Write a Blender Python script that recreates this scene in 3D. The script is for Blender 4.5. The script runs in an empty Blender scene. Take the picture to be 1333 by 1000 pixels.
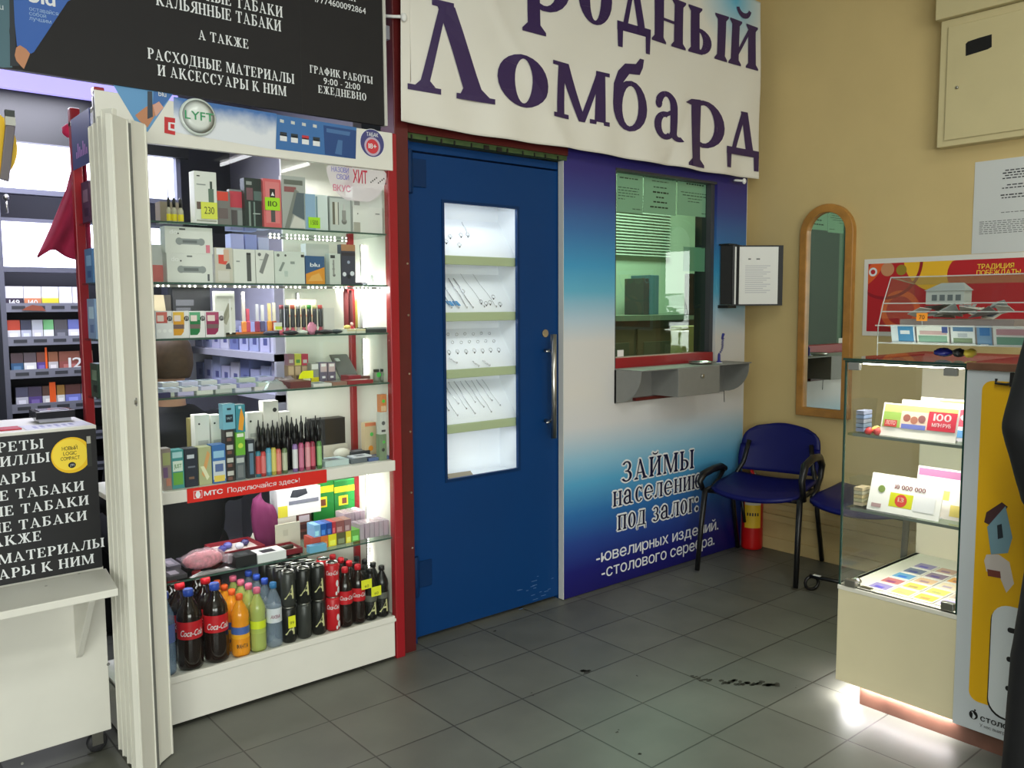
import bpy, math, random
from mathutils import Vector, Matrix
random.seed(7)
C = bpy.context.scene.collection
SC = bpy.context.scene

# ------------------------------------------------------------------ camera
FPX = 1112.6
YAW, PITCH, ROLL = .6987, .09064, .005855
CAM = Vector((0, 0, 1.392))
_f = Vector((math.sin(YAW)*math.cos(PITCH), math.cos(YAW)*math.cos(PITCH), -math.sin(PITCH)))
_r = Vector((math.cos(YAW), -math.sin(YAW), 0))
_d = _f.cross(_r)
RIGHT = _r*math.cos(ROLL) + _d*math.sin(ROLL)
DOWN = -_r*math.sin(ROLL) + _d*math.cos(ROLL)
FWD = _f
cd = bpy.data.cameras.new('camera')
cam = bpy.data.objects.new('camera', cd)
C.objects.link(cam)
cd.sensor_width = 36
cd.lens = 36*FPX/1333
cd.clip_start = .02
cd.clip_end = 60
m = Matrix((RIGHT, -DOWN, -FWD)).transposed().to_4x4()
m.translation = CAM
cam.matrix_world = m
SC.camera = cam


def ray(px, py):
    return RIGHT*((px-666.5)/FPX) + DOWN*((py-500)/FPX) + FWD


def at(px, py, Y):
    """the point of the plane y = Y seen at a pixel, as (x, z)"""
    d = ray(px, py)
    p = CAM + d*((Y-CAM.y)/d.y)
    return p.x, p.z


def atx(px, py, X):
    d = ray(px, py)
    p = CAM + d*((X-CAM.x)/d.x)
    return p.y, p.z


def atz(px, py, z):
    d = ray(px, py)
    p = CAM + d*((z-CAM.z)/d.z)
    return p.x, p.y


# ------------------------------------------------------------------ world, lamps, exposure
w = bpy.data.worlds.new('world')
SC.world = w
w.use_nodes = True
w.node_tree.nodes['Background'].inputs[0].default_value = (.75, .85, .9, 1)
w.node_tree.nodes['Background'].inputs[1].default_value = .12
SC.view_settings.view_transform = 'Standard'
SC.view_settings.look = 'None'
SC.view_settings.gamma = 1
SC.view_settings.use_curve_mapping = False
SC.view_settings.exposure = 1.1
SC.cycles.use_denoising = True
SC.cycles.max_bounces = 10
SC.cycles.transparent_max_bounces = 24
SC.cycles.sample_clamp_indirect = 4


def area(name, loc, sx, sy, power, col=(1, 1, 1), rot=(0, 0, 0), parent=None, spread=math.pi):
    l = bpy.data.lights.new(name, 'AREA')
    l.shape = 'RECTANGLE'
    l.size = sx
    l.size_y = sy
    l.energy = power
    l.color = col
    l.spread = spread
    o = bpy.data.objects.new(name, l)
    C.objects.link(o)
    o.location = loc
    o.rotation_euler = rot
    return o


ROOM = (.96, 1.0, .94)
area('hall_lamp_light', (1.3, .3, 3.12), 1.2, .5, 13, ROOM)
area('added_hall_fill', (-1.3, -5.6, 1.25), 4.0, 2.2, 96, (.97, 1.0, .98), (math.radians(90), 0, 0))  # added fill behind the camera that brightens the front walls
area('added_hall_fill', (-4.44, -4.3, 1.45), 1.9, 2.6, 74, (.97, 1.0, .98), (0, math.radians(-90), 0))  # added fill for the right wall and the bright streak in the window glass
area('hall_lamp_light', (-1.2, -.6, 3.12), 1.2, .5, 24, ROOM)
area('hall_lamp_light', (3.0, .2, 3.12), .5, 1.2, 5, ROOM)
area('office_lamp_light', (4.6, 3.9, 2.9), 1.6, .6, 34, (.85, 1, .88))
area('kiosk_lamp_light', (.75, 3.7, 2.28), .6, .5, 13.0, (.85, .85, 1.0))
area('cabinet_lamp_light', (1.25, 2.99, 1.895), .85, .14, 1.0, (1, 1, .97))
area('showcase_lamp_light', (2.25, 2.965, 1.86), .4, .03, .14, (.88, .94, 1.0))


# ------------------------------------------------------------------ materials
_mats = {}


def lin(c):
    c = c/255
    return c/12.92 if c <= .04045 else ((c+.055)/1.055)**2.4


def M(name, rgb, rough=.5, metal=0, emit=0, spec=.5, noise=0, nscale=30, alpha=1, coat=0):
    if name in _mats:
        return _mats[name]
    mt = bpy.data.materials.new(name)
    mt.use_nodes = True
    nt = mt.node_tree
    b = nt.nodes['Principled BSDF']
    col = tuple(lin(v) for v in rgb) + (1,)
    b.inputs['Base Color'].default_value = col
    b.inputs['Roughness'].default_value = rough
    b.inputs['Metallic'].default_value = metal
    b.inputs['Specular IOR Level'].default_value = spec
    b.inputs['Alpha'].default_value = alpha
    b.inputs['Coat Weight'].default_value = coat
    if emit:
        b.inputs['Emission Color'].default_value = col
        b.inputs['Emission Strength'].default_value = emit
    if noise:
        tc = nt.nodes.new('ShaderNodeTexCoord')
        n = nt.nodes.new('ShaderNodeTexNoise')
        n.inputs['Scale'].default_value = nscale
        n.inputs['Detail'].default_value = 4
        mx = nt.nodes.new('ShaderNodeMix')
        mx.data_type = 'RGBA'
        mx.blend_type = 'MULTIPLY'
        mx.inputs[0].default_value = 1
        rp = nt.nodes.new('ShaderNodeMapRange')
        rp.inputs['From Min'].default_value = .3
        rp.inputs['From Max'].default_value = .7
        rp.inputs['To Min'].default_value = 1-noise
        rp.inputs['To Max'].default_value = 1+noise*.3
        nt.links.new(tc.outputs['Object'], n.inputs['Vector'])
        nt.links.new(n.outputs['Fac'], rp.inputs['Value'])
        mx.inputs[6].default_value = col
        nt.links.new(rp.outputs['Result'], mx.inputs[7])
        nt.links.new(mx.outputs[2], b.inputs['Base Color'])
    _mats[name] = mt
    return mt


def glass(name, tint=(1, 1, 1), refl=1.0, ior=1.5, rough=0.0):
    """thin pane: clear with a Fresnel reflection"""
    if name in _mats:
        return _mats[name]
    mt = bpy.data.materials.new(name)
    mt.use_nodes = True
    nt = mt.node_tree
    nt.nodes.remove(nt.nodes['Principled BSDF'])
    out = nt.nodes['Material Output']
    t = nt.nodes.new('ShaderNodeBsdfTransparent')
    t.inputs[0].default_value = tint + (1,)
    g = nt.nodes.new('ShaderNodeBsdfGlossy')
    g.inputs['Roughness'].default_value = rough
    g.inputs[0].default_value = (refl, refl, refl, 1)
    fr = nt.nodes.new('ShaderNodeFresnel')
    fr.inputs[0].default_value = ior
    mx = nt.nodes.new('ShaderNodeMixShader')
    ge = nt.nodes.new('ShaderNodeNewGeometry')
    iv = nt.nodes.new('ShaderNodeMath')
    iv.operation = 'SUBTRACT'
    iv.inputs[0].default_value = 1
    ml = nt.nodes.new('ShaderNodeMath')
    ml.operation = 'MULTIPLY'
    nt.links.new(ge.outputs['Backfacing'], iv.inputs[1])
    nt.links.new(iv.outputs[0], ml.inputs[0])
    nt.links.new(fr.outputs[0], ml.inputs[1])
    nt.links.new(ml.outputs[0], mx.inputs[0])
    nt.links.new(t.outputs[0], mx.inputs[1])
    nt.links.new(g.outputs[0], mx.inputs[2])
    nt.links.new(mx.outputs[0], out.inputs[0])
    _mats[name] = mt
    return mt


def hexm(rgb, rough=.5):
    return M('print_%d_%d_%d_%d' % (rgb[0], rgb[1], rgb[2], int(rough*100)), rgb, rough)


WHITE = M('white_laminate', (226, 224, 214), .4, noise=.03, nscale=8)
WHITEP = M('white_paper', (232, 232, 228), .7)
CREAM = M('cream_panel', (226, 215, 178), .45, noise=.03, nscale=6)
BLACK = M('black_plastic', (18, 18, 20), .4)
DARK = M('dark_board', (34, 32, 33), .6, noise=.08, nscale=10, spec=.3)
REDP = M('red_post', (150, 22, 32), .35)
DRED = M('dark_red_steel', (88, 20, 20), .4, noise=.12, nscale=12)
STEEL = M('brushed_steel', (190, 188, 182), .28, 1, noise=.05)
GREYM = M('grey_painted_steel', (128, 128, 124), .4, noise=.04)
GLASS = glass('clear_glass', (.96, .98, .965), 1.0, 1.45)
GLASSG = glass('green_glass', (.50, .72, .58), 1.0, 1.5)
SHELFG = glass('shelf_glass', (.72, .82, .77), .8, 1.45)
LED = M('led_diode', (255, 252, 240), .5, emit=5)
LEDT = M('led_tape', (110, 110, 106), .6)
LITW = M('lit_panel', (225, 228, 255), .5, emit=2.2)
ACRY = glass('acrylic', (.93, .94, .94), .9, 1.45, .03)
YTAG = M('yellow_price_tag', (232, 232, 40), .7)
LTAG = M('lime_price_tag', (170, 226, 40), .7)


# ------------------------------------------------------------------ mesh builder
class MB:
    def __init__(s):
        s.v, s.f, s.m, s.sm, s.mats = [], [], [], [], []

    def _mi(s, mat):
        for i, q in enumerate(s.mats):
            if q is mat:
                return i
        s.mats.append(mat)
        return len(s.mats)-1

    def add(s, mat, vs, fs, smooth=False):
        o = len(s.v)
        mi = s._mi(mat)
        s.v += [tuple(v) for v in vs]
        for f in fs:
            s.f.append([o+i for i in f])
            s.m.append(mi)
            s.sm.append(smooth)
        return s

    def box(s, mat, x0, x1, y0, y1, z0, z1):
        vs = [(x, y, z) for x in (x0, x1) for y in (y0, y1) for z in (z0, z1)]
        return s.add(mat, vs, [(0, 1, 3, 2), (4, 6, 7, 5), (0, 4, 5, 1), (2, 3, 7, 6), (0, 2, 6, 4), (1, 5, 7, 3)])

    def hexa(s, mat, bot, top):
        """bot, top: four points each, same winding"""
        return s.add(mat, list(bot)+list(top), [(3, 2, 1, 0), (4, 5, 6, 7), (0, 1, 5, 4), (1, 2, 6, 5), (2, 3, 7, 6), (3, 0, 4, 7)])

    def prism(s, mat, poly, a, b, axis='y', smooth=False):
        """2-D polygon extruded along an axis: poly is (x,z) for y, (y,z) for x, (x,y) for z"""
        def P(u, v, t):
            return (u, t, v) if axis == 'y' else ((t, u, v) if axis == 'x' else (u, v, t))
        n = len(poly)
        vs = [P(u, v, a) for u, v in poly]+[P(u, v, b) for u, v in poly]
        fs = [tuple(range(n)), tuple(range(2*n-1, n-1, -1))]
        s.add(mat, vs, fs)
        o = len(s.v)-2*n
        mi = s._mi(mat)
        for i in range(n):
            j = (i+1) % n
            s.f.append([o+j, o+i, o+n+i, o+n+j])
            s.m.append(mi)
            s.sm.append(smooth)
        return s

    def lathe(s, mat, prof, cx=0, cy=0, cz=0, n=20, axis='z', cap=True):
        vs, fs = [], []
        for r, h in prof:
            for i in range(n):
                a = 2*math.pi*i/n
                c_, s_ = r*math.cos(a), r*math.sin(a)
                vs.append((cx+c_, cy+s_, cz+h) if axis == 'z' else ((cx+c_, cy+h, cz+s_) if axis == 'y' else (cx+h, cy+c_, cz+s_)))
        k = len(prof)
        for j in range(k-1):
            for i in range(n):
                i2 = (i+1) % n
                fs.append((j*n+i, j*n+i2, (j+1)*n+i2, (j+1)*n+i))
        s.add(mat, vs, fs, True)
        if cap:
            o = len(s.v)-len(vs)
            mi = s._mi(mat)
            s.f.append([o+i for i in range(n-1, -1, -1)])
            s.m.append(mi)
            s.sm.append(False)
            s.f.append([o+(k-1)*n+i for i in range(n)])
            s.m.append(mi)
            s.sm.append(False)
        return s

    def tube(s, mat, pts, r, n=10, close=False):
        pts = [Vector(p) for p in pts]
        k = len(pts)
        rs = r if isinstance(r, (list, tuple)) else [r]*k
        vs, fs = [], []
        t0 = (pts[1]-pts[0]).normalized()
        up = Vector((0, 0, 1)) if abs(t0.z) < .9 else Vector((1, 0, 0))
        nrm = t0.cross(up).normalized()
        for i, p in enumerate(pts):
            if close:
                t = (pts[(i+1) % k]-pts[i-1]).normalized()
            else:
                t = (pts[min(i+1, k-1)]-pts[max(i-1, 0)]).normalized()
            nrm = (nrm-t*nrm.dot(t)).normalized()
            b = t.cross(nrm)
            for j in range(n):
                a = 2*math.pi*j/n
                vs.append(p+(nrm*math.cos(a)+b*math.sin(a))*rs[i])
        for i in range(k if close else k-1):
            i2 = (i+1) % k
            for j in range(n):
                j2 = (j+1) % n
                fs.append((i*n+j, i*n+j2, i2*n+j2, i2*n+j))
        s.add(mat, vs, fs, True)
        if not close:
            o = len(s.v)-len(vs)
            mi = s._mi(mat)
            for base, rev in ((0, True), ((k-1)*n, False)):
                q = [o+base+j for j in range(n)]
                s.f.append(q[::-1] if rev else q)
                s.m.append(mi)
                s.sm.append(False)
        return s

    def blob(s, mat, cx, cy, cz, rx, ry, rz, nu=14, nv=9, jit=0):
        vs, fs = [], []
        for j in range(nv+1):
            ph = math.pi*j/nv
            for i in range(nu):
                a = 2*math.pi*i/nu
                k = 1+(random.uniform(-jit, jit) if jit else 0)
                vs.append((cx+rx*k*math.sin(ph)*math.cos(a), cy+ry*k*math.sin(ph)*math.sin(a), cz-rz*k*math.cos(ph)))
        for j in range(nv):
            for i in range(nu):
                i2 = (i+1) % nu
                fs.append((j*nu+i, j*nu+i2, (j+1)*nu+i2, (j+1)*nu+i))
        return s.add(mat, vs, fs, True)

    def grid(s, mat, fn, nu, nv, smooth=True):
        vs = [fn(i/nu, j/nv) for j in range(nv+1) for i in range(nu+1)]
        fs = [(j*(nu+1)+i, j*(nu+1)+i+1, (j+1)*(nu+1)+i+1, (j+1)*(nu+1)+i) for j in range(nv) for i in range(nu)]
        return s.add(mat, vs, fs, smooth)

    def build(s, name, parent=None, local=False, bevel=0, solid=0, label=None, kind=None, loc=None):
        """links everything collected as ONE mesh object; world coordinates unless local"""
        off = Vector((0, 0, 0))
        if parent is not None and not local:
            q = parent
            while q is not None:
                off += q.location
                q = q.parent
        if loc is not None:
            off += Vector(loc)
        me = bpy.data.meshes.new(name)
        me.from_pydata([(v[0]-off.x, v[1]-off.y, v[2]-off.z) for v in s.v], [], s.f)
        for q in s.mats:
            me.materials.append(q)
        me.polygons.foreach_set('material_index', s.m)
        me.polygons.foreach_set('use_smooth', s.sm)
        me.update()
        o = bpy.data.objects.new(name, me)
        C.objects.link(o)
        if loc is not None:
            o.location = loc if parent is None else Vector(loc)
        if parent is not None:
            o.parent = parent
        if solid:
            md = o.modifiers.new('Solid', 'SOLIDIFY')
            md.thickness = solid
            md.offset = 0
        if bevel:
            md = o.modifiers.new('Bevel', 'BEVEL')
            md.width = bevel
            md.segments = 2
            md.limit_method = 'ANGLE'
        if label:
            o['label'] = label
        if kind:
            o['kind'] = kind
        return o


def tag(o, label, cat, group=None):
    o['label'] = label
    o['category'] = cat
    if group:
        o['group'] = group
    return o


def thing(name, label, cat, loc, group=None):
    o = bpy.data.objects.new(name, None)
    o.empty_display_size = .05
    C.objects.link(o)
    o.location = loc
    return tag(o, label, cat, group)


def struct(name, mb, **kw):
    return mb.build(name, kind='structure', **kw)


def dup(root, loc, label, group=None, rz=None, remap=None):
    """a copy of a thing with copies of its parts and sub-parts"""
    def cp(o, parent):
        c = o.copy()
        C.objects.link(c)
        c.parent = parent
        if remap and c.type == 'MESH':
            for a, b in remap:
                for sl in c.material_slots:
                    if sl.material is a:
                        sl.link = 'OBJECT'
                        sl.material = b
        for ch in list(o.children):
            cp(ch, c)
        return c
    r = cp(root, None)
    r.location = loc
    if rz is not None:
        r.rotation_euler = (0, 0, rz)
    r['label'] = label
    if group:
        r['group'] = group
    return r


ORD = ['first', 'second', 'third', 'fourth', 'fifth', 'sixth', 'seventh', 'eighth', 'ninth', 'tenth', 'eleventh', 'twelfth',
       'thirteenth', 'fourteenth', 'fifteenth', 'sixteenth', 'seventeenth', 'eighteenth', 'nineteenth', 'twentieth']


# ------------------------------------------------------------------ lettering
def _ring(cx, cy, rx, ry, wx, wy, a0=0, a1=360, n=20):
    out = []
    for i in range(n):
        p = math.radians(a0+(a1-a0)*i/n)
        q = math.radians(a0+(a1-a0)*(i+1)/n)
        out.append([(cx+rx*math.cos(p), cy+ry*math.sin(p)), (cx+rx*math.cos(q), cy+ry*math.sin(q)),
                    (cx+(rx-wx)*math.cos(q), cy+(ry-wy)*math.sin(q)), (cx+(rx-wx)*math.cos(p), cy+(ry-wy)*math.sin(p))])
    return out


def _serif(x0, x1, y, up, t=.05, o=.07):
    """a bracketed serif slab under (up) or over a stem from x0 to x1"""
    k = 1 if up else -1
    return [[(x0-o, y), (x1+o, y), (x1+o, y+k*t*.8), (x1, y+k*t*2.4), (x0, y+k*t*2.4), (x0-o, y+k*t*.8)]]


def _stem(x, w, y0=0, y1=1, b=1, t=1):
    p = [[(x, y0), (x+w, y0), (x+w, y1), (x, y1)]]
    if b:
        p += _serif(x, x+w, y0, True)
    if t:
        p += _serif(x, x+w, y1, False)
    return p


def _bar(x0, x1, y, t=.06):
    return [[(x0, y), (x1, y), (x1, y+t), (x0, y+t)]]


def _dg(x0, y0, x1, y1, w):
    return [[(x0, y0), (x0+w, y0), (x1+w, y1), (x1, y1)]]


def serif_glyph(ch, S=.18, T=.07):
    low = ch.lower() == ch and ch.lower() != ch.upper()
    if low and ch in 'абре':
        if ch == 'е':
            p = _ring(.33, .33, .31, .35, S*.9, T, 20, 325, 20)+[[(.16, .30), (.62, .30), (.64, .36), (.62, .45), (.55, .36), (.16, .36)]]
            return p, .68
        if ch == 'а':
            k = S*.85
            p = [[(.38, .10), (.38+k, .10), (.38+k, .48), (.38, .48)]] + _ring(.29, .46, .09+k, .22, k, T*1.1, 0, 155, 14)
            p += _ring(.13, .50, .075, .075, .075, .075, 0, 360, 12)
            p += _ring(.27, .19, .25, .20, k, T*1.1, 70, 310, 16) + [[(.30, .32), (.41, .36), (.41, .43), (.30, .385)], [(.36, .0), (.42, .06), (.42, .16), (.36, .09)]]
            p += _ring(.38+k+.06, .10, .06+k, .11, k, T, 180, 300, 8)
            return p, .72
        if ch == 'б':
            p = _ring(.34, .33, .32, .35, S*.9, T) + [[(.02, .33), (.03, .6), (.10, .78), (.2, .62), (.16, .5), (.165, .33)]]
            p += [[(.10, .78), (.22, .9), (.42, .93), (.5, 1.02), (.58, 1.02), (.56, .9), (.5, .79), (.3, .77), (.18, .62)]]
            return p, .7
        p = [[(.1, -.34), (.1+S*.85, -.34), (.1+S*.85, .68), (.1, .62)], [(.0, .6), (.1, .58), (.1+S*.85, .69), (.1, .67)]]
        p += _serif(.1, .1+S*.85, -.34, True)
        p += _ring(.32, .33, .34, .36, S*.9, T, -125, 125, 16)
        return p, .74
    if low:
        p, adv = serif_glyph(ch.upper(), S*1.22, T*1.25)
        return [[(x*.68, y*.68) for x, y in q] for q in p], adv*.68
    p = None
    st, bar, dg, ring, ser = _stem, _bar, _dg, _ring, _serif
    if ch == 'А':
        p = dg(.13, 0, .37, .98, .065)+[[(.33, 1), (.45, 1), (.80, 0), (.62, 0)]]+bar(.22, .66, .29)+ser(.13, .19, 0, True, .05, .1)+ser(.62, .80, 0, True)
        a = .92
    elif ch == 'Б':
        p = st(.09, S)+bar(.09, .62, .94)+[[(.57, .76), (.63, .76), (.64, 1), (.54, .97)]]+ring(.33, .28, .36, .28, S, T, -90, 90, 12)+bar(.09+S, .34, 0)+bar(.09+S, .34, .5)
        a = .76
    elif ch == 'В':
        p = st(.09, S)+ring(.34, .75, .29, .25, S*.95, T, -90, 90, 12)+ring(.35, .28, .36, .28, S, T, -90, 90, 12)+bar(.09+S, .35, 0)+bar(.09+S, .35, .5)+bar(.09+S, .35, .94)
        a = .78
    elif ch == 'Г':
        p = st(.09, S)+bar(.09, .6, .94)+[[(.54, .72), (.6, .72), (.61, 1), (.5, .97)]]
        a = .66
    elif ch == 'Д':
        p = dg(.16, .06, .32, .96, .065)+[[(.56, .05), (.56+S, .05), (.56+S, 1), (.56, 1)]]+bar(.22, .8, .94)+bar(.03, .86, 0, .07)
        p += [[(.03, .06), (.10, .06), (.07, -.22), (.03, -.22)], [(.80, .06), (.87, .06), (.87, -.22), (.83, -.22)]]
        a = .92
    elif ch in 'ЕЁ':
        p = st(.09, S)+bar(.09, .64, .94)+bar(.09, .5, .48)+bar(.09, .66, 0)
        p += [[(.58, .74), (.64, .74), (.65, 1), (.53, .97)], [(.62, .26), (.68, .26), (.67, 0), (.54, .03)], [(.45, .36), (.5, .36), (.5, .66), (.45, .66)]]
        a = .76
    elif ch == 'Ж':
        p = st(.46, S)+dg(.10, 0, .40, .52, .09)+dg(.36, .48, .12, 1, .12)+dg(.86, 0, .58, .52, .13)+dg(.58, .48, .84, 1, .09)
        p += ser(.10, .2, 0, True)+ser(.86, 1.0, 0, True)+ser(.12, .22, 1, False)+ser(.84, .93, 1, False)
        a = 1.1
    elif ch == 'З':
        p = ring(.28, .75, .29, .26, S*.9, T, -70, 155, 14)+ring(.28, .27, .34, .28, S, T, -155, 80, 16)+bar(.2, .38, .49)
        a = .68
    elif ch in 'ИЙ':
        p = st(.09, S)+st(.60, S)+[[(.23, .1), (.23, .26), (.62, .92), (.62, .76)]]
        if ch == 'Й':
            p += ring(.42, 1.24, .2, .16, .06, .07, 190, 350, 10)
        a = .88
    elif ch == 'К':
        p = st(.09, S)+dg(.26, .44, .58, .96, .1)+[[(.3, .52), (.42, .66), (.84, 0), (.62, 0)]]+ser(.66, .82, 0, True)+ser(.56, .68, 1, False)
        a = .9
    elif ch == 'Л':
        p = dg(.14, .04, .3, .96, .07)+ring(.1, .1, .1, .1, .1, .1, 0, 360, 10)+st(.58, S, t=1)+bar(.24, .7, .94)
        a = .86
    elif ch == 'М':
        p = st(.10, .075)+[[(.10, 1), (.3, 1), (.60, .08), (.50, 0)]]+dg(.50, 0, .84, 1, .08)+st(.82, S)
        a = 1.1
    elif ch == 'Н':
        p = st(.09, S)+st(.60, S)+bar(.2, .65, .47)
        a = .88
    elif ch == 'О':
        p = ring(.42, .5, .38, .52, S*1.1, T*.9, n=26)
        a = .84
    elif ch == 'П':
        p = st(.09, S)+st(.60, S)+bar(.1, .7, .94)
        a = .88
    elif ch == 'Р':
        p = st(.09, S)+ring(.34, .73, .34, .27, S, T, -90, 90, 12)+bar(.09+S, .35, .46)+bar(.09+S, .35, .94)
        a = .74
    elif ch == 'С':
        p = ring(.42, .5, .38, .52, S*1.1, T*.9, 42, 322, 22)+[[(.66, .72), (.72, .66), (.72, 1.02), (.67, 1.02)]]
        a = .8
    elif ch == 'Т':
        p = st(.31, S, t=0)+bar(.04, .74, .94)+[[(.04, .72), (.10, .72), (.14, .97), (.03, 1)], [(.68, .72), (.74, .72), (.75, 1), (.64, .97)]]
        a = .8
    elif ch == 'У':
        p = [[(.08, 1), (.28, 1), (.48, .34), (.38, .26)]]+dg(.2, .04, .62, 1, .07)+ring(.17, .1, .1, .1, .1, .1, 0, 360, 10)+ser(.1, .26, 1, False)+ser(.62, .69, 1, False)
        a = .8
    elif ch == 'Ф':
        p = st(.40, S)+ring(.48, .5, .44, .34, S, T, n=24)
        a = .98
    elif ch == 'Х':
        p = [[(.08, 1), (.28, 1), (.80, 0), (.60, 0)]]+dg(.12, 0, .66, 1, .07)+ser(.1, .26, 1, False)+ser(.62, .78, 0, True)+ser(.12, .19, 0, True)+ser(.66, .73, 1, False)
        a = .88
    elif ch == 'Ы':
        p = st(.09, S)+ring(.30, .28, .34, .28, S, T, -90, 90, 12)+bar(.09+S, .31, 0)+bar(.09+S, .31, .5)+st(.80, S)
        a = 1.06
    elif ch == 'Ь':
        p = st(.09, S)+ring(.32, .28, .36, .28, S, T, -90, 90, 12)+bar(.09+S, .33, 0)+bar(.09+S, .33, .5)
        a = .74
    elif ch == 'Ю':
        p = st(.09, S)+bar(.2, .4, .47)+ring(.74, .5, .38, .52, S*1.05, T*.9, n=24)
        a = 1.18
    elif ch == 'Я':
        p = st(.54, S)+ring(.48, .72, .36, .28, S, T, 90, 270, 12)+bar(.46, .6, .44)+bar(.46, .6, .94)+[[(.36, .46), (.52, .46), (.24, 0), (.02, 0)]]+ser(.04, .2, 0, True)
        a = .78
    elif ch == '-':
        p, a = bar(.06, .36, .3, .09), .42
    elif ch == ':':
        p, a = ring(.14, .1, .1, .1, .1, .1, n=10)+ring(.14, .56, .1, .1, .1, .1, n=10), .3
    elif ch == ' ':
        p, a = [], .34
    else:
        return None, 0
    return p, a


# the letter that the built-in face fills badly is drawn by hand
_sans = {'н': ([[(0, 0), (.115, 0), (.115, .76), (0, .76)], [(.43, 0), (.545, 0), (.545, .76), (.43, .76)], [(.115, .345), (.43, .345), (.43, .455), (.115, .455)]], 0, .545),
         'ы': ([[(0, 0), (.115, 0), (.115, .76), (0, .76)], [(.56, 0), (.675, 0), (.675, .76), (.56, .76)], [(.115, 0), (.22, 0), (.22, .095), (.115, .095)], [(.115, .375), (.22, .375), (.22, .47), (.115, .47)]]+_ring(.22, .235, .235, .235, .12, .095, -90, 90, 10), 0, .675)}


def sans_glyphs(s):
    k = s
    if k not in _sans:
        c = bpy.data.curves.new('lettering', 'FONT')
        c.body = s
        c.resolution_u = 3
        o = bpy.data.objects.new('lettering', c)
        C.objects.link(o)
        dg = bpy.context.evaluated_depsgraph_get()
        me = bpy.data.meshes.new_from_object(o.evaluated_get(dg))
        P = [[(me.vertices[i].co.x/.69, me.vertices[i].co.y/.69) for i in q.vertices] for q in me.polygons]
        bpy.data.objects.remove(o)
        bpy.data.curves.remove(c)
        bpy.data.meshes.remove(me)
        xs = [x for q in P for x, y in q] or [0]
        _sans[k] = (P, min(xs), max(xs))
    return _sans[k]


LAYER = []      # height step of every stroke of the last text, so that none lie in one plane


def text_polys(s, font='serif', bold=0.0, S=.18, gap=.06):
    LAYER.clear()
    if font == 'sans':
        out, x = [], 0
        for ch in s:
            if ch == ' ':
                x += .36
                continue
            P, x0, x1 = sans_glyphs(ch)
            for j, (d, e) in enumerate(((-bold*.8, 0), (bold*.8, 0), (0, bold*.6), (0, -bold*.6)) if bold else ((0, 0),)):
                out += [[(u-x0+x+d, v+e) for u, v in q] for q in P]
                LAYER.extend([3*j+(i % 3) for i in range(len(P))])
            x += x1-x0+(.11 if ch not in '.,:-!' else .14)
        return out, x-.11
    out, x = [], 0
    for ch in s:
        p, a = serif_glyph(ch, S)
        if p is None:
            g, x0, x1 = sans_glyphs(ch)
            p, a = [[(u-x0+.04+d, v) for u, v in q] for d in (-.02, .02) for q in g], x1-x0+.1
        out += [[(u+x, v) for u, v in q] for q in p]
        LAYER.extend([i % 16 for i in range(len(p))])
        x += a+gap
    return out, x-gap


def write(mb, mat, s, O, U, V, h, width=None, font='serif', align='l', bold=0.0, S=.18, shear=0, fn=None, gap=.06):
    """flat lettering: O origin of the baseline, U along, V up, h cap height, width stretches to fit"""
    polys, wd = text_polys(s, font, bold, S, gap)
    sx = h if width is None else width/wd
    x0 = {'l': 0, 'c': -wd*sx/2, 'r': -wd*sx}[align]
    O, U, V = Vector(O), Vector(U), Vector(V)
    N = U.cross(V)*2.5e-5
    for i, q in enumerate(polys):
        vs = []
        for x, y in q:
            a, b = x*sx+x0+shear*y*h, y*h
            vs.append(fn(a, b) if fn else O+U*a+V*b+N*LAYER[i])      # strokes lie a hair apart, never in one plane
        mb.add(mat, vs, [tuple(range(len(vs)))])
    return wd*sx


XU, ZU = (1, 0, 0), (0, 0, 1)
YN = (0, -1, 0)        # along the right-hand wall and the counter, left to right as the camera sees it
# ------------------------------------------------------------------ the room
XW = 4.22          # right-hand wall
CEIL = 3.2


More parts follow.
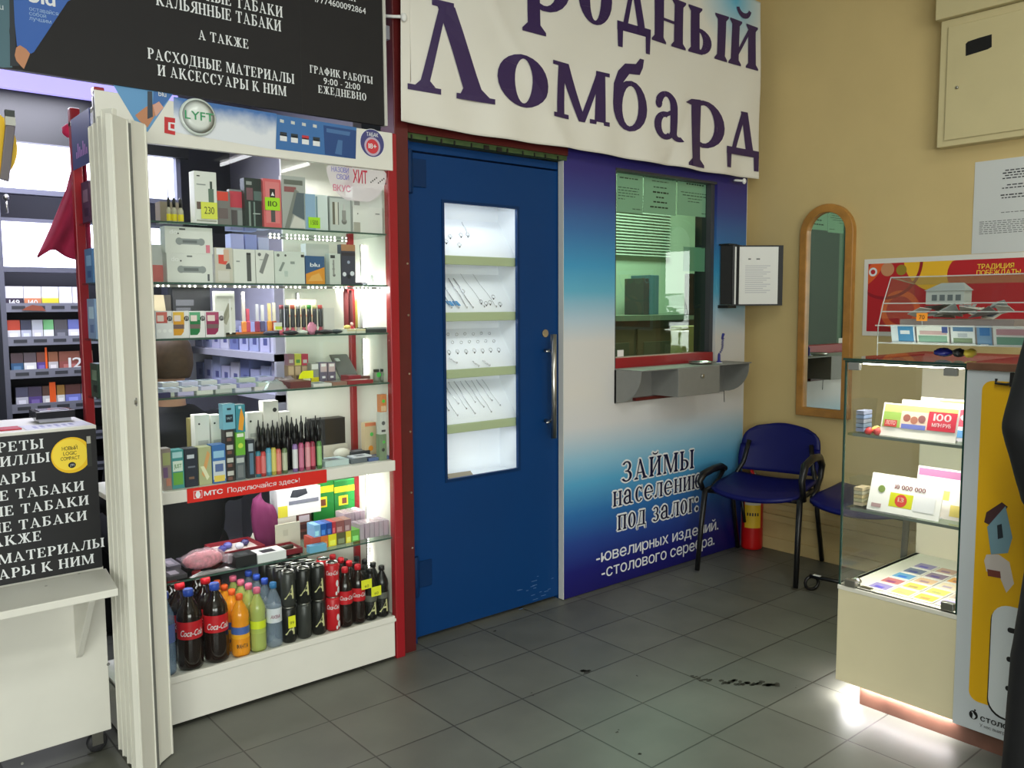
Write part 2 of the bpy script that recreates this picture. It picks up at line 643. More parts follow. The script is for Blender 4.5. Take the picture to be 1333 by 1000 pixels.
def floor_mat():
    mt = bpy.data.materials.new('floor_tiles')
    mt.use_nodes = True
    nt = mt.node_tree
    b = nt.nodes['Principled BSDF']
    tc = nt.nodes.new('ShaderNodeTexCoord')
    mp = nt.nodes.new('ShaderNodeMapping')
    mp.inputs['Location'].default_value = (-1.9055+.3*40, -2.522+.3*40, 0)
    br = nt.nodes.new('ShaderNodeTexBrick')
    br.offset = 0
    br.inputs['Color1'].default_value = (.138, .140, .117, 1)
    br.inputs['Color2'].default_value = (.118, .121, .102, 1)
    br.inputs['Mortar'].default_value = (.040, .038, .030, 1)
    br.inputs['Scale'].default_value = 1
    br.inputs['Mortar Size'].default_value = .0032
    br.inputs['Mortar Smooth'].default_value = .3
    br.inputs['Brick Width'].default_value = .3
    br.inputs['Row Height'].default_value = .3
    no = nt.nodes.new('ShaderNodeTexNoise')
    no.inputs['Scale'].default_value = 4
    no.inputs['Detail'].default_value = 8
    rp = nt.nodes.new('ShaderNodeMapRange')
    rp.inputs['From Min'].default_value = .35
    rp.inputs['From Max'].default_value = .65
    rp.inputs['To Min'].default_value = .86
    rp.inputs['To Max'].default_value = 1.06
    mx = nt.nodes.new('ShaderNodeMix')
    mx.data_type = 'RGBA'
    mx.blend_type = 'MULTIPLY'
    mx.inputs[0].default_value = 1
    L = nt.links.new
    L(tc.outputs['Object'], mp.inputs['Vector'])
    L(mp.outputs[0], br.inputs['Vector'])
    L(tc.outputs['Object'], no.inputs['Vector'])
    L(no.outputs['Fac'], rp.inputs['Value'])
    L(br.outputs['Color'], mx.inputs[6])
    L(rp.outputs[0], mx.inputs[7])
    L(mx.outputs[2], b.inputs['Base Color'])
    b.inputs['Roughness'].default_value = .42
    bp = nt.nodes.new('ShaderNodeBump')
    bp.inputs['Strength'].default_value = .25
    bp.inputs['Distance'].default_value = .002
    bp.invert = True
    L(br.outputs['Fac'], bp.inputs['Height'])
    L(bp.outputs[0], b.inputs['Normal'])
    return mt


BEIGE = M('beige_wall_paint', (208, 184, 128), .6, noise=.06, nscale=3)
PALEW = M('hall_paint', (205, 205, 190), .7, noise=.04, nscale=2)
KDARK = M('kiosk_dark_lining', (60, 62, 68), .6)
KGREY = M('kiosk_reflection_grey', (150, 150, 158), .6)  # lightened grey stands for the ceiling reflected in the cabinet glass
f = MB()
f.box(floor_mat(), -4.5, 7.0, -6, 5.5, -.05, 0)
floor = struct('floor', f)
st = MB()
STAIN = M('floor_scuff', (50, 46, 38), .6)


def smear(px0, py0, px1, py1, n, r):
    for i in range(n):
        t = (i+random.random()*.6)/n
        x, y = atz(px0+(px1-px0)*t, py0+(py1-py0)*t+random.uniform(-2.5, 2.5), 0)
        k = random.uniform(.5, 1)*r
        a = [(x+k*random.uniform(.6, 1.2)*math.cos(q*.785)*1.2, y+k*random.uniform(.5, 1.0)*math.sin(q*.785), .0008) for q in range(8)]
        st.add(STAIN, a, [tuple(range(8))])


smear(938, 888, 1014, 891, 30, .015)
smear(900, 882, 928, 886, 9, .012)
smear(757, 874, 768, 875, 6, .014)
for q in ((828, 882, .006), (692, 904, .005), (803, 952, .006), (832, 982, .007), (643, 822, .007), (1035, 895, .004), (604, 853, .003)):
    smear(q[0], q[1], q[0]+3, q[1], 2, q[2])
st.build('scuff_mark', floor, kind='stuff')

g = MB()
g.box(M('ceiling_paint', (206, 208, 200), .8), -4.5, 7.0, -6, 5.5, CEIL, CEIL+.05)
struct('ceiling', g)
g = MB()
g.box(BEIGE, XW, XW+.12, -1.2, 2.99, 0, CEIL)
struct('wall_right', g)
g = MB()
g.box(BEIGE, 4.135, XW, 2.945, 2.99, 0, CEIL)
g.box(BEIGE, 1.86, 4.135, 2.945, 2.99, 2.13, CEIL)
struct('wall_front', g)
g = MB()
g.box(PALEW, -4.55, -4.5, -6, 5.5, 0, CEIL)
struct('wall_left', g)
g = MB()
g.box(PALEW, -4.5, 7.0, -6.05, -6, 0, CEIL)
struct('wall_back', g)
g = MB()
g.box(PALEW, 6.9, 6.95, -6, 5.5, 0, CEIL)
struct('wall_far_right', g)
g = MB()
g.box(M('office_wall', (190, 205, 180), .7), 2.78, 6.9, 4.8, 4.85, 0, CEIL)
struct('wall_office', g)
g = MB()
g.box(KDARK, 2.70, 2.78, 2.99, 4.79, 0, CEIL)
struct('wall_office_left', g)
# plastic trunking low on the right-hand wall
g = MB()
for z0, z1 in ((.165, .205), (.235, .27)):
    g.box(BEIGE, XW-.018, XW, .5, 2.94, z0, z1)
g.box(BEIGE, XW-.012, XW, .5, 2.94, 0, .07)
struct('baseboard_right', g, bevel=.004)

# dark red steel frame
g = MB()
g.box(DRED, 1.80, 1.862, 2.83, 2.93, 0, CEIL)
g.box(DRED, 1.862, 2.735, 2.85, 2.945, 2.068, 2.145)
tr = struct('trim_1', g, bevel=.003)
g = MB()
for z in (.43, .655, .90, 1.13, 1.36, 1.56):
    g.lathe(STEEL, [(.004, 0), (.004, -.004)], 1.848, 2.83, z, 8, 'y')
g.build('screw_head', tr, kind='stuff')
g = MB()
g.box(M('green_sealant', (66, 88, 46), .7, noise=.3), 1.862, 2.735, 2.86, 2.90, 2.048, 2.068)
for k in range(12):
    x = 1.90+.07*k+random.uniform(-.01, .01)
    g.box(BLACK, x, x+.006+.02*(k in (5, 6)), 2.855, 2.86, 2.044, 2.062)
g.build('sealant_strip', tr)

# ------------------------------------------------------------------ blue door
BLUE = M('blue_steel_paint', (0, 54, 108), .5, noise=.05, nscale=3, spec=.25)
BLUED = M('blue_steel_edge', (0, 42, 86), .5, spec=.25)
d = bpy.data.objects.new('door_1', None)
C.objects.link(d)
d.location = (2.3, 2.92, 0)
d['kind'] = 'structure'
g = MB()
g.box(BLUE, 1.864, 1.905, 2.885, 2.97, 0, 2.045)
g.box(BLUE, 1.905, 2.722, 2.905, 2.97, 2.012, 2.045)
g.box(BLUE, 2.722, 2.735, 2.905, 2.97, 0, 2.045)
g.build('frame', d, bevel=.002)
DX0, DX1, DZ0, DZ1 = 1.912, 2.722, .018, 2.004
GX0, GX1, GZ0, GZ1 = 2.080, 2.474, .664, 1.818
g = MB()
ya, yb = 2.905, 2.918
g.box(BLUE, DX0, GX0, ya, yb, DZ0, DZ1)
g.box(BLUE, GX1, DX1, ya, yb, DZ0, DZ1)
g.box(BLUE, GX0, GX1, ya, yb, DZ0, GZ0)
g.box(BLUE, GX0, GX1, ya, yb, GZ1, DZ1)
SCR = M('bare_scratch', (70, 104, 150), .6)
for k in range(16):
    x, z = 2.56+random.gauss(0, .06), .075+random.gauss(0, .03)
    g.box(SCR, x, x+random.uniform(.01, .035), ya-.0006, ya, z, z+.0025)
leaf = g.build('door_leaf', d)
g = MB()
for s in (0, 1):
    g.box(BLUED, (GX0-.012, GX1)[s], (GX0, GX1+.012)[s], ya-.004, ya, GZ0-.012, GZ1+.012)
g.box(BLUED, GX0, GX1, ya-.004, ya, GZ1, GZ1+.012)
g.box(BLUED, GX0, GX1, ya-.004, ya, GZ0-.012, GZ0)
g.build('glazing_bead', d)
g = MB()
g.add(GLASS, [(GX0, 2.912, GZ0), (GX1, 2.912, GZ0), (GX1, 2.912, GZ1), (GX0, 2.912, GZ1)], [(0, 1, 2, 3)])
g.build('glass_pane', d)
g = MB()
hx = 2.638
g.tube(STEEL, [(hx, 2.845, .79), (hx, 2.845, 1.265)], .0135, 16)
hd = g.build('handle', d)
g = MB()
for z in (.865, 1.19):
    g.tube(STEEL, [(hx, 2.845, z), (hx, 2.905, z)], .008, 10)
    g.tube(STEEL, [(hx-.035, 2.86, z-.003), (hx, 2.86, z)], .005, 8)
g.lathe(STEEL, [(.018, 0), (.018, -.006)], hx, 2.905, 1.268, 16, 'y')
g.build('handle_mount', hd)
for z in (1.84, .20):
    g = MB()
    g.lathe(BLUED, [(.014, 0), (.014, .17)], 1.90, 2.885, z, 14)
    g.box(BLUED, 1.90, 1.99, 2.897, 2.905, z+.03, z+.14)
    g.build('hinge', d, bevel=.002)

# ------------------------------------------------------------------ jewellery showcase behind the door glass
SCW = M('showcase_white', (236, 240, 246), .5)
SCG = M('pale_green_rail', (176, 190, 152), .45)
SX0, SX1, SY0, SY1 = 2.02, 2.505, 2.925, 3.075
sc = thing('jewelry_showcase', 'white lit jewelry showcase seen through the glass of the blue door', 'showcase', (2.26, 3.03, .62))
g = MB()
g.box(SCW, SX0-.02, SX1+.02, SY1, SY1+.02, .62, 1.90)
g.box(SCW, SX0-.02, SX0, SY0, SY1, .62, 1.90)
g.box(SCW, SX1, SX1+.02, SY0, SY1, .62, 1.90)
g.box(SCW, SX0-.02, SX1+.02, SY0, SY1+.02, 1.90, 1.92)
g.box(SCW, SX0-.02, SX1+.02, SY0, SY1+.02, .60, .645)
g.build('casing', sc)
BARS = [1.590, 1.352, 1.110, .875]
for z in BARS:
    g = MB()
    g.hexa(SCW, [(SX0, SY0+.012, z-.006), (SX1, SY0+.012, z-.006), (SX1, SY1, z+.176), (SX0, SY1, z+.176)],
           [(SX0, SY0+.012, z+.0), (SX1, SY0+.012, z+.0), (SX1, SY1, z+.184), (SX0, SY1, z+.184)])
    sh = g.build('sloping_shelf', sc)
    g = MB()
    g.box(SCG, SX0, SX1, SY0, SY0+.012, z-.022, z+.016)
    g.build('front_rail', sh, bevel=.003)
    a = area('showcase_strip_light', (2.26, SY0+.03, z+.215), .42, .02, .10, (.9, .95, 1.0), (math.radians(-25), 0, 0))
area('showcase_strip_light', (2.26, 2.965, .835), .42, .04, .13, (.9, .95, 1.0))
SILV = M('silver', (200, 200, 205), .2, 1)
GOLD = M('gold', (214, 170, 90), .25, 1)
BLUEP = M('turquoise_card', (58, 140, 200), .5)


def on_tray(k, u, v):
    """a point on the sloping shelf k: u along it, v from the rail to the back"""
    z = BARS[k]+.004
    return (SX0+(SX1-SX0)*u, SY0+.014+(SY1-SY0-.014)*v, z+.182*v+.003)


cnt = {}


def jewel(kind, k, u, v, **kw):
    tn = ('top', 'second', 'third', 'bottom')[k]
    key = (kind, k)
    cnt[key] = cnt.get(key, 0)+1
    p = on_tray(k, u, v)
    g = MB()
    grp = {'earring': 'earrings', 'necklace': 'chains', 'bracelet': 'bracelets', 'jewelry_card': 'cards', 'ring': 'rings'}[kind]+' on the %s sloping shelf of the showcase' % tn
    if kind == 'earring':
        mt = kw.get('mat', SILV)
        n = 10
        g.tube(mt, [(p[0]+.009*math.cos(2*math.pi*i/n), p[1]-.003+.003*math.sin(2*math.pi*i/n), p[2]+.008*math.sin(2*math.pi*i/n)) for i in range(n)], .0013, 6, True)
        g.blob(kw.get('mat2', M('dark_stone', (60, 62, 66), .2)), p[0], p[1]-.005, p[2]-.01, .0035, .003, .0045, 8, 5)
        o = g.build('earring', loc=p)
        nm = 'small silver earring'
    elif kind == 'ring':
        n = 10
        g.tube(kw.get('mat', SILV), [(p[0]+.007*math.cos(2*math.pi*i/n), p[1]-.003, p[2]+.006*math.sin(2*math.pi*i/n)) for i in range(n)], .0012, 6, True)
        o = g.build('ring', loc=p)
        nm = 'thin silver ring'
    elif kind in ('necklace', 'bracelet'):
        L = kw.get('L', .8)
        pts = [on_tray(k, u+kw.get('lean', .0)*t+.004*math.sin(9*t+u*40), v-L*t) for t in [i/9 for i in range(10)]]
        pts = [(q[0], q[1]-.003, q[2]+.002) for q in pts]
        g.tube(kw.get('mat', SILV), pts, kw.get('r', .0013), 6)
        q = pts[-1]
        g.blob(kw.get('mat', SILV), q[0], q[1]-.002, q[2], .004, .003, .005, 8, 5)
        o = g.build(kind, loc=p)
        nm = 'thin silver chain' if kind == 'necklace' else 'short link bracelet'
    else:
        q = on_tray(k, u+kw['w'], v)
        r = on_tray(k, u+kw['w']+kw.get('lean', 0), v-kw['h'])
        s_ = on_tray(k, u+kw.get('lean', 0), v-kw['h'])
        t = .003
        g.hexa(kw.get('mat', BLUEP), [s_, r, q, p], [(a[0], a[1]-t, a[2]+t) for a in (s_, r, q, p)])
        o = g.build('jewelry_card', loc=p)
        nm = 'small blue jewelry card'
    lab = '%s, %s from left on the %s sloping showcase shelf' % (nm, ORD[cnt[key]-1], tn)
    tag(o, lab, kind.replace('_', ' '), grp)


for u, v in ((.19, .56), (.27, .40), (.34, .53), (.40, .33), (.47, .58), (.55, .60)):
    jewel('earring', 0, u, v)
for u in (.55,):
    jewel('necklace', 0, u, .9, L=.35)
for u, v, w_, h_ in ((.17, .88, .08, .3), (.24, .30, .05, .1), (.31, .30, .05, .1)):
    jewel('jewelry_card', 1, u, v, w=w_, h=h_, lean=.02)
for u in (.21, .28, .38, .44):
    jewel('necklace', 1, u, .85, L=.7, lean=.06, r=.0022)
for u in (.54, .68):
    jewel('necklace', 1, u, .97, L=.8, lean=.1, r=.0008)
for u, v in ((.48, .55), (.63, .3), (.68, .26), (.73, .28), (.80, .42), (.84, .24)):
    jewel('earring', 1, u, v)
for r_, v in enumerate((.85, .66, .45)):
    for i in range(8):
        jewel('ring' if r_ < 2 else 'earring', 2, .18+.095*i+.01*r_, v-.01*(i % 2))
for u, v in ((.27, .3), (.5, .2), (.62, .2)):
    jewel('bracelet', 2, u, v, L=.12, lean=.05, r=.003)
for i in range(11):
    jewel('necklace', 3, .13+.065*i, .97, L=.5+.25*((i*7) % 3)/2, lean=.07, r=.0011+.0005*(i % 2))
g = MB()
x0, x1, y0, y1 = 2.13, 2.29, 2.945, 3.02
g.hexa(M('brown_cardboard', (150, 138, 116), .8), [(x0, y0+.01, .646), (x1-.04, y0, .646), (x1, y1, .65), (x0+.03, y1+.01, .65)],
       [(x0, y0+.01, .654), (x1-.04, y0, .654), (x1, y1, .658), (x0+.03, y1+.01, .658)])
tag(g.build('cardboard_piece', loc=(2.21, 2.98, .646)), 'flat piece of brown cardboard on the showcase bottom behind the door glass', 'cardboard')

# ------------------------------------------------------------------ printed pawnshop panel


def print_mat():
    mt = bpy.data.materials.new('printed_gradient')
    mt.use_nodes = True
    nt = mt.node_tree
    b = nt.nodes['Principled BSDF']
    tc = nt.nodes.new('ShaderNodeTexCoord')
    sp = nt.nodes.new('ShaderNodeSeparateXYZ')
    mr = nt.nodes.new('ShaderNodeMapRange')
    mr.inputs['From Max'].default_value = 2.2
    cr = nt.nodes.new('ShaderNodeValToRGB')
    stops = [(0, (22, 18, 92)), (.12, (24, 26, 108)), (.26, (36, 66, 140)), (.40, (44, 108, 170)), (.55, (84, 160, 200)), (.66, (140, 186, 210)),
             (.82, (206, 206, 208)), (.98, (214, 210, 205)), (1.22, (212, 210, 208)), (1.32, (180, 200, 214)), (1.46, (96, 174, 204)), (1.58, (62, 150, 196)),
             (1.74, (54, 110, 168)), (1.90, (50, 66, 136)), (2.02, (44, 38, 118)), (2.2, (38, 28, 104))]
    el = cr.color_ramp.elements
    while len(el) < len(stops):
        el.new(.5)
    for e, (z, c) in zip(el, stops):
        e.position = z/2.2
        e.color = tuple(lin(v) for v in c)+(1,)
    L = nt.links.new
    L(tc.outputs['Object'], sp.inputs[0])
    L(sp.outputs['Z'], mr.inputs['Value'])
    L(mr.outputs[0], cr.inputs[0])
    L(cr.outputs[0], b.inputs['Base Color'])
    b.inputs['Roughness'].default_value = .38
    return mt


PX0, PX1 = 2.722, 4.133
WX0, WX1, WZ0, WZ1 = 3.065, 3.863, 1.085, 2.052
PM = print_mat()
EDGE = M('panel_edge', (205, 205, 200), .5)
pp = thing('pawnshop_panel', 'tall printed panel with blue and white gradient and pawnshop loan offer around the service window', 'advertising panel', (3.4, 2.88, 0))
g = MB()
ya, yb = 2.868, 2.90
g.box(PM, PX0, WX0, ya, yb, .004, 2.2)
g.box(PM, WX1, PX1, ya, yb, .004, 2.2)
g.box(PM, WX0, WX1, ya, yb, .004, WZ0)
g.box(PM, WX0, WX1, ya, yb, WZ1, 2.2)
g.box(EDGE, PX0-.003, PX0, ya-.001, yb, .004, 2.2)
g.box(EDGE, PX1, PX1+.003, ya-.001, yb, .004, 2.2)
g.build('printed_board', pp)
NAVY = M('navy_print', (16, 18, 56), .4)
WPR = M('white_print', (226, 228, 230), .4)
g = MB()
yl = ya-.0012


def outlined(s, px0, py0, px1, py1, cap):
    xa, za = at(px0, py0, ya)
    xb, zb = at(px1, py1, ya)
    z = (za+zb)/2
    o = .0085
    for j, (dx, dz) in enumerate(((-o, 0), (o, 0), (0, -o), (0, o), (-o*.7, -o*.7), (o*.7, o*.7), (-o*.7, o*.7), (o*.7, -o*.7))):
        write(g, WPR, s, (xa+dx, ya-.0004-.0004*j, z+dz), XU, ZU, cap, xb-xa, S=.16)
    write(g, NAVY, s, (xa, ya-.0042, z), XU, ZU, cap, xb-xa, S=.16)


outlined('ЗАЙМЫ', 809, 625, 903, 612, .103)
outlined('населению', 797, 656, 913, 638, .112)
outlined('под залог:', 803, 690, 909, 665, .112)
for s, a_, b_ in (('-ювелирных изделий.', (776, 730), (935, 691)), ('-столового серебра.', (783, 750), (930, 710))):
    xa, za = at(*a_, ya)
    xb, zb = at(*b_, ya)
    write(g, WPR, s, (xa, yl, (za+zb)/2-.002), XU, ZU, .058, xb-xa, 'sans', bold=.008)
g.build('lettering', pp)

# ------------------------------------------------------------------ service window
wd = bpy.data.objects.new('window_1', None)
C.objects.link(wd)
wd.location = (3.46, 2.9, WZ0)
wd['kind'] = 'structure'
g = MB()
BRN = M('window_edge', (60, 62, 66), .4)
g.box(BRN, WX0, WX0+.008, 2.87, 2.95, WZ0, WZ1)
g.box(BRN, WX1-.03, WX1, 2.885, 2.99, WZ0, WZ1)
g.box(BRN, WX0, WX1, 2.87, 2.95, WZ1-.012, WZ1)
g.build('frame', wd)
g = MB()
g.box(M('red_sill', (150, 30, 36), .4), WX0+.008, WX1-.01, 2.872, 2.95, WZ0, WZ0+.052)
g.build('sill', wd, bevel=.003)
g = MB()
g.add(GLASSG, [(WX0, 2.915, WZ0+.05), (WX1, 2.915, WZ0+.05), (WX1, 2.915, WZ1), (WX0, 2.915, WZ1)], [(0, 1, 2, 3)])
g.build('glass_pane', wd)
# back of the panel, so that the office stays dark round the window
g = MB()
PB = M('panel_back', (120, 125, 118), .7)
for x0, x1, z0, z1 in ((2.75, WX0, 0, 2.13), (WX1, 4.135, 0, 2.13), (WX0, WX1, 0, WZ0), (WX0, WX1, WZ1, 2.13)):
    g.box(PB, x0, x1, 2.955, 2.985, z0, z1)
struct('wall_service', g)

# papers stuck inside the glass
TXT = M('grey_print', (110, 112, 112), .7)
TXTD = M('dark_print', (50, 50, 54), .7)


def paper(name, label, x0, x1, z0, z1, y, rows, mat=WHITEP, cat='notice', seed=1):
    g = MB()
    g.box(mat, x0, x1, y, y+.001, z0, z1)
    rnd = random.Random(seed)
    for (v, a, b, h) in rows:
        z = z0+(z1-z0)*v
        x = x0+(x1-x0)*a
        xe = x0+(x1-x0)*b
        while x < xe:
            wl = rnd.uniform(.012, .03)
            g.box(TXTD if h > .006 else TXT, x, min(x+wl, xe), y-.0006, y, z, z+h)
            x += wl+.006
    o = g.build(name, loc=((x0+x1)/2, y, z0))
    return tag(o, label, cat)


yw = 2.922


def pbox(a, b, Y):
    xa, za = at(*a, Y)
    xb, zb = at(*b, Y)
    return xa, xb, za, zb


x0, x1, z1, _ = pbox((802, 222), (837, 228), yw)
_, z0 = at(837, 279, yw)
paper('notice_sheet', 'notice sheet with a short paragraph at the top left of the service window', x0+.006, x1, z0, z1-.006, yw,
      [(.86, .1, .8, .006), (.62, .05, .85, .004), (.55, .05, .8, .004), (.48, .05, .85, .004), (.41, .05, .7, .004), (.33, .05, .3, .004), (.1, .6, .95, .004)], seed=2)
x0, x1, z1, _ = pbox((838, 222), (880, 234), yw)
_, z0 = at(880, 281, yw)
paper('notice_sheet', 'notice sheet with opening hours in centred bold lines in the window', x0, x1, z0, z1-.006, yw,
      [(.88, .05, .95, .007), (.8, .25, .75, .004), (.65, .3, .7, .006), (.52, .28, .76, .008), (.4, .38, .62, .007), (.28, .3, .72, .007), (.15, .2, .75, .007)], seed=3)
x0, x1, z1, _ = pbox((882, 230), (927, 240), yw)
_, z0 = at(927, 284, yw)
paper('notice_sheet', 'notice sheet hung at the top right corner of the service window', x0, x1, z0, z1-.004, yw,
      [(.85, .25, .75, .007), (.62, .1, .85, .004), (.54, .15, .9, .005), (.46, .3, .7, .004), (.38, .3, .65, .004), (.08, .7, .85, .004)], seed=4)
x0, x1, z1, _ = pbox((890, 321), (925, 324), yw)
_, z0 = at(925, 354, yw)
paper('notice_sheet', 'blank pale sheet stuck low at the right side of the window', x0, x1, z0, z1, yw, [(.97, .65, .8, .005)], seed=5,
      mat=M('pale_green_paper', (170, 196, 186), .7))
x0, x1, z1, _ = pbox((800, 456), (808, 464), yw)
g = MB()
g.box(WHITEP, x0+.008, x1+.008, yw-.012, yw-.011, _, z1)
tag(g.build('paper_sticker', loc=((x0+x1)/2, yw-.011, _)), 'tiny white sticker in the lower left corner of the service window', 'sticker')

# ------------------------------------------------------------------ the office behind the window
g = MB()
x0, x1, z1, z0 = pbox((803, 243), (893, 333), 4.6)
hx0, hz0, hx1, hz1 = x0, 1.80, x1, z1
BL = M('blind_slat', (196, 206, 190), .5)
bl = thing('window_blind', 'pale slatted blind on the office wall seen through the service window', 'blind', ((hx0+hx1)/2, 4.78, hz0))
g.box(BL, hx0, hx1, 4.765, 4.80, hz1, hz1+.03)
g.build('head_rail', bl)
g = MB()
z = hz0
while z < hz1:
    g.hexa(BL, [(hx0+.1, 4.76, z), (hx1, 4.76, z), (hx1, 4.785, z+.022), (hx0+.1, 4.785, z+.022)], [(hx0+.1, 4.76, z+.003), (hx1, 4.76, z+.003), (hx1, 4.785, z+.025), (hx0+.1, 4.785, z+.025)])
    z += .0245
g.build('slat', bl, kind='stuff')
x0, zt = at(797, 402, 4.3)
x1, _ = at(940, 402, 4.3)
ds = thing('office_cabinet', 'low brown office cabinet with framed doors behind the service window', 'cabinet', (5.0, 4.55, 0))
DKW = M('dark_office_wood', (92, 84, 66), .5, noise=.1)
g = MB()
g.box(M('office_worktop', (120, 132, 112), .5), 3.6, 6.6, 4.25, 4.79, 1.28, 1.32)
g.build('worktop', ds)
g = MB()
g.box(DKW, 3.6, 6.6, 4.3, 4.79, .0, 1.28)
g.build('carcass', ds)
for k in range(5):
    g = MB()
    a = 3.62+.595*k
    g.box(M('brown_door', (110, 86, 62), .5), a+.02, a+.575, 4.285, 4.3, .1, 1.22)
    g.box(DKW, a+.08, a+.515, 4.278, 4.285, .2, 1.12)
    g.build('door', ds, bevel=.004)


def off_box(name, label, cat, px0, px1, pyt, Y, d_, zb, mat, extra=None):
    xa, zt_ = at(px0, pyt, Y)
    xb, _ = at(px1, pyt, Y)
    g = MB()
    g.box(mat, xa, xb, Y, Y+d_, zb, zt_)
    if extra:
        extra(g, xa, xb, Y, zb, zt_)
    return tag(g.build(name, loc=((xa+xb)/2, Y+d_/2, zb), bevel=.004), label, cat)


off_box('office_folder', 'blue green folder standing on the office worktop behind the glass', 'folder', 846, 858, 358, 4.45, .2, 1.321, M('teal_folder', (70, 110, 120), .5))
off_box('office_folder', 'dark folder standing left of the blue green folder behind the glass', 'folder', 838, 845, 362, 4.45, .2, 1.321, M('dark_folder', (60, 66, 66), .5))
mo = thing('computer_monitor', 'black computer monitor at the right side behind the service window', 'monitor', (4.35, 3.75, 1.0))
x0, z1 = at(897, 356, 3.7)
x1, z0 = at(934, 410, 3.7)
g = MB()
g.box(BLACK, x0, x1+.1, 3.7, 3.74, z0, z1)
g.build('screen', mo, bevel=.006)
g = MB()
g.box(BLACK, x0+.15, x0+.21, 3.72, 3.75, 1.02, z0)
g.box(BLACK, x0+.05, x0+.31, 3.68, 3.82, 1.0, 1.02)
g.build('stand', mo)
dk = thing('office_desk', 'dark desk with a light edge inside the office behind the window', 'desk', (4.0, 3.75, 0))
g = MB()
g.box(M('desk_top', (70, 84, 74), .4), 3.0, 5.2, 3.35, 4.1, .97, 1.0)
g.build('desk_top', dk)
for x in (3.02, 5.15):
    g = MB()
    g.box(DKW, x, x+.03, 3.4, 4.05, 0, .97)
    g.build('side_panel', dk)
g = MB()
g.box(DKW, 3.05, 5.15, 4.02, 4.04, .3, .97)
g.build('back_panel', dk)
x0, z0 = at(882, 430, 3.6)
bx = thing('wooden_box', 'small light wooden box on the office desk behind the window', 'box', (x0+.05, 3.62, 1.0))
x1, z1 = at(904, 424, 3.6)
g = MB()
g.box(M('light_wood', (196, 178, 118), .5, noise=.1), x0, x1, 3.56, 3.66, 1.0, z1)
g.build('box_body', bx, bevel=.004)
x0, z0 = at(906, 407, 3.58)
x1, z1 = at(925, 402, 3.58)
g = MB()
g.box(WHITEP, x0+.012, x1+.03, 3.44, 3.55, 1.0, 1.205)
g.box(BLACK, x0+.012, x1+.03, 3.439, 3.44, 1.0, 1.185)
tag(g.build('card_printer', loc=(x0+.05, 3.6, 1.0)), 'black machine with a white top standing right of the wooden box', 'printer')

# ------------------------------------------------------------------ steel cash tray
tr_ = thing('cash_tray', 'grey steel cash tray shelf with curved ends under the service window', 'cash tray', (3.5, 2.78, .9))
TX0, TX1, TZ = 3.062, 3.93, 1.085
TY0 = 2.69
g = MB()
g.box(GREYM, TX0, TX1+.02, TY0+.0, 2.866, TZ-.006, TZ)
g.build('top_plate', tr_, bevel=.002)


def curve_end(x):
    g = MB()
    pr = [(2.866, TZ-.006), (TY0+.005, TZ-.006)]
    for i in range(9):
        a = math.pi/2*i/8
        pr.append((TY0+.005+(2.866-TY0-.02)*(1-math.cos(a)), TZ-.02-.145*math.sin(a)))
    pr.append((2.866, TZ-.17))
    g.prism(GREYM, pr, x, x+.005, 'x')
    return g.build('curved_end', tr_)


curve_end(TX0)
curve_end(TX1)
g = MB()
g.box(GREYM, TX0, TX1, 2.855, 2.866, TZ-.17, TZ-.006)
g.box(DRED, TX0+.12, TX1-.3, 2.835, 2.855, TZ-.165, TZ-.15)
g.build('back_plate', tr_)
xa, xb = 3.325, 3.66
g = MB()
g.box(GREYM, xa, xb, TY0-.006, 2.855, TZ-.145, TZ-.004)
bxo = g.build('drawer_box', tr_, bevel=.002)
g = MB()
g.lathe(STEEL, [(.011, 0), (.011, -.008), (.006, -.010)], (xa+xb)/2+.02, TY0-.006, TZ-.05, 14, 'y')
g.build('lock', bxo)
g = MB()
g.tube(BLACK, [(3.72, 2.70, TZ-.14), (3.724, 2.70, TZ-.2)], .002, 6)
g.build('hanging_wire', tr_)
x0, z0 = at(912, 469, 2.79)
cdh = thing('coin_dish', 'shallow round metal coin dish let into the cash tray', 'dish', (x0, 2.79, TZ))
g = MB()
g.lathe(STEEL, [(.03, .001), (.055, .004), (.062, .014), (.064, .014), (.058, .002), (.03, .0)], x0, 2.79, TZ, 24, cap=False)
g.lathe(STEEL, [(.001, .0012), (.031, .0012)], x0, 2.79, TZ, 24, cap=False)
g.build('bowl', cdh)
x0, z0 = at(936, 467, 2.77)
pn = thing('counter_pen', 'blue desk pen with coiled cord in a small holder on the cash tray', 'pen', (x0, 2.77, TZ))
PBL = M('pen_blue', (30, 34, 130), .35)
g = MB()
g.lathe(PBL, [(.016, 0), (.016, .006), (.008, .012), (.007, .045), (.005, .05)], x0, 2.77, TZ, 14)
g.lathe(WHITEP, [(.017, 0), (.017, .004)], x0-.004, 2.765, TZ, 14)
g.build('holder', pn)
g = MB()
cp = []
for i in range(46):
    t = i/45
    cp.append((x0+.045*t+.01*math.sin(t*5)+.006*math.cos(i*1.3), 2.77+.006*math.sin(i*1.3), TZ+.048+.085*t))
g.tube(PBL, cp, .002, 6)
g.build('coiled_cord', pn)
g = MB()
q = cp[-1]
g.tube(PBL, [(q[0]-.01, 2.77, q[2]-.006), (q[0]+.002, 2.77, q[2]+.022)], [.005, .008], 10)
g.build('pen_cap', pn)

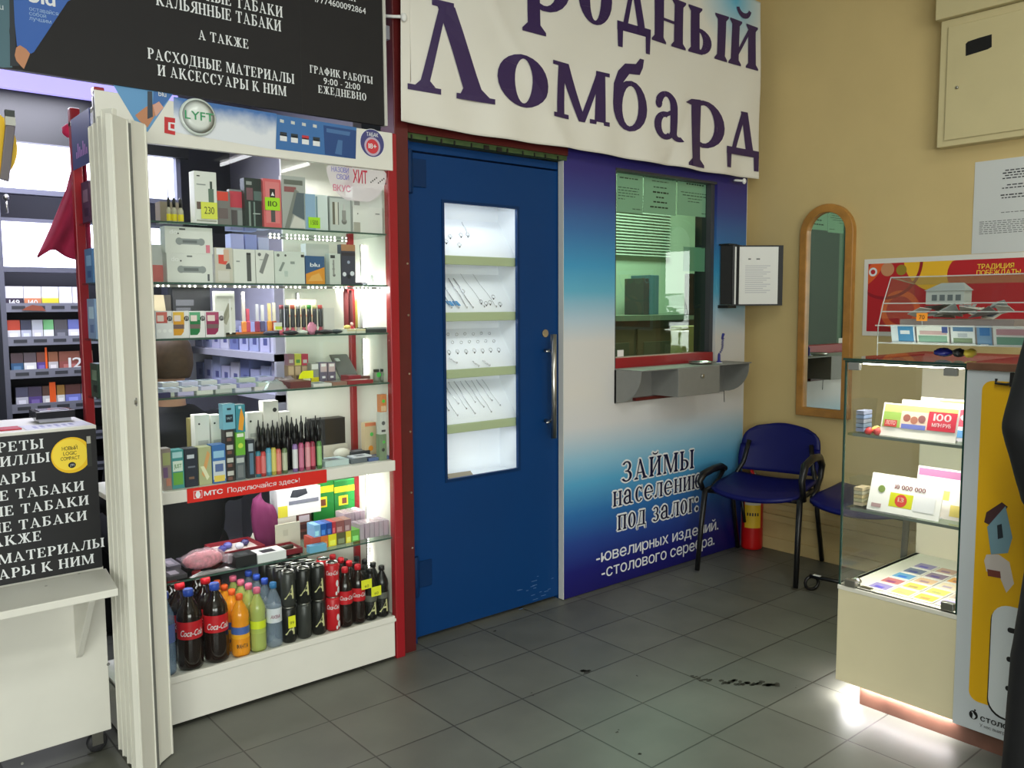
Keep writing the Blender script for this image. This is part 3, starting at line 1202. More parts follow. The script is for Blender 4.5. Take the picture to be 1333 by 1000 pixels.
# ------------------------------------------------------------------ document binder on the panel
bn = thing('document_binder', 'black wall binder with white printed pages swung out beside the service window', 'binder', (3.92, 2.84, 1.36))
g = MB()
for i, dx in enumerate((0, .014, .03)):
    a = math.radians(-36-16*(2-i))
    ux, uy = math.cos(a), math.sin(a)
    L_ = .06 if i < 2 else .03
    p0 = Vector((3.885+dx, 2.855, 0))
    p1 = p0+Vector((ux, uy, 0))*(.10 if i < 2 else .05)
    nn = Vector((-uy, ux, 0))*.004
    g.hexa(BLACK, [(p0.x, p0.y, 1.395), (p1.x, p1.y, 1.395), (p1.x+nn.x, p1.y+nn.y, 1.395), (p0.x+nn.x, p0.y+nn.y, 1.395)],
           [(p0.x, p0.y, 1.715), (p1.x, p1.y, 1.715), (p1.x+nn.x, p1.y+nn.y, 1.715), (p0.x+nn.x, p0.y+nn.y, 1.715)])
g.box(BLACK, 3.88, 3.955, 2.80, 2.866, 1.375, 1.392)
g.box(BLACK, 3.88, 3.955, 2.80, 2.866, 1.715, 1.722)
g.build('bracket', bn)
A0, A1 = Vector((3.905, 2.795, 0)), Vector((4.13, 2.63, 0))
uu = (A1-A0).normalized()
nn = Vector((uu.y, -uu.x, 0))   # toward the viewer


def page_box(g, mat, a, b, z0, z1, n0, n1):
    p, q = A0+uu*a, A0+uu*b
    c = [p+nn*n0, q+nn*n0, q+nn*n1, p+nn*n1]
    g.hexa(mat, [(v.x, v.y, z0) for v in c], [(v.x, v.y, z1) for v in c])


wp = (A1-A0).length
g = MB()
page_box(g, BLACK, 0, wp, 1.388, 1.712, 0, .006)
g.build('cover', bn)
g = MB()
page_box(g, WHITEP, .012, wp-.028, 1.396, 1.704, .006, .008)
for r in range(14):
    z = 1.60-.011*r
    page_box(g, M('faint_print', (196, 196, 200), .7), .07, wp-.07-.02*(r % 3), z, z+.004, .008, .0083)
for a, b in ((.085, .10), (.13, .15)):
    page_box(g, TXT, a, b, 1.635, 1.642, .008, .0083)
g.build('page', bn)

# ------------------------------------------------------------------ vinyl banner
BN_Y = 2.79


def ban_y(x, z):
    lo = max(0, 1-(z-2.06)/.5)
    y = BN_Y+.004*math.sin(7*x+3*z)+.003*math.sin(13*x-9*z)+.006*math.sin(21*x+6*z)*lo
    y += -.010*lo*lo*math.exp(-((x-3.50-.25*(z-2.06))/.06)**2)+.008*lo*math.exp(-((x-3.35-.5*(z-2.06))/.04)**2)
    y -= .006*math.exp(-((x-2.42+.8*(z-2.4))/.05)**2)
    return y


BX0, BX1, BZ0, BZ1 = 1.805, 4.118, 2.066, 3.02
bz0 = lambda x: 2.089-.012*(x-1.8)/2.3+.004*math.sin(5*x)+.006*math.exp(-((x-3.42)/.1)**2)


def bn_pt(u, v):
    x = BX0+(BX1-BX0)*u+.012*math.sin(3*v)*(u < .02)
    z0 = bz0(x)
    z = z0+(BZ1-z0)*v
    return (x, ban_y(x, z), z)


ba = thing('vinyl_banner', 'white vinyl banner with large dark purple lettering above the blue door', 'banner', (2.95, BN_Y, 2.08))


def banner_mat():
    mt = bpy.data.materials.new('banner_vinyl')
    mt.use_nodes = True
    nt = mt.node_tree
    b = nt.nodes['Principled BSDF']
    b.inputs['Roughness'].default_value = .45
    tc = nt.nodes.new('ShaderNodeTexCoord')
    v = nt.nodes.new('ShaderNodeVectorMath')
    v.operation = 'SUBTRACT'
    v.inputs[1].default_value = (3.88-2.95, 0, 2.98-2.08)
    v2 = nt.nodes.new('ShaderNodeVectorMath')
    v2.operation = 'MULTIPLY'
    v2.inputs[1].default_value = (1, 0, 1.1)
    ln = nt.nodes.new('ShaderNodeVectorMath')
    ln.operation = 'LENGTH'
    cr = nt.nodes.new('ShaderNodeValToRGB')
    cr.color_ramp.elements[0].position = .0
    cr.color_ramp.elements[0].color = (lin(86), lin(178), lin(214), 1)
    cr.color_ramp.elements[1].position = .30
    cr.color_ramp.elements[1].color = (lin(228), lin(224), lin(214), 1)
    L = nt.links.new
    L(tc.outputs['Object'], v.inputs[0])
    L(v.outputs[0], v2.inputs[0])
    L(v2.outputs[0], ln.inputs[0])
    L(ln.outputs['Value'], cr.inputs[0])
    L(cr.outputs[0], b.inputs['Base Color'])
    return mt


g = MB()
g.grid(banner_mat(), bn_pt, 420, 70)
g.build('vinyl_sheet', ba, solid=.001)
PURP = M('purple_print', (52, 30, 82), .4)
g = MB()


def letter(polys, px0, px1, py_top, py_bot, zt=None, zb=None):
    """one banner letter between two pixel columns; the box of the glyph maps on the box on the vinyl"""
    xs = [x for q in polys for x, y in q]
    ys = [y for q in polys for x, y in q]
    xa, z1 = at(px0, py_top, BN_Y)
    xb, z0 = at(px1, py_bot, BN_Y)
    z1 = zt if zt else z1
    z0 = zb if zb else z0
    for i, q in enumerate(polys):
        vs = []
        for x, y in q:
            X = xa+(xb-xa)*(x-min(xs))/(max(xs)-min(xs))
            Z = z0+(z1-z0)*(y-min(ys))/(max(ys)-min(ys))
            vs.append((X, ban_y(X, Z)-.0035-3e-5*(i % 20), Z))
        g.add(PURP, vs, [tuple(range(len(vs)))])


def sub(polys):
    """cut long quads so that the lettering follows the folds"""
    out = []
    for q in polys:
        if len(q) == 4:
            a, b, c, e = [Vector((p[0], p[1])) for p in q]
            for i in range(4):
                s, t = i/4, (i+1)/4
                out.append([tuple(a.lerp(e, s)), tuple(b.lerp(c, s)), tuple(b.lerp(c, t)), tuple(a.lerp(e, t))])
        else:
            out.append(q)
    return out


LAM = [[(.28, .93), (.28, 1), (.52, 1), (.52, .93)], [(.12, .05), (.22, .05), (.45, .97), (.37, .97)], [(.33, .96), (.53, .96), (.88, .05), (.66, .05)],
       [(0, 0), (.36, 0), (.36, .06), (0, .06)], [(.55, 0), (1, 0), (1, .06), (.55, .06)], [(.08, .06), (.16, .14), (.22, .14), (.30, .06)], [(.6, .06), (.64, .14), (.85, .14), (.94, .06)]]
DE = [[(.13, .08), (.27, .08), (.55, 1), (.43, 1)], [(.40, 1), (.60, 1), (.84, .12), (.62, .12)], [(0, .07), (1, .07), (1, .22), (0, .22)],
      [(0, .20), (.17, .20), (.15, -.22), (.02, -.22)], [(.83, .20), (1, .20), (.98, -.22), (.85, -.22)]]
EM = [[(.06, .05), (.20, .05), (.22, 1), (.10, 1)], [(0, 0), (.28, 0), (.28, .08), (0, .08)], [(.08, 1), (.28, 1), (.56, .06), (.46, .0)], [(.0, .93), (.2, .93), (.2, 1), (.0, 1)],
      [(.46, 0), (.56, .0), (.88, 1), (.78, 1)], [(.72, .05), (.92, .05), (.92, 1), (.76, 1)], [(.64, 0), (1, 0), (1, .08), (.64, .08)], [(.8, .93), (1, .93), (1, 1), (.8, 1)]]
G = lambda ch: serif_glyph(ch, .19, .07)[0]
letter(sub(LAM), 529, 643, 2, 137, zb=2.213, zt=2.57)
letter(sub(G('о')), 646, 712, 64, 146)
letter(sub(EM), 719, 793, 78, 166, zb=2.212)
letter(sub(G('б')), 798, 841, 68, 175)
letter(sub(G('а')), 851, 889, 115, 188, zb=2.20, zt=2.432)
letter(sub(G('р')), 892, 942, 125, 223)
letter(sub(DE), 946, 986, 141, 224)
ROW2 = 2.60
zc = {}
_, zb2 = at(870, 59, BN_Y)
_, zp2 = at(703, 46, BN_Y)
xh = .228
letter(sub(G('а')), 640, 672, 0, 30, zb=zb2, zt=zb2+xh)
letter(sub(G('р')), 676, 742, 0, 46, zb=zp2, zt=zb2+xh)
letter(sub(G('о')), 752, 796, 0, 33, zb=zb2-.004, zt=zb2+xh)
_, zd2 = at(825, 63, BN_Y)
letter(sub(DE), 803, 845, 0, 63, zb=zd2-.012, zt=zb2+xh+.02)
letter(sub(G('н')), 847, 893, 0, 60, zb=zb2, zt=zb2+xh)
letter(sub(G('ы')), 897, 946, 0, 78, zb=zb2, zt=zb2+xh)
letter(sub(G('и')), 949, 985, 0, 90, zb=zb2, zt=zb2+xh)
letter(sub(_ring(0, 0, 1, 1, .35, .5, 190, 350, 14)), 957, 977, 8, 28)
letter(sub(G('р')), 585, 636, 0, 40, zb=zp2, zt=zb2+xh) if False else None
letter(sub(serif_glyph('Н', .17, .06)[0]), 548, 632, 0, 30, zb=zb2, zt=zb2+xh*1.45)
g.build('lettering', ba)
for (x, z) in ((1.822, 2.47), (3.985, 2.058)):
    g = MB()
    g.tube(WHITEP, [(x, BN_Y-.012, z), (x-.03, BN_Y+.03, z+.006), (x-.06*(x < 2), BN_Y+.06, z+.01)], .006, 8)
    g.blob(WHITEP, x, BN_Y-.006, z, .014, .01, .016, 8, 6)
    g.build('tie', ba)

# ------------------------------------------------------------------ black sign board over the kiosk
SG_Y = 2.80
sg = thing('kiosk_sign', 'wide black sign board with white tobacco lettering above the display cabinet', 'sign', (1.1, SG_Y, 2.066))
g = MB()
g.box(DARK, .30, 1.738, SG_Y, SG_Y+.02, 2.066, 2.95)
g.box(M('board_edge', (196, 194, 186), .5), 1.738, 1.75, SG_Y-.004, SG_Y+.025, 2.066, 2.95)
g.box(M('board_seam', (26, 25, 26), .6), 1.405, 1.407, SG_Y-.0005, SG_Y, 2.066, 2.95)
g.build('board', sg)
g = MB()
ZT = ZU


def sline(s, a, b, cap, S=.19):
    xa, za = at(*a, SG_Y)
    xb, zb = at(*b, SG_Y)
    write(g, WPR, s, (xa, SG_Y-.001, (za+zb)/2), XU, ZU, cap, xb-xa, S=S)


sline('РАСХОДНЫЕ МАТЕРИАЛЫ', (192, 75.6), (383, 110), .033)
sline('И АКСЕССУАРЫ К НИМ', (205, 97), (373, 126.5), .033)
sline('А ТАКЖЕ', (258, 51), (324, 64), .030)
sline('КАЛЬЯННЫЕ ТАБАКИ', (203, 9), (366, 39), .036)
sline('ТРУБОЧНЫЕ ТАБАКИ', (203, -12), (368, 21.5), .036)
sline('ГРАФИК РАБОТЫ', (403, 94), (485, 110), .026)
sline('9:00 - 21:00', (421, 109), (469, 118), .022)
sline('ЕЖЕДНЕВНО', (414, 120), (477, 132), .026)
xa, za = at(410, 2, SG_Y)
xb, zb = at(476, 19, SG_Y)
write(g, WPR, '17774600092864', (xa, SG_Y-.001, (za+zb)/2), XU, ZU, .021, xb-xa, 'sans', bold=.01)
xa, za = at(424, -7, SG_Y)
xb, zb = at(463, 2, SG_Y)
write(g, WPR, 'ОГРНИП', (xa, SG_Y-.001, (za+zb)/2), XU, ZU, .022, xb-xa)
g.build('lettering', sg)
# the printed advert at the sign's left end
g = MB()


def sp(mat, pts, y):
    v = [at(a, b, SG_Y) for a, b in pts]
    g.add(mat, [(x, y, z) for x, z in v], [tuple(range(len(v)))])


sp(M('teal_grey_print', (70, 104, 116), .5), [(-60, -20), (-60, 78), (3, 88), (16, 88), (12, 40), (17, -10)], SG_Y-.0008)
sp(M('dark_print_band', (22, 30, 40), .5), [(12, -12), (19, -12), (20, 60), (25, 86), (13, 86)], SG_Y-.001)
sp(M('blue_advert_print', (16, 84, 170), .4), [(17, -14), (100, -4), (88, 2), (44, 68), (40, 70), (22, 60), (19, 30)], SG_Y-.0012)
sp(M('thumb_print', (190, 130, 92), .5), [(19, 72), (21, 62), (26, 59), (34, 64), (39, 70), (36, 78), (31, 90), (27, 86), (21, 79)], SG_Y-.0014)
xa, za = at(38, 2, SG_Y)
write(g, WPR, 'blu', (xa, SG_Y-.0016, za), XU, ZU, .05, .066, 'sans', bold=.03)
for i, s in enumerate(('оставайся', 'собой', 'лучшим')):
    xa, za = at(38, 13.5+6.2*i, SG_Y)
    write(g, M('pale_blue_print', (150, 180, 214), .5), s, (xa, SG_Y-.0016, za), XU, ZU, .011, None, 'sans')
xa, za = at(-2, 12, SG_Y)
write(g, M('grey_white_print', (190, 200, 204), .5), 'blu', (xa-.015, SG_Y-.0016, za), XU, ZU, .018, None, 'sans', bold=.02)
g.build('printed_advert', sg)
# ------------------------------------------------------------------ kiosk shell
g = MB()
g.box(KDARK, -.6, 1.86, 4.42, 4.46, 0, 2.45)
struct('wall_kiosk_back', g)
g = MB()
g.box(KGREY, 1.80, 1.84, 3.14, 4.42, 0, 2.45)
struct('wall_kiosk_right', g)
g = MB()
g.box(KDARK, -.64, -.6, 2.9, 4.46, 0, 2.45)
struct('wall_kiosk_left', g)
g = MB()
g.box(KGREY, -.6, 1.86, 2.85, 4.46, 2.40, 2.45)
struct('ceiling_kiosk', g)

# ------------------------------------------------------------------ glass display cabinet
CX0, CX1, CY0, CY1 = .735, 1.797, 2.815, 3.13
DECK, FAS = .165, .798
SH = [1.670, 1.476, 1.294, 1.102]
LOWS = .490
cb = thing('display_cabinet', 'tall white and red glass display cabinet full of smoking goods and drinks', 'display cabinet', (1.26, 2.97, 0))
g = MB()
g.box(WHITE, CX0, 1.752, CY0, CY0+.02, .012, .172)
g.box(WHITE, CX0, CX0+.02, CY0, CY1, .012, .172)
g.box(WHITE, CX1-.02, CX1, CY0+.03, CY1, .012, .172)
g.box(BLACK, CX0+.02, CX1-.02, CY0+.03, CY1-.01, 0, .03)
g.build('base', cb, bevel=.002)
g = MB()
g.box(WHITE, CX0, 1.775, CY0-.002, CY1, DECK-.012, DECK)
g.box(WHITE, CX0+.14, 1.752, CY0-.004, CY0+.012, DECK-.012, DECK+.012)
g.build('deck', cb, bevel=.002)
g = MB()
g.box(WHITE, CX0, 1.777, CY0-.008, CY0+.012, 1.905, 2.045)
g.box(WHITE, CX0, 1.777, CY0+.012, CY1, 1.985, 2.0)
hdr = g.build('header', cb, bevel=.002)
g = MB()
g.box(WHITE, CX0, 1.765, CY0-.005, CY0+.012, .757, FAS)
g.box(WHITE, CX0, 1.765, CY0+.012, CY1, FAS-.018, FAS)
fas = g.build('fascia_shelf', cb, bevel=.002)
for nm, x0, x1, y0, y1 in (('front_post', 1.757, CX1, CY0-.004, CY0+.028), ('rear_post', 1.745, 1.79, CY1-.03, CY1), ('rear_post', CX0, CX0+.03, CY1-.03, CY1)):
    g = MB()
    g.box(REDP, x0, x1, y0, y1, 0, 2.045)
    g.build(nm, cb, bevel=.003)
g = MB()
g.box(WHITE, CX0, CX0+.03, CY0-.004, CY0+.026, 0, 2.03)
g.box(REDP, CX0, CX0+.03, CY0-.005, CY0+.027, 2.03, 2.055)
g.build('front_post', cb, bevel=.003)
g = MB()
g.box(WHITE, 1.47, 1.745, CY1-.012, CY1, .172, 1.985)
g.build('back_panel', cb)
g = MB()
g.box(WHITE, 1.768, 1.790, CY0+.028, CY1-.03, .172, 1.985)
g.build('side_panel', cb)
for z in SH+[LOWS]:
    g = MB()
    x1 = 1.765
    g.box(SHELFG, CX0+.01, x1, CY0+.016, CY1-.014, z-.006, z)
    g.box(M('glass_edge', (66, 92, 82), .2), CX0+.01, x1, CY0+.0155, CY0+.016, z-.006, z)
    g.build('glass_shelf', cb)
g = MB()
for z0, z1 in ((.172, .757), (FAS, 1.905)):
    g.add(GLASS, [(CX0+.02, CY0+.003, z0), (1.757, CY0+.003, z0), (1.757, CY0+.003, z1), (CX0+.02, CY0+.003, z1)], [(0, 1, 2, 3)])
g.build('front_pane', cb)
g = MB()
g.add(GLASS, [(CX0+.002, CY0+.026, .172), (CX0+.002, CY1-.03, .172), (CX0+.002, CY1-.03, 1.985), (CX0+.002, CY0+.026, 1.985)], [(0, 1, 2, 3)])
g.build('side_pane', cb)


def led_line(p0, p1, n, size=.004, gaps=None, w_=None):
    """a white tape with glowing diodes"""
    p0, p1 = Vector(p0), Vector(p1)
    g = MB()
    d_ = (p1-p0)
    b = .004
    lo = [min(p0[i], p1[i])-(b if abs(d_[i]) < .5*d_.length else 0) for i in range(3)]
    hi = [max(p0[i], p1[i])+(b if abs(d_[i]) < .5*d_.length else 0) for i in range(3)]
    g.box(LEDT, lo[0], hi[0], lo[1]+.002, hi[1]+.002, lo[2], hi[2])
    o = g.build('led_tape', cb)
    g = MB()
    for i in range(n):
        if gaps and gaps(i):
            continue
        p = p0+d_*((i+.5)/n)
        k = size*random.uniform(.7, 1.15)
        g.blob(LED, p.x, p.y-.005, p.z, k, .003, k, 8, 5)
    g.build('diodes', o, kind='stuff')
    return o


led_line((.86, CY0+.02, SH[1]-.012), (1.74, CY0+.02, SH[1]-.012), 52, .0036, lambda i: i % 11 in (5, 10))
led_line((1.40, CY1-.03, SH[0]-.012), (1.74, CY1-.03, SH[0]-.012), 20, .004, lambda i: i % 7 in (3,))  # added glowing row, stands for diode dots reflected from the back
for x, y, z0, z1, n in ((1.757, 3.02, 1.12, 1.265, 22), (1.757, 3.02, 1.30, 1.64, 40), (1.757, 3.02, .19, .475, 24), (1.757, 3.02, .51, .75, 30), (1.52, CY1-.02, 1.31, 1.45, 14)):
    led_line((x, y, z0), (x, y, z1), n, .0045)
led_line((CX0+.045, CY0+.03, .80), (CX0+.045, CY0+.03, 1.22), 34, .004)
area('cabinet_strip_light', (1.69, 3.02, 1.47), .03, .3, .8, (1, 1, .96), (0, math.radians(-90), 0))
area('cabinet_strip_light', (1.69, 3.02, .62), .22, .03, .2, (1, 1, .96), (0, math.radians(-90), 0))
area('cabinet_strip_light', (1.30, 2.90, SH[1]-.016), .85, .01, .6, (1, 1, .96))
area('cabinet_strip_light', (1.25, 2.97, SH[3]-.012), .85, .03, .55, (1, 1, .96))
area('cabinet_strip_light', (1.25, 2.97, .752), .85, .03, .9, (1, 1, .96))
area('cabinet_strip_light', (1.25, 2.93, LOWS-.01), .85, .03, .35, (1, 1, .96))

# header graphics
HY = CY0-.0085
SKY = M('sky_blue_print', (96, 152, 200), .4)
g = MB()


def hp(gb, mat, pts, k=0, Y=None):
    yy = (HY if Y is None else Y)-.0004*k
    v = [at(a, b, yy) for a, b in pts]
    gb.add(mat, [(x, yy, z) for x, z in v], [tuple(range(len(v)))])


def sky_mat():
    mt = bpy.data.materials.new('cloud_print')
    mt.use_nodes = True
    nt = mt.node_tree
    b = nt.nodes['Principled BSDF']
    b.inputs['Roughness'].default_value = .4
    tc = nt.nodes.new('ShaderNodeTexCoord')
    sp_ = nt.nodes.new('ShaderNodeSeparateXYZ')
    no = nt.nodes.new('ShaderNodeTexNoise')
    no.inputs['Scale'].default_value = 14
    no.inputs['Detail'].default_value = 6
    ad = nt.nodes.new('ShaderNodeMath')
    ad.operation = 'MULTIPLY_ADD'
    ad.inputs[1].default_value = .09
    mr = nt.nodes.new('ShaderNodeMapRange')
    mr.inputs['From Min'].default_value = 2.03
    mr.inputs['From Max'].default_value = 2.10
    cr = nt.nodes.new('ShaderNodeValToRGB')
    cr.color_ramp.elements[0].color = (lin(222), lin(226), lin(232), 1)
    cr.color_ramp.elements[1].color = (lin(64), lin(112), lin(176), 1)
    cr.color_ramp.elements[0].position = 0
    L = nt.links.new
    L(tc.outputs['Object'], sp_.inputs[0])
    L(tc.outputs['Object'], no.inputs['Vector'])
    L(no.outputs['Fac'], ad.inputs[0])
    L(sp_.outputs['Z'], ad.inputs[2])
    L(ad.outputs[0], mr.inputs['Value'])
    L(mr.outputs[0], cr.inputs[0])
    L(cr.outputs[0], b.inputs['Base Color'])
    return mt


hp(g, sky_mat(), [(226, 126), (360, 148), (358, 195), (226, 172)], 1)
hp(g, M('device_ad_blue', (58, 110, 170), .4), [(360, 149), (464, 166), (463, 207), (359, 194)], 1)
hp(g, M('device_ad_dark', (34, 70, 128), .4), [(421, 163), (464, 170), (463, 207), (423, 201)], 2)
hp(g, M('device_ad_mid', (70, 110, 160), .4), [(425, 167), (456, 172), (455, 177), (425, 172)], 3)
hp(g, M('device_ad_mid', (70, 110, 160), .4), [(440, 182), (446, 183), (445, 202), (436, 200)], 3)
for i in range(4):
    px = 369+14.3*i
    py = 155+2.2*i
    for (dx, dy, w_, h_, mt) in ((0, 20, 9, 8, WPR), (0, 16.5, 9, 5, M('pod_dark', (40, 50, 60), .4) if i != 2 else M('pod_red', (190, 50, 60), .4)), (-2, 0, 5, 4, M('pod_small', (200, 205, 200), .4))):
        hp(g, mt, [(px-w_/2+dx, py+dy), (px+w_/2+dx, py+dy+1.2), (px+w_/2+dx, py+dy+h_+1.2), (px-w_/2+dx, py+dy+h_)], 3)
g.build('advert_strip', hdr)
g = MB()
hp(g, SKY, [(147, 110), (225, 122.5), (192, 172), (175, 157)], 1)
hp(g, M('deep_blue_print', (58, 108, 172), .4), [(200, 119), (225, 122.8), (206, 146), (198, 150)], 2)
hp(g, M('thumb_print', (190, 130, 92), .5), [(176, 150), (190, 139), (208, 133), (207, 142), (192, 166), (182, 158)], 3)
hp(g, M('thumb_print2', (212, 160, 140), .5), [(199, 137), (207, 132), (213, 140), (203, 152)], 4)
hp(g, M('device_dark', (52, 62, 76), .4), [(192, 118.5), (198, 119), (199, 152), (192, 155)], 5)
xa, za = at(206, 125, HY)
write(g, WPR, 'blu', (xa, HY-.0024, za), XU, ZU, .016, None, 'sans', bold=.01)
g.build('triangle_sticker', hdr, label='blue triangular sticker with a hand holding a device')
g = MB()
RED2 = M('label_red', (196, 40, 44), .4)
hp(g, RED2, [(214, 152), (228, 154), (228, 176), (214, 173)], 2)
hp(g, WPR, [(219, 159), (228, 160), (228, 171), (219, 169)], 3)
hp(g, RED2, [(222, 161), (227, 162), (227, 168), (222, 167)], 4)
g.build('red_label', hdr)
xa, za = at(256.5, 153, HY)
g = MB()
g.lathe(M('pale_dome_rim', (214, 224, 218), .25), [(.056, 0), (.059, -.004), (.058, -.009), (.052, -.0125)], xa, HY-.002, za, 32, 'y')
g.lathe(M('dome_face', (222, 228, 222), .2), [(.052, -.0125), (.03, -.0165), (.002, -.018)], xa, HY-.002, za, 32, 'y')
dm = g.build('round_dome', hdr, label='round pale plastic dome badge')
g = MB()
write(g, M('lyft_green', (50, 150, 96), .4), 'LYFT', (xa-.046, HY-.0215, za-.012), XU, ZU, .026, .092, 'sans', bold=.015)
g.build('lettering', dm)
xa, za = at(484.5, 186.5, HY)
g = MB()
DBL = M('badge_blue', (66, 66, 124), .4)
def disc(gb, mat, x, z, r, y, n=32, sx=1):
    gb.add(mat, [(x+r*sx*math.cos(2*math.pi*i/n), y, z+r*math.sin(2*math.pi*i/n)) for i in range(n)], [tuple(range(n))])


disc(g, WPR, xa, za, .052, HY-.0005)
disc(g, DBL, xa, za, .050, HY-.0009)
disc(g, M('badge_pale', (190, 170, 190), .4), xa, za-.012, .034, HY-.0012)
disc(g, M('badge_red', (206, 56, 66), .4), xa, za-.012, .026, HY-.0015)
write(g, WPR, 'ТАБАК', (xa, HY-.002, za+.024), XU, ZU, .013, .05, 'sans', 'c', bold=.03)
write(g, WPR, '18+', (xa, HY-.002, za-.020), XU, ZU, .018, .034, 'sans', 'c', bold=.03)
g.build('age_badge', hdr, label='round blue and red 18+ tobacco age badge')
# MTS strip on the fascia
FY = CY0-.0058
g = MB()
MR = M('mts_red', (214, 44, 36), .35)
hp(g, MR, [(243, 637.5), (425, 612.5), (425, 628), (243, 653)], 0, FY)
x0, z1 = at(243, 637, FY)
x1, z0 = at(425, 629, FY)
g = MB()
g.box(MR, x0, x1, FY-.003, FY, .752, .800)
ms = g.build('phone_strip', fas, label='red strip with white operator lettering')
g = MB()
yl = FY-.0036
g.box(WPR, x0+.021, x0+.049, yl, FY-.003, .764, .790)
g.box(MR, x0+.0225, x0+.0475, yl-.0003, FY-.003, .7655, .7885)
n = 20
g.add(WPR, [(x0+.035+.0085*math.cos(2*math.pi*i/n), yl-.0006, .776+.0105*math.sin(2*math.pi*i/n)+(.002 if math.sin(2*math.pi*i/n) > .8 else 0)) for i in range(n)], [tuple(range(n))])
write(g, WPR, 'МТС', (x0+.056, yl, .769), XU, ZU, .0145, .062, 'sans', bold=.05)
write(g, WPR, 'Подключайся здесь!', (x0+.135, yl, .768), XU, ZU, .0165, .265, 'sans')
g.build('lettering', ms)
# round sticker on the glass
xa, za = at(465, 222, CY0)
g = MB()
sv = []
RS = .125
for i in range(40):
    a = math.pi+math.pi*i/39
    sv.append((xa+RS*math.cos(a), CY0+.001, max(1.782, za+.0+RS*.95*math.sin(a))))
zt = 1.902
sv = [(xa-RS*.93, CY0+.001, zt)]+sv+[(xa+RS*.93, CY0+.001, zt)]
g.add(M('translucent_sticker', (225, 218, 222), .5, alpha=.72), sv, [tuple(range(len(sv)))])
rsk = g.build('round_glass_sticker', cb, label='translucent round white sticker on the cabinet glass')
g = MB()
V1, V2 = M('violet_print', (120, 118, 190), .5), M('crimson_print', (190, 40, 70), .5)
write(g, V1, 'НАЗОВИ', (xa-.105, CY0+.0003, 1.880), XU, ZU, .017, .07, 'sans', bold=.02)
write(g, V1, 'СВОЙ', (xa-.085, CY0+.0003, 1.855), XU, ZU, .017, .05, 'sans', bold=.02)
write(g, V2, 'ХИТ', (xa-.018, CY0+.0003, 1.848), XU, ZU, .045, .06, 'sans', bold=.03)
write(g, M('pink_print', (206, 110, 140), .5), 'ВКУС', (xa-.10, CY0+.0003, 1.812), XU, ZU, .022, .07, 'sans', bold=.02)
for i in range(9):
    g.box(BLACK, xa+.055+.008*i, xa+.06+.008*i, CY0+.0002, CY0+.0004, 1.853+.006*((i*5) % 4), 1.858+.006*((i*5) % 4))
g.build('sticker_print', rsk)

# ------------------------------------------------------------------ folding shutter
SHM = M('shutter_white', (232, 230, 218), .45, noise=.05, nscale=5)
SHD = M('shutter_gap_shade', (92, 92, 86), .6)  # shade between the leaves, put into a darker grey
fs = thing('folding_shutter', 'folded white panel shutter standing between the kiosk counter and the display cabinet', 'shutter', (.76, 2.65, 0))


def leaf_panel(p0, p1, t, z0, z1, name='shutter_leaf', mat=None):
    p0, p1 = Vector((*p0, 0)), Vector((*p1, 0))
    u = (p1-p0).normalized()
    nv = Vector((u.y, -u.x, 0))*t
    g = MB()
    c = [p0, p1, p1-nv, p0-nv]
    g.hexa(mat or SHM, [(v.x, v.y, z0) for v in c], [(v.x, v.y, z1) for v in c])
    # a raised lip along both edges
    for a in (.0, .9):
        q0, q1 = p0+(p1-p0)*a, p0+(p1-p0)*(a+.1)
        c = [q0+nv*.18, q1+nv*.18, q1, q0]
        g.hexa(mat or SHM, [(v.x, v.y, z0) for v in c], [(v.x, v.y, z1-.004) for v in c])
    return g.build(name, fs, bevel=.003)


ZT_ = 1.955
flat = leaf_panel((.703, 2.535), (.765, 2.596), .018, .004, 1.925)
leaf_panel((.772, 2.604), (.830, 2.650), .018, .004, 1.93)
leaf_panel((.700, 2.62), (.722, 2.585), .016, .004, 1.95)
leaf_panel((.704, 2.68), (.724, 2.63), .016, .004, 1.94)
leaf_panel((.706, 2.735), (.722, 2.69), .016, .004, 1.93)
leaf_panel((.708, 2.785), (.724, 2.745), .016, .004, 1.93)
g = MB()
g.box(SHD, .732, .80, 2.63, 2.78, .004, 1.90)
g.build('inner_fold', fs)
for x, y in ((.7245, 2.583), (.7262, 2.628), (.7245, 2.686), (.7245, 2.742), (.7665, 2.600)):
    g = MB()
    g.box(SHD, x-.0042, x+.0042, y-.010, y+.02, .004, 1.915)  # dark strip added as the shade of the gap between two leaves
    g.build('gap_shade_strip', fs)
g = MB()
x, z = at(177, 523, 2.585)
g.lathe(STEEL, [(.008, 0), (.008, -.006), (.004, -.008)], x-.008, 2.580, z, 12, 'y')
g.box(GREYM, x-.017, x+.001, 2.577, 2.579, z-.012, z+.012)
g.build('lock', flat)

# ------------------------------------------------------------------ counter of the kiosk, at the left
KC = thing('kiosk_counter', 'white kiosk counter on castors with a black lettered board and a small shelf', 'counter', (.2, 2.95, 0))
KX0, KX1, KY = -.55, .690, 2.79
g = MB()
g.box(WHITE, KX0, KX1, KY, KY+.02, .075, .60)
g.box(WHITE, KX1-.02, KX1, KY+.02, 3.10, .075, 1.03)
g.box(WHITE, KX0, KX1, KY, 3.12, 1.025, 1.04)
g.build('body', KC, bevel=.002)
g = MB()
g.box(M('black_board', (24, 24, 27), .4), KX0, .686, KY-.008, KY+.012, .60, 1.030)
bo = g.build('black_board', KC)
g = MB()
yb_ = KY-.0092


def kline(s, rx, ry, cap, xw):
    """a line of lettering ended at its right-hand pixel"""
    xe, ze = at(rx, ry, KY-.008)
    write(g, WPR, s, (xe, yb_, ze), XU, ZU, cap, xw, align='r')


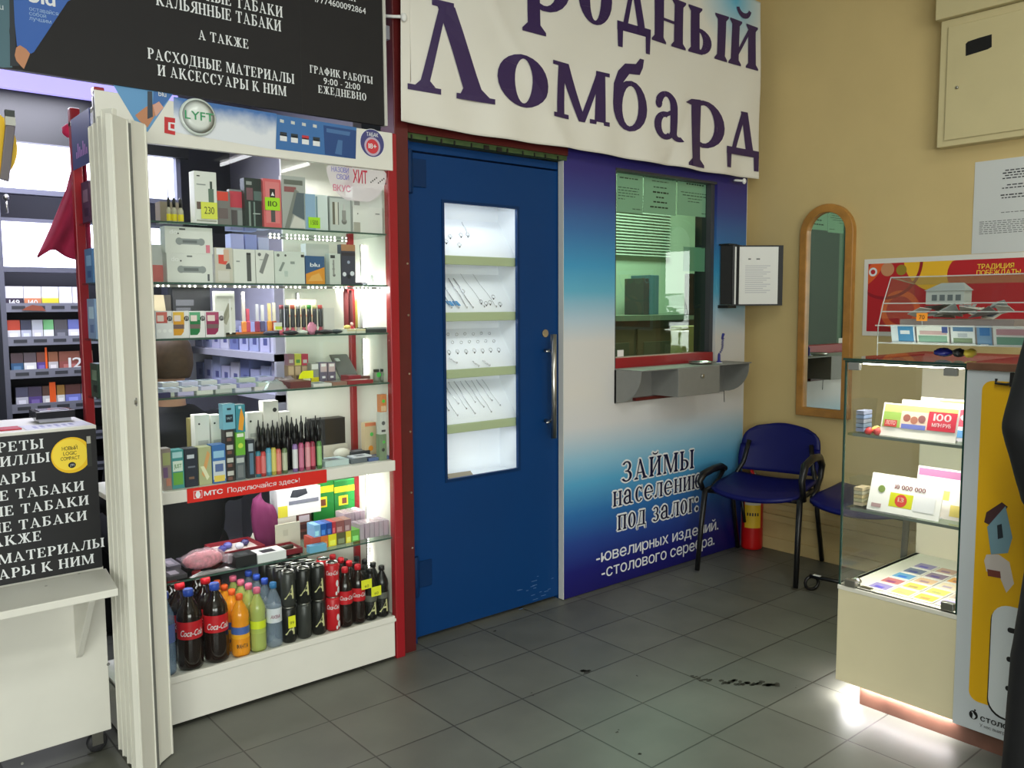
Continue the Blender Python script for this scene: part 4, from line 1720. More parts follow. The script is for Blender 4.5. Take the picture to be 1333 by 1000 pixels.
kx = lambda a: at(a, 650, KY-.008)[0]
LN = [('СИГАРЕТЫ', 57, 583.5, 8, 4), ('СИГАРИЛЛЫ', 65, 601, 9, 5), ('СИГАРЫ', 46.5, 626, 6, 4), ('ТРУБОЧНЫЕ ТАБАКИ', 110, 638, 16, 9), ('КУРИТЕЛЬНЫЕ ТАБАКИ', 116, 656.5, 18, 9),
      ('КАЛЬЯННЫЕ ТАБАКИ', 113.5, 676.5, 16, 9), ('А ТАКЖЕ', 55, 703, 7, 6.5), ('РАСХОДНЫЕ МАТЕРИАЛЫ', 136, 711.5, 19, 11), ('И АКСЕССУАРЫ К НИМ', 123, 732.5, 18, 10.2)]
for s, rx, ry, n_, _v in LN:
    _, wd_ = text_polys(s)
    kline(s, rx, ry, .0285, wd_*.0335)
g.build('lettering', bo)
xa, za = at(92, 592, KY)
g = MB()
YEL = M('badge_yellow', (236, 190, 20), .45)
n = 36
disc(g, YEL, xa, za, .054, KY-.0095, 36, 1.02)
disc(g, M('badge_yellow_light', (246, 214, 60), .45), xa-.004, za+.002, .047, KY-.0098, 36, 1.02)
for i, (s, wv) in enumerate((('НОВЫЙ', .042), ('LOGIC', .036), ('COMPACT', .052))):
    write(g, M('badge_text', (60, 56, 20), .5), s, (xa-.004, KY-.0102, za+.016-.015*i), XU, ZU, .0105, wv, 'sans', 'c', bold=.01)
disc(g, BLACK, xa, za-.030, .009, KY-.0102, 20, 1.15)
write(g, WPR, 'JTI', (xa, KY-.0106, za-.033), XU, ZU, .006, .011, 'sans', 'c')
x1, z1 = at(111, 571, KY)
g.box(M('vape_print', (44, 46, 44), .4), x1, x1+.013, KY-.0108, KY-.0098, za-.04, za+.046)
g.box(M('vape_tip', (170, 170, 160), .4), x1+.001, x1+.012, KY-.0112, KY-.0108, za+.03, za+.052)
g.build('yellow_badge', bo, label='oval yellow badge with small dark lettering')
g = MB()
g.hexa(WHITE, [(KX0, 2.555, .572), (.668, 2.555, .572), (.696, KY-.008, .572), (KX0, KY-.008, .572)], [(KX0, 2.555, .594), (.668, 2.555, .594), (.696, KY-.008, .594), (KX0, KY-.008, .594)])
sf = g.build('shelf', KC, bevel=.002)
g = MB()
g.prism(WHITE, [(KY, .572), (2.60, .572), (2.60, .555), (KY-.02, .345), (KY, .33)], .60, .618, 'x')
g.build('bracket', KC, bevel=.002)
for px, py in ((60, 763), (103, 747)):
    q = atz(px, py, .594)
    g = MB()
    g.lathe(STEEL, [(.004, 0), (.003, .001)], q[0], q[1], .594, 8)
    g.build('screw_head', sf)
for px, py in ((141, 865), (29, 994)):
    x, z = at(px, py, KY)
    g = MB()
    g.lathe(GREYM, [(.005, 0), (.004, -.002)], x, KY, z, 10, 'y')
    g.build('screw_head', KC)
for x, y in ((.655, 2.80+.03), (.655, 3.05), (-.4, 2.83)):
    g = MB()
    g.lathe(M('castor_rubber', (40, 40, 42), .6), [(.010, -.011), (.027, -.011), (.030, -.006), (.030, .006), (.027, .011), (.010, .011)], x, y, .030, 18, 'y')
    cst = g.build('castor', KC)
    g = MB()
    g.box(STEEL, x-.016, x+.016, y-.016, y-.013, .025, .072)
    g.box(STEEL, x-.016, x+.016, y+.013, y+.016, .025, .072)
    g.box(STEEL, x-.02, x+.02, y-.018, y+.018, .070, .076)
    g.build('fork', cst)

# things on the kiosk counter
x0, y0 = atz(38, 556, 1.04)
ec = thing('glass_ashtray', 'low dark glass dish on the kiosk counter', 'dish', (.59, 3.02, 1.04))
g = MB()
g.box(M('dark_glassy', (34, 34, 40), .12), .555, .665, 2.93, 3.03, 1.052, 1.075)
g.box(M('dish_top', (150, 150, 165), .15), .568, .652, 2.945, 3.015, 1.075, 1.077)
g.build('tray', ec, bevel=.004)
g = MB()
g.box(M('clear_foot', (180, 180, 192), .2), .565, .655, 2.94, 3.02, 1.0405, 1.052)
g.build('foot', ec)
cm = thing('coin_mat', 'pale patterned change mat under the dark dish on the kiosk counter', 'mat', (.56, 2.88, 1.04))
ec.location.z = 1.0415
g = MB()
g.box(M('mat_pale', (214, 214, 224), .4), .505, .682, 2.80, 2.915, 1.0402, 1.0412)
for i in range(6):
    g.box(M('mat_blue', (150, 150, 190), .4), .53+.02*i, .54+.02*i, 2.82+.01*(i % 3), 2.87+.01*(i % 2), 1.0412, 1.0416)
g.build('mat_sheet', cm)
g = MB()
g.box(M('red_leaflet', (184, 44, 60), .5), .36, .498, 2.83, 2.90, 1.0402, 1.044)
tag(g.build('leaflet', loc=(.43, 2.86, 1.0402)), 'red leaflet lying at the left end of the kiosk counter', 'leaflet')

# ------------------------------------------------------------------ cigarette rack at the back of the kiosk
RKY = 4.10
RK = thing('cigarette_rack', 'tall grey cigarette rack with two bright light panels inside the kiosk', 'rack', (.9, 4.25, 0))
RM = M('rack_grey', (92, 94, 108), .4)
RD = M('rack_back', (22, 22, 30), .6)
r0 = at(8, 420, RKY)[0]
r1 = r0+.72
g = MB()
g.box(RM, r0-.02, r0, RKY-.02, 4.40, 0, 2.2)
g.box(RM, r1, r1+.02, RKY-.02, 4.40, 0, 2.2)
g.box(RD, r0, r1, 4.36, 4.40, 0, 2.2)
g.build('frame', RK)
zrow = [at(60, py, RKY)[1] for py in (397, 440, 482, 526)]
for z in zrow+[zrow[3]-.14, zrow[3]-.28]:
    g = MB()
    g.box(RM, r0, r1, RKY-.015, 4.36, z-.028, z-.008)
    s_ = g.build('rack_shelf', RK)
    g = MB()
    g.box(M('price_rail', (120, 122, 136), .4), r0, r1, RKY-.020, RKY-.015, z-.03, z+.008)
    for k in range(9):
        a = r0+.02+.075*k
        g.box(M('price_dark', (52, 54, 62), .5), a, a+.05, RKY-.021, RKY-.020, z-.018, z-.004)
    g.build('price_rail', s_)
for (pa, pb) in (((5, 347), (5, 288)), ((15, 245), (15, 185))):
    z0 = at(*pa, RKY)[1]
    z1 = at(*pb, RKY)[1]
    g = MB()
    g.box(LITW, r0+.006, r1-.006, RKY, RKY+.03, z0, z1)
    lp = g.build('light_panel', RK)
    g = MB()
    g.box(RM, r0, r1, RKY-.015, RKY+.04, z0-.022, z0)
    g.box(RM, r0, r1, RKY-.015, RKY+.04, z1, z1+.015)
    g.build('panel_rim', lp)
g = MB()
g.box(M('rack_top_black', (14, 16, 18), .5), r0-.2, r1+.05, RKY-.05, RKY-.02, at(40, 188, RKY)[1], at(40, 124, RKY)[1])
g.build('top_board', RK)
g = MB()
g.box(M('lilac_lamp', (176, 168, 255), .5, emit=.55), r0-.3, r1+.0, RKY-.08, RKY-.05, at(40, 124, RKY)[1], at(40, 92, RKY)[1]+.25)
tag(g.build('light_box', loc=(.95, 4.0, at(40, 124, RKY)[1])), 'lilac glowing light box under the kiosk ceiling', 'light box')


def pack(px0, px1, h, z, base, top, lab, grp, Y=RKY+.0, extra=None, lines=None):
    x0 = at(px0, 450, Y)[0]
    x1 = at(px1, 450, Y)[0]
    g = MB()
    g.box(hexm(base), x0, x1, Y, Y+.022, z, z+h*.5)
    g.box(hexm(top), x0, x1, Y, Y+.022, z+h*.5, z+h)
    g.box(hexm((min(base[0]+40, 255), min(base[1]+40, 255), min(base[2]+40, 255))), x0+(x1-x0)*.2, x1-(x1-x0)*.2, Y-.0006, Y, z+h*.15, z+h*.35)
    if extra:
        extra(g, x0, x1, Y, z, h)
    return tag(g.build('cigarette_pack', loc=((x0+x1)/2, Y, z)), lab, 'cigarette pack', grp)


def p149(col, txt):
    def fn(g, x0, x1, Y, z, h):
        g.box(hexm(col), x0, x1, Y-.001, Y, z, z+h*.42)
        if txt:
            write(g, WPR, txt, ((x0+x1)/2, Y-.0016, z+.008), XU, ZU, h*.24, (x1-x0)*.55, 'sans', 'c', bold=.03)
    return fn


zb_ = [z-.0072 for z in zrow]
ROWS = [
    ((10, 34, (225, 225, 235), (235, 235, 245), p149((52, 40, 60), '149')), (35, 57, (240, 235, 235), (238, 238, 246), p149((205, 130, 90), '140')), (58, 79.5, (240, 240, 200), (236, 236, 246), p149((226, 210, 60), None)),
     (80.5, 97, (240, 240, 245), (236, 236, 246), p149((240, 240, 240), None)), (98, 116, (240, 240, 245), (230, 230, 246), None)),
    ((10, 27.5, (220, 220, 226), (190, 70, 50), None), (28.5, 42, (190, 195, 215), (70, 74, 96), None), (43, 57, (220, 220, 230), (190, 196, 210), None), (58, 71, (235, 240, 238), (120, 190, 130), None),
     (72, 89, (90, 92, 104), (86, 84, 90), None), (90, 105, (226, 226, 240), (110, 120, 190), None), (106, 122, (150, 150, 170), (90, 90, 130), None)),
    ((13, 29, (50, 90, 130), (84, 66, 72), None), (30, 46, (230, 230, 234), (96, 84, 92), None), (47, 59, (90, 70, 150), (120, 70, 60), None), (62, 74.5, (200, 196, 200), (150, 96, 70), None),
     (76, 103, (150, 80, 76), (140, 84, 70), None), (104, 120, (140, 70, 70), (130, 90, 76), None)),
    ((17, 33, (200, 200, 214), (84, 84, 110), None), (33.5, 51, (90, 70, 140), (76, 66, 88), None), (52, 70, (220, 220, 226), (96, 70, 62), None), (71, 81, (230, 230, 226), (160, 120, 60), None),
     (82, 102, (120, 130, 210), (96, 60, 56), None), (103, 122, (200, 200, 210), (100, 84, 90), None)),
]
RN = ['top row', 'second row', 'third row', 'fourth row']
for ri, row in enumerate(ROWS):
    for k, (a, b, base, top, ex) in enumerate(row):
        o = pack(a, b, .085, zb_[ri], base, top, 'cigarette pack, %s from left in the %s of the lit kiosk rack' % (ORD[k], RN[ri]), 'cigarette packs in the kiosk rack', extra=ex)
for px, z, dz, tilt, nm in ((61, zb_[2], .105, .0, 'orange stick between packs in the third row of the kiosk rack'), (67, zb_[3], .10, .006, 'orange tag between packs in the fourth row of the kiosk rack')):
    x = at(px, 480, RKY-.004)[0]
    g = MB()
    k = .004 if tilt == 0 else .012
    g.box(M('orange_marker', (240, 96, 30), .5), x-k, x+k, RKY-.004, RKY-.002, z, z+dz)
    tag(g.build('orange_marker', loc=(x, RKY-.004, z)), nm, 'marker')
x, z = at(89, 470, RKY)
g = MB()
write(g, WPR, '12', (x, RKY-.004, zb_[2]+.012), XU, ZU, .045, .055, 'sans', bold=.02)
tag(g.build('price_number', loc=(x, RKY-.003, zb_[2])), 'white price number 12 on the third row of the kiosk rack', 'price label')
x, z = at(42, 390, RKY-.03)
g = MB()
g.prism(M('rust_tag', (140, 72, 52), .6), [(x-.04, zrow[0]-.022), (x+.05, zrow[0]-.026), (x+.035, zrow[0]-.006), (x, zrow[0]-.0), (x-.02, zrow[0]-.008)], RKY-.03, RKY-.022)
tag(g.build('shelf_tag', loc=(x, RKY-.026, zrow[0]-.02)), 'rust coloured tag on the price rail of the top cigarette row', 'tag')
x, z = at(8, 258, RKY-.05)
g = MB()
g.lathe(STEEL, [(.012, 0), (.012, .012), (.006, .02)], x, RKY-.05, z-.005, 12)
g.tube(STEEL, [(x, RKY-.05, z), (x, RKY-.02, z)], .004, 8)
g.tube(STEEL, [(x, RKY-.05, z), (x, RKY-.055, z-.06)], .005, 8)
tag(g.build('panel_lock', loc=(x, RKY-.04, z)), 'small steel lock between the two light panels of the rack', 'lock')

# yellow hanger with a vaporiser at the far left
x, z = at(3, 190, 3.0)
yh = thing('hanging_vaporiser', 'grey vaporiser display on a yellow oval card hanging at the left edge', 'vaporiser display', (x, 3.0, z))
g = MB()
pts = [(x+.09*math.cos(2*math.pi*i/30)-.05, z+.11*math.sin(2*math.pi*i/30)) for i in range(30)]
g.prism(YEL, pts, 3.0, 3.004)
g.build('card', yh)
xa, za = at(13, 150, 2.98)
xb, zb2_ = at(6, 236, 2.98)
g = MB()
GV = M('vapour_grey', (112, 104, 108), .35)
g.hexa(GV, [(xb-.012, 2.978, zb2_+.006), (xb+.012, 2.978, zb2_), (xb+.012, 2.992, zb2_), (xb-.012, 2.992, zb2_+.006)], [(xa-.013, 2.978, za-.03), (xa+.013, 2.978, za-.03), (xa+.013, 2.992, za-.03), (xa-.013, 2.992, za-.03)])
vp = g.build('device', yh, bevel=.003)
g = MB()
g.box(M('device_pale', (196, 196, 186), .4), xa-.0135, xa+.0135, 2.977, 2.993, za-.03, za-.005)
g.box(M('device_tip', (60, 66, 58), .3, alpha=.8), xa-.0125, xa+.0125, 2.978, 2.992, za-.005, za+.015)
g.build('mouthpiece', vp)
# magenta scarf hung on the cabinet's rear post
MAG = M('magenta_cloth', (150, 22, 62), .85, noise=.25, nscale=20)
sx, sz = at(98, 205, 3.17)


def scarf(u, v):
    t = v
    wv = .016+.13*t**1.6
    x = sx+.03-.02*t-wv*(1-u)*.95+.02*t*u
    y = 3.172+.02*math.sin(u*9+t*3)*(.3+t)
    z = sz+.085-.40*t+.02*t*math.sin(u*6)-.02*(1-u)*t
    return (x, y, z)


g = MB()
g.grid(MAG, scarf, 20, 24)
scf = g.build('hanging_scarf', solid=.006, loc=(sx, 3.15, sz-.3))
tag(scf, 'magenta scarf hanging from the red rear post beside the light panels', 'scarf')
g = MB()
g.blob(M('pink_cloth', (196, 40, 90), .85), sx-.015, 3.17, sz+.085, .022, .02, .022, 12, 8, .08)
g.build('knot', scf, local=False, label='brighter pink knot')
# blue advert on the cabinet's left side
g = MB()
g.box(M('blue_side_ad', (28, 46, 110), .5), CX0-.004, CX0-.001, 2.86, 3.08, 1.84, 2.0)
for i in range(7):
    g.box(M('pink_side_print', (170, 120, 190), .5), CX0-.0045, CX0-.004, 2.90+.02*i, 2.91+.02*i, 1.87, 1.89+.012*(i % 3))
g.build('side_advert', cb)

# goods at the cabinet's left end, seen past the shutter through the side glass
SIDEG = [(0, 'yellow carton', (222, 196, 50)), (0, 'dark purple carton', (84, 50, 84)), (1, 'pale grey carton', (170, 176, 190)), (1, 'light blue carton', (96, 140, 190)), (2, 'navy carton', (36, 50, 110)), (2, 'white and blue carton', (150, 176, 214)), (3, 'maroon carton', (110, 40, 60)), (3, 'dark green carton', (60, 84, 70))]
for k, (si, nm, rgb) in enumerate(SIDEG):
    y0 = 2.875+.115*(k % 2)
    z0 = SH[si]+.0005
    h = .10+.02*((k*3) % 4)/2
    g = MB()
    g.box(hexm(rgb), .752, .80, y0, y0+.09, z0, z0+h)
    g.box(hexm((min(rgb[0]+60, 255), min(rgb[1]+60, 255), min(rgb[2]+50, 255))), .7513, .752, y0+.015, y0+.07, z0+h*.5, z0+h*.8)
    g.box(hexm((max(rgb[0]-40, 0), max(rgb[1]-40, 0), max(rgb[2]-30, 0))), .7513, .752, y0+.02, y0+.06, z0+h*.15, z0+h*.35)
    tag(g.build('carton', loc=(.776, y0+.045, z0)), nm+' at the left end of the %s glass shelf, past the shutter' % ORD[si], 'carton')

# ------------------------------------------------------------------ side rack with pale boxes behind the cabinet
SR = thing('side_rack', 'white side rack of pale boxes along the kiosk wall, seen through the cabinet', 'rack', (1.7, 3.8, 0))
g = MB()
for z in (.70, 1.03, 1.20):
    g.box(M('rack_white', (190, 190, 205), .5), 1.52, 1.79, 3.32, 4.38, z-.03, z)
g.box(M('rack_white', (190, 190, 205), .5), 1.775, 1.795, 3.32, 4.38, 0, 1.5)
g.build('shelves', SR)
for y in (3.32, 4.36):
    g = MB()
    g.box(M('rack_white', (190, 190, 205), .5), 1.52, 1.775, y, y+.02, 0, 1.5)
    g.build('end_panel', SR)
LIL = [(196, 196, 226), (180, 184, 220), (206, 206, 224), (168, 176, 214), (120, 130, 180)]
for r_, z in enumerate((1.03, 1.20)):
    for k in range(9):
        y = 3.36+.112*k
        c = LIL[(k*3+r_*2) % 5]
        g = MB()
        g.box(hexm(c), 1.56, 1.76, y, y+.095, z+.001, z+.13-.02*((k+r_) % 3))
        g.box(hexm((90, 96, 150)), 1.5594, 1.56, y+.02, y+.06, z+.03, z+.06)
        tag(g.build('carton', loc=(1.66, y+.05, z)), 'pale lilac carton, %s from the front on the %s shelf of the side rack' % (ORD[k], ('lower', 'upper')[r_]), 'carton', 'cartons on the side rack')


# ------------------------------------------------------------------ people
SKIN = M('skin', (196, 150, 120), .55)
HAIRB = M('brown_hair', (84, 64, 44), .7, noise=.3, nscale=60)
HAIRD = M('dark_hair', (30, 24, 20), .7, noise=.3, nscale=60)
NAVYC = M('dark_jacket', (20, 21, 25), .8, noise=.2, nscale=40)
TROU = M('dark_trousers', (18, 18, 21), .85, noise=.2, nscale=40)


def rings(g, mat, rs, T, n=20):
    """a closed shape through horizontal ellipses (x, y, z, rx, ry)"""
    vs, fs = [], []
    for x, y, z, rx, ry in rs:
        for i in range(n):
            a = 2*math.pi*i/n
            vs.append(T((x+rx*math.cos(a), y+ry*math.sin(a), z)))
    k = len(rs)
    fs = [(j*n+i, j*n+(i+1) % n, (j+1)*n+(i+1) % n, (j+1)*n+i) for j in range(k-1) for i in range(n)]
    fs += [tuple(range(n-1, -1, -1)), tuple((k-1)*n+i for i in range(n))]
    g.add(mat, vs, fs, True)


def limb(g, mat, pts, rad, T):
    """tapered limb with round joints"""
    P_ = [Vector(T(p)) for p in pts]
    q, r = [], []
    for i in range(len(P_)-1):
        for t in (0, .25, .5, .75):
            q.append(P_[i].lerp(P_[i+1], t))
            r.append(rad[i]+(rad[i+1]-rad[i])*t)
    q.append(P_[-1])
    r.append(rad[-1])
    for i in range(len(P_)-1):
        g.tube(mat, q[4*i:4*i+5], r[4*i:4*i+5], 14)
    for p, rr_ in zip(P_, rad):
        g.blob(mat, p.x, p.y, p.z, rr_*1.02, rr_*1.02, rr_*1.02, 14, 8)


def fuse(g, name, parent, voxel, smooth=6, cloth=None):
    """one continuous surface out of the shapes in g; cloth = (height, material) below which the skin is clothed"""
    o = g.build(name, parent)
    md = o.modifiers.new('Remesh', 'REMESH')
    md.mode = 'VOXEL'
    md.voxel_size = voxel
    md.use_smooth_shade = True
    sm_ = o.modifiers.new('Smooth', 'SMOOTH')
    sm_.iterations = smooth
    sm_.factor = .5
    me = bpy.data.meshes.new_from_object(o.evaluated_get(bpy.context.evaluated_depsgraph_get()))
    o.modifiers.clear()
    o.data = me
    for pl in me.polygons:
        pl.use_smooth = True
    if cloth:
        me.materials.append(cloth[1])
        for pl in me.polygons:
            pl.material_index = 1 if pl.center.z < cloth[0] else 0
    return o


def human(root, yaw, dz, arms, legs, hem, hair, bulk=1.0, clothed=None):
    """local frame: facing +X, left side +Y, standing height 1.76 lowered by dz"""
    c_, s_ = math.cos(yaw), math.sin(yaw)
    X0, Y0 = root.location.x, root.location.y

    def T(p):
        return (X0+p[0]*c_-p[1]*s_, Y0+p[0]*s_+p[1]*c_, p[2]-dz)
    g = MB()
    rings(g, SKIN, [(0, 0, .83, .09, .14), (0, 0, .90, .112, .162), (0, 0, 1.02, .10, .145), (0, 0, 1.15, .105, .15), (.0, 0, 1.30, .115, .165), (-.01, 0, 1.40, .10, .165), (-.01, 0, 1.45, .065, .10)], T)
    limb(g, SKIN, [(-.015, 0, 1.42), (.005, 0, 1.50), (.015, 0, 1.57)], [.062, .056, .055], T)
    rings(g, SKIN, [(.055, 0, 1.522, .03, .03), (.045, 0, 1.545, .054, .05), (.034, 0, 1.585, .078, .062), (.025, 0, 1.635, .094, .073), (.02, 0, 1.685, .098, .077), (.015, 0, 1.725, .088, .069), (.01, 0, 1.75, .06, .05), (.01, 0, 1.762, .02, .02)], T)
    nb = T((.128, 0, 1.628))
    g.blob(SKIN, nb[0], nb[1], nb[2], .017, .015, .022, 10, 7)
    for k in (-1, 1):
        e = T((.02, k*.078, 1.635))
        g.blob(SKIN, e[0], e[1], e[2], .02, .02, .032, 10, 7)
        A = [(q[0], k*q[1], q[2]) for q in arms]
        limb(g, SKIN, A, [.054, .043, .029], T)
        d_ = (Vector(A[2])-Vector(A[1])).normalized()
        w_ = Vector(A[2])
        sd = Vector((-d_.z, 0, d_.x)).normalized()
        pm = T(w_+d_*.05)
        g.blob(SKIN, pm[0], pm[1], pm[2], .042, .036, .044, 12, 8)
        for j, L in enumerate((.060, .070, .066, .050)):
            f0 = w_+d_*.075+sd*(.027-.018*j)
            f1 = f0+d_*L*.55
            f2 = f1+d_*L*.4+Vector((0, -k*.018, 0))
            limb(g, SKIN, [f0, f1, f2], [.0092, .0088, .0075], T)
        limb(g, SKIN, [w_+d_*.02+sd*.03, w_+d_*.055+sd*.052, w_+d_*.085+sd*.056], [.013, .0105, .009], T)
        limb(g, SKIN, [(q[0], k*q[1], q[2]) for q in legs], [.088, .058, .042], T)
    fuse(g, 'body', root, .008, 4, clothed)
    g = MB()
    b = bulk
    rings(g, NAVYC, [(0, 0, hem[0], hem[1], hem[2]), (0, 0, hem[0]+.10, hem[1], hem[2]*.97), (0, 0, 1.02, .135*b, .178*b), (0, 0, 1.15, .138*b, .18*b), (0, 0, 1.30, .142*b, .188*b), (-.01, 0, 1.40, .122*b, .186*b), (-.01, 0, 1.46, .085, .12), (-.005, 0, 1.49, .072, .085)], T)
    for k in (-1, 1):
        A = [(q[0], k*q[1], q[2]) for q in arms]
        wl = Vector(A[1]).lerp(Vector(A[2]), .93)
        limb(g, NAVYC, [(A[0][0], A[0][1]*.92, A[0][2]), A[1], tuple(wl)], [.074, .062, .047], T)
    fuse(g, 'dark_jacket', root, .012, 5)
    g = MB()
    rings(g, TROU, [(0, 0, legs[0][2]-.06, .12, .17), (0, 0, .90, .125, .172), (0, 0, .98, .115, .16)], T)
    for k in (-1, 1):
        Lg = [(q[0], k*q[1], q[2]) for q in legs]
        end = Vector(Lg[1]).lerp(Vector(Lg[2]), 1.08)
        limb(g, TROU, [Lg[0], Lg[1], tuple(end)], [.108, .086, .072], T)
    fuse(g, 'dark_trousers', root, .012, 5)
    for k in (-1, 1):
        q = legs[2]
        g = MB()
        rings(g, BLACK, [(q[0]+.055, k*q[1], .0+dz, .135, .046), (q[0]+.055, k*q[1], .025+dz, .138, .048), (q[0]+.03, k*q[1], .06+dz, .10, .042), (q[0]-.005, k*q[1], .10+dz, .055, .042)], T)
        fuse(g, 'shoe', root, .010, 3)
    g = MB()
    rings(g, hair, [(-.035, 0, 1.60, .055, .066), (-.02, 0, 1.65, .085, .082), (.0, 0, 1.70, .104, .086), (.008, 0, 1.735, .10, .08), (.008, 0, 1.765, .07, .058), (.01, 0, 1.778, .025, .022)], T)
    fuse(g, 'hair', root, .010, 3)
    g = MB()
    for k in (-1, 1):
        e = T((.112, k*.031, 1.652))
        g.blob(WHITEP, e[0], e[1], e[2], .010, .010, .0065, 10, 7)
        e = T((.121, k*.031, 1.652))
        g.blob(BLACK, e[0], e[1], e[2], .003, .004, .004, 8, 6)
        e = T((.116, k*.031, 1.673))
        g.blob(hair, e[0], e[1], e[2], .006, .016, .0035, 10, 6)
    g.build('eyes', root)
    g = MB()
    e = T((.112, 0, 1.583))
    g.blob(M('lips', (150, 80, 76), .5), e[0], e[1], e[2], .008, .022, .006, 12, 6)
    g.build('mouth', root)


VX, VY = 1.13, 3.44
vd = thing('person', 'seated person with brown hair and dark clothes behind the cabinet, back to the glass', 'person', (VX, VY, 0))
human(vd, math.pi/2, .48, [(-.01, .18, 1.39), (-.03, .23, 1.14), (.17, .16, 1.10)], [(0, .10, .90), (.42, .13, .93), (.42, .13, .57)], (.86, .14, .19), HAIRB, 1.08, (1.0, NAVYC))
stl = thing('stool', 'low stool under the seated person behind the cabinet', 'stool', (VX, VY, 0))
g = MB()
g.lathe(BLACK, [(.16, 0), (.17, .02), (.16, .035)], VX, VY, .26, 20)
g.build('seat', stl)
for a in range(4):
    g = MB()
    an = a*math.pi/2+.7
    g.tube(GREYM, [(VX+.12*math.cos(an), VY+.12*math.sin(an), .26), (VX+.15*math.cos(an), VY+.15*math.sin(an), 0)], .012, 8)
    g.build('leg', stl)
# ------------------------------------------------------------------ goods in the cabinet
GROUND = {1: SH[0]+.0005, 2: SH[1]+.0005, 3: SH[2]+.0005, 4: SH[3]+.0005, 5: FAS+.0005, 6: LOWS+.0005, 7: DECK+.0005}
SN = {1: 'top glass shelf', 2: 'second glass shelf', 3: 'third glass shelf', 4: 'fourth glass shelf', 5: 'white fascia shelf', 6: 'low glass shelf', 7: 'cabinet bottom'}


def deco(g, x0, x1, z0, z1, Y, decor):
    for i, q in enumerate(decor):
        y = Y-.0006-.0003*i
        if q[0] == 't':
            _, u, v, h, w_, rgb, s = q
            write(g, hexm(rgb), s, (x0+(x1-x0)*u, y-.0002, z0+(z1-z0)*v), XU, ZU, h*(z1-z0), w_*(x1-x0), 'sans', 'c', bold=.02)
        elif q[0] == 'o':
            _, u, v, r, rgb = q
            cx, cz = x0+(x1-x0)*u, z0+(z1-z0)*v
            disc(g, hexm(rgb), cx, cz, r, y, 16)
        elif q[0] == 'p':
            pts, rgb = q[1], q[2]
            g.add(hexm(rgb), [(x0+(x1-x0)*u, y, z0+(z1-z0)*v) for u, v in pts], [tuple(range(len(pts)))])
        else:
            u0, v0, u1, v1, rgb = q
            g.box(hexm(rgb), x0+(x1-x0)*u0, x0+(x1-x0)*u1, y, Y, z0+(z1-z0)*v0, z0+(z1-z0)*v1)


def carton(name, label, cat, px0, px1, pyt, sh, Y, d_, rgb, decor=(), tagp=None, group=None, z=None, zt=None, rough=.45, gloss=None):
    x0, zt0 = at(px0, pyt, Y)
    x1, _ = at(px1, pyt, Y)
    z0 = GROUND[sh] if z is None else z
    z1 = zt if zt else max(zt0, z0+.012)
    g = MB()
    g.box(hexm(rgb, rough), x0, x1, Y, Y+d_, z0, z1)
    deco(g, x0, x1, z0, z1, Y, decor)
    o = g.build(name, loc=((x0+x1)/2, Y+d_/2, z0))
    tag(o, label, cat, group)
    if tagp:
        u0, v0, u1, v1, mt, s = tagp
        g = MB()
        a, b = x0+(x1-x0)*u0, x0+(x1-x0)*u1
        c, e = z0+(z1-z0)*v0, z0+(z1-z0)*v1
        g.box(mt, a, b, Y-.004, Y-.003, c, e)
        if s:
            write(g, hexm((60, 60, 30)), s, ((a+b)/2, Y-.0045, c+(e-c)*.3), XU, ZU, (e-c)*.42, (b-a)*.62, 'sans', 'c')
        g.build('price_tag', o, label='bright handwritten price tag')
    return o, (x0, x1, z0, z1)


W = (226, 228, 222)
K = (30, 32, 34)
G1 = (150, 156, 154)
# --- top shelf
for k, (a, b, t) in enumerate(((215.5, 221.5, 245), (222.5, 229.5, 258), (231, 238, 260))):
    x0, z1 = at(a, t, 2.88)
    x1, _ = at(b, t, 2.88)
    z0 = GROUND[1]
    r = (x1-x0)/2
    bt = thing('liquid_bottle', 'yellow labelled dropper bottle, %s from left on the top glass shelf' % ORD[k], 'bottle', ((x0+x1)/2, 2.88, z0), 'dropper bottles on the top shelf')
    g = MB()
    g.lathe(M('clear_liquid', (180, 176, 150), .15, spec=.6), [(r, 0), (r, .04), (r*.5, .05), (r*.45, .055)], (x0+x1)/2, 2.88, z0, 14)
    g.build('bottle_body', bt)
    g = MB()
    g.lathe(M('yellow_label', (226, 210, 30), .5), [(r*1.03, .006), (r*1.03, .028)], (x0+x1)/2, 2.88, z0, 14, cap=False)
    g.build('label', bt)
    g = MB()
    g.lathe(BLACK, [(r*.62, .05), (r*.6, .075), (r*.3, .082), (r*.16, z1-z0)], (x0+x1)/2, 2.88, z0, 12)
    g.build('dropper_cap', bt)
carton('liquid_carton', 'brown carton behind the small yellow label bottles on the top shelf', 'box', 208, 237, 262, 1, 2.96, .05, (128, 116, 96))
carton('vaporizer_box', 'tall white box with a bottle picture and yellow price tag on the top shelf', 'box', 252, 281, 222, 1, 2.86, .045, W,
       [(.62, .30, .86, .68, (96, 118, 104)), (.70, .68, .80, .82, (60, 72, 66)), (.08, .28, .30, .42, (110, 90, 84)), (.34, .28, .56, .40, (120, 96, 88)), (.1, .74, .5, .76, G1), (.12, .9, .25, .92, (60, 60, 60)), (.06, .05, .94, .08, (170, 170, 160))],
       (.25, .10, .98, .42, M('pale_yellow_tag', (226, 230, 90), .7), '230'))
carton('blister_pack', 'grey blister pack with an orange red header beside the tall white box', 'package', 282, 299, 248, 1, 2.87, .02, (124, 122, 120), [(0, .72, .85, .98, (216, 70, 56)), (.1, .2, .8, .5, (110, 96, 96))])
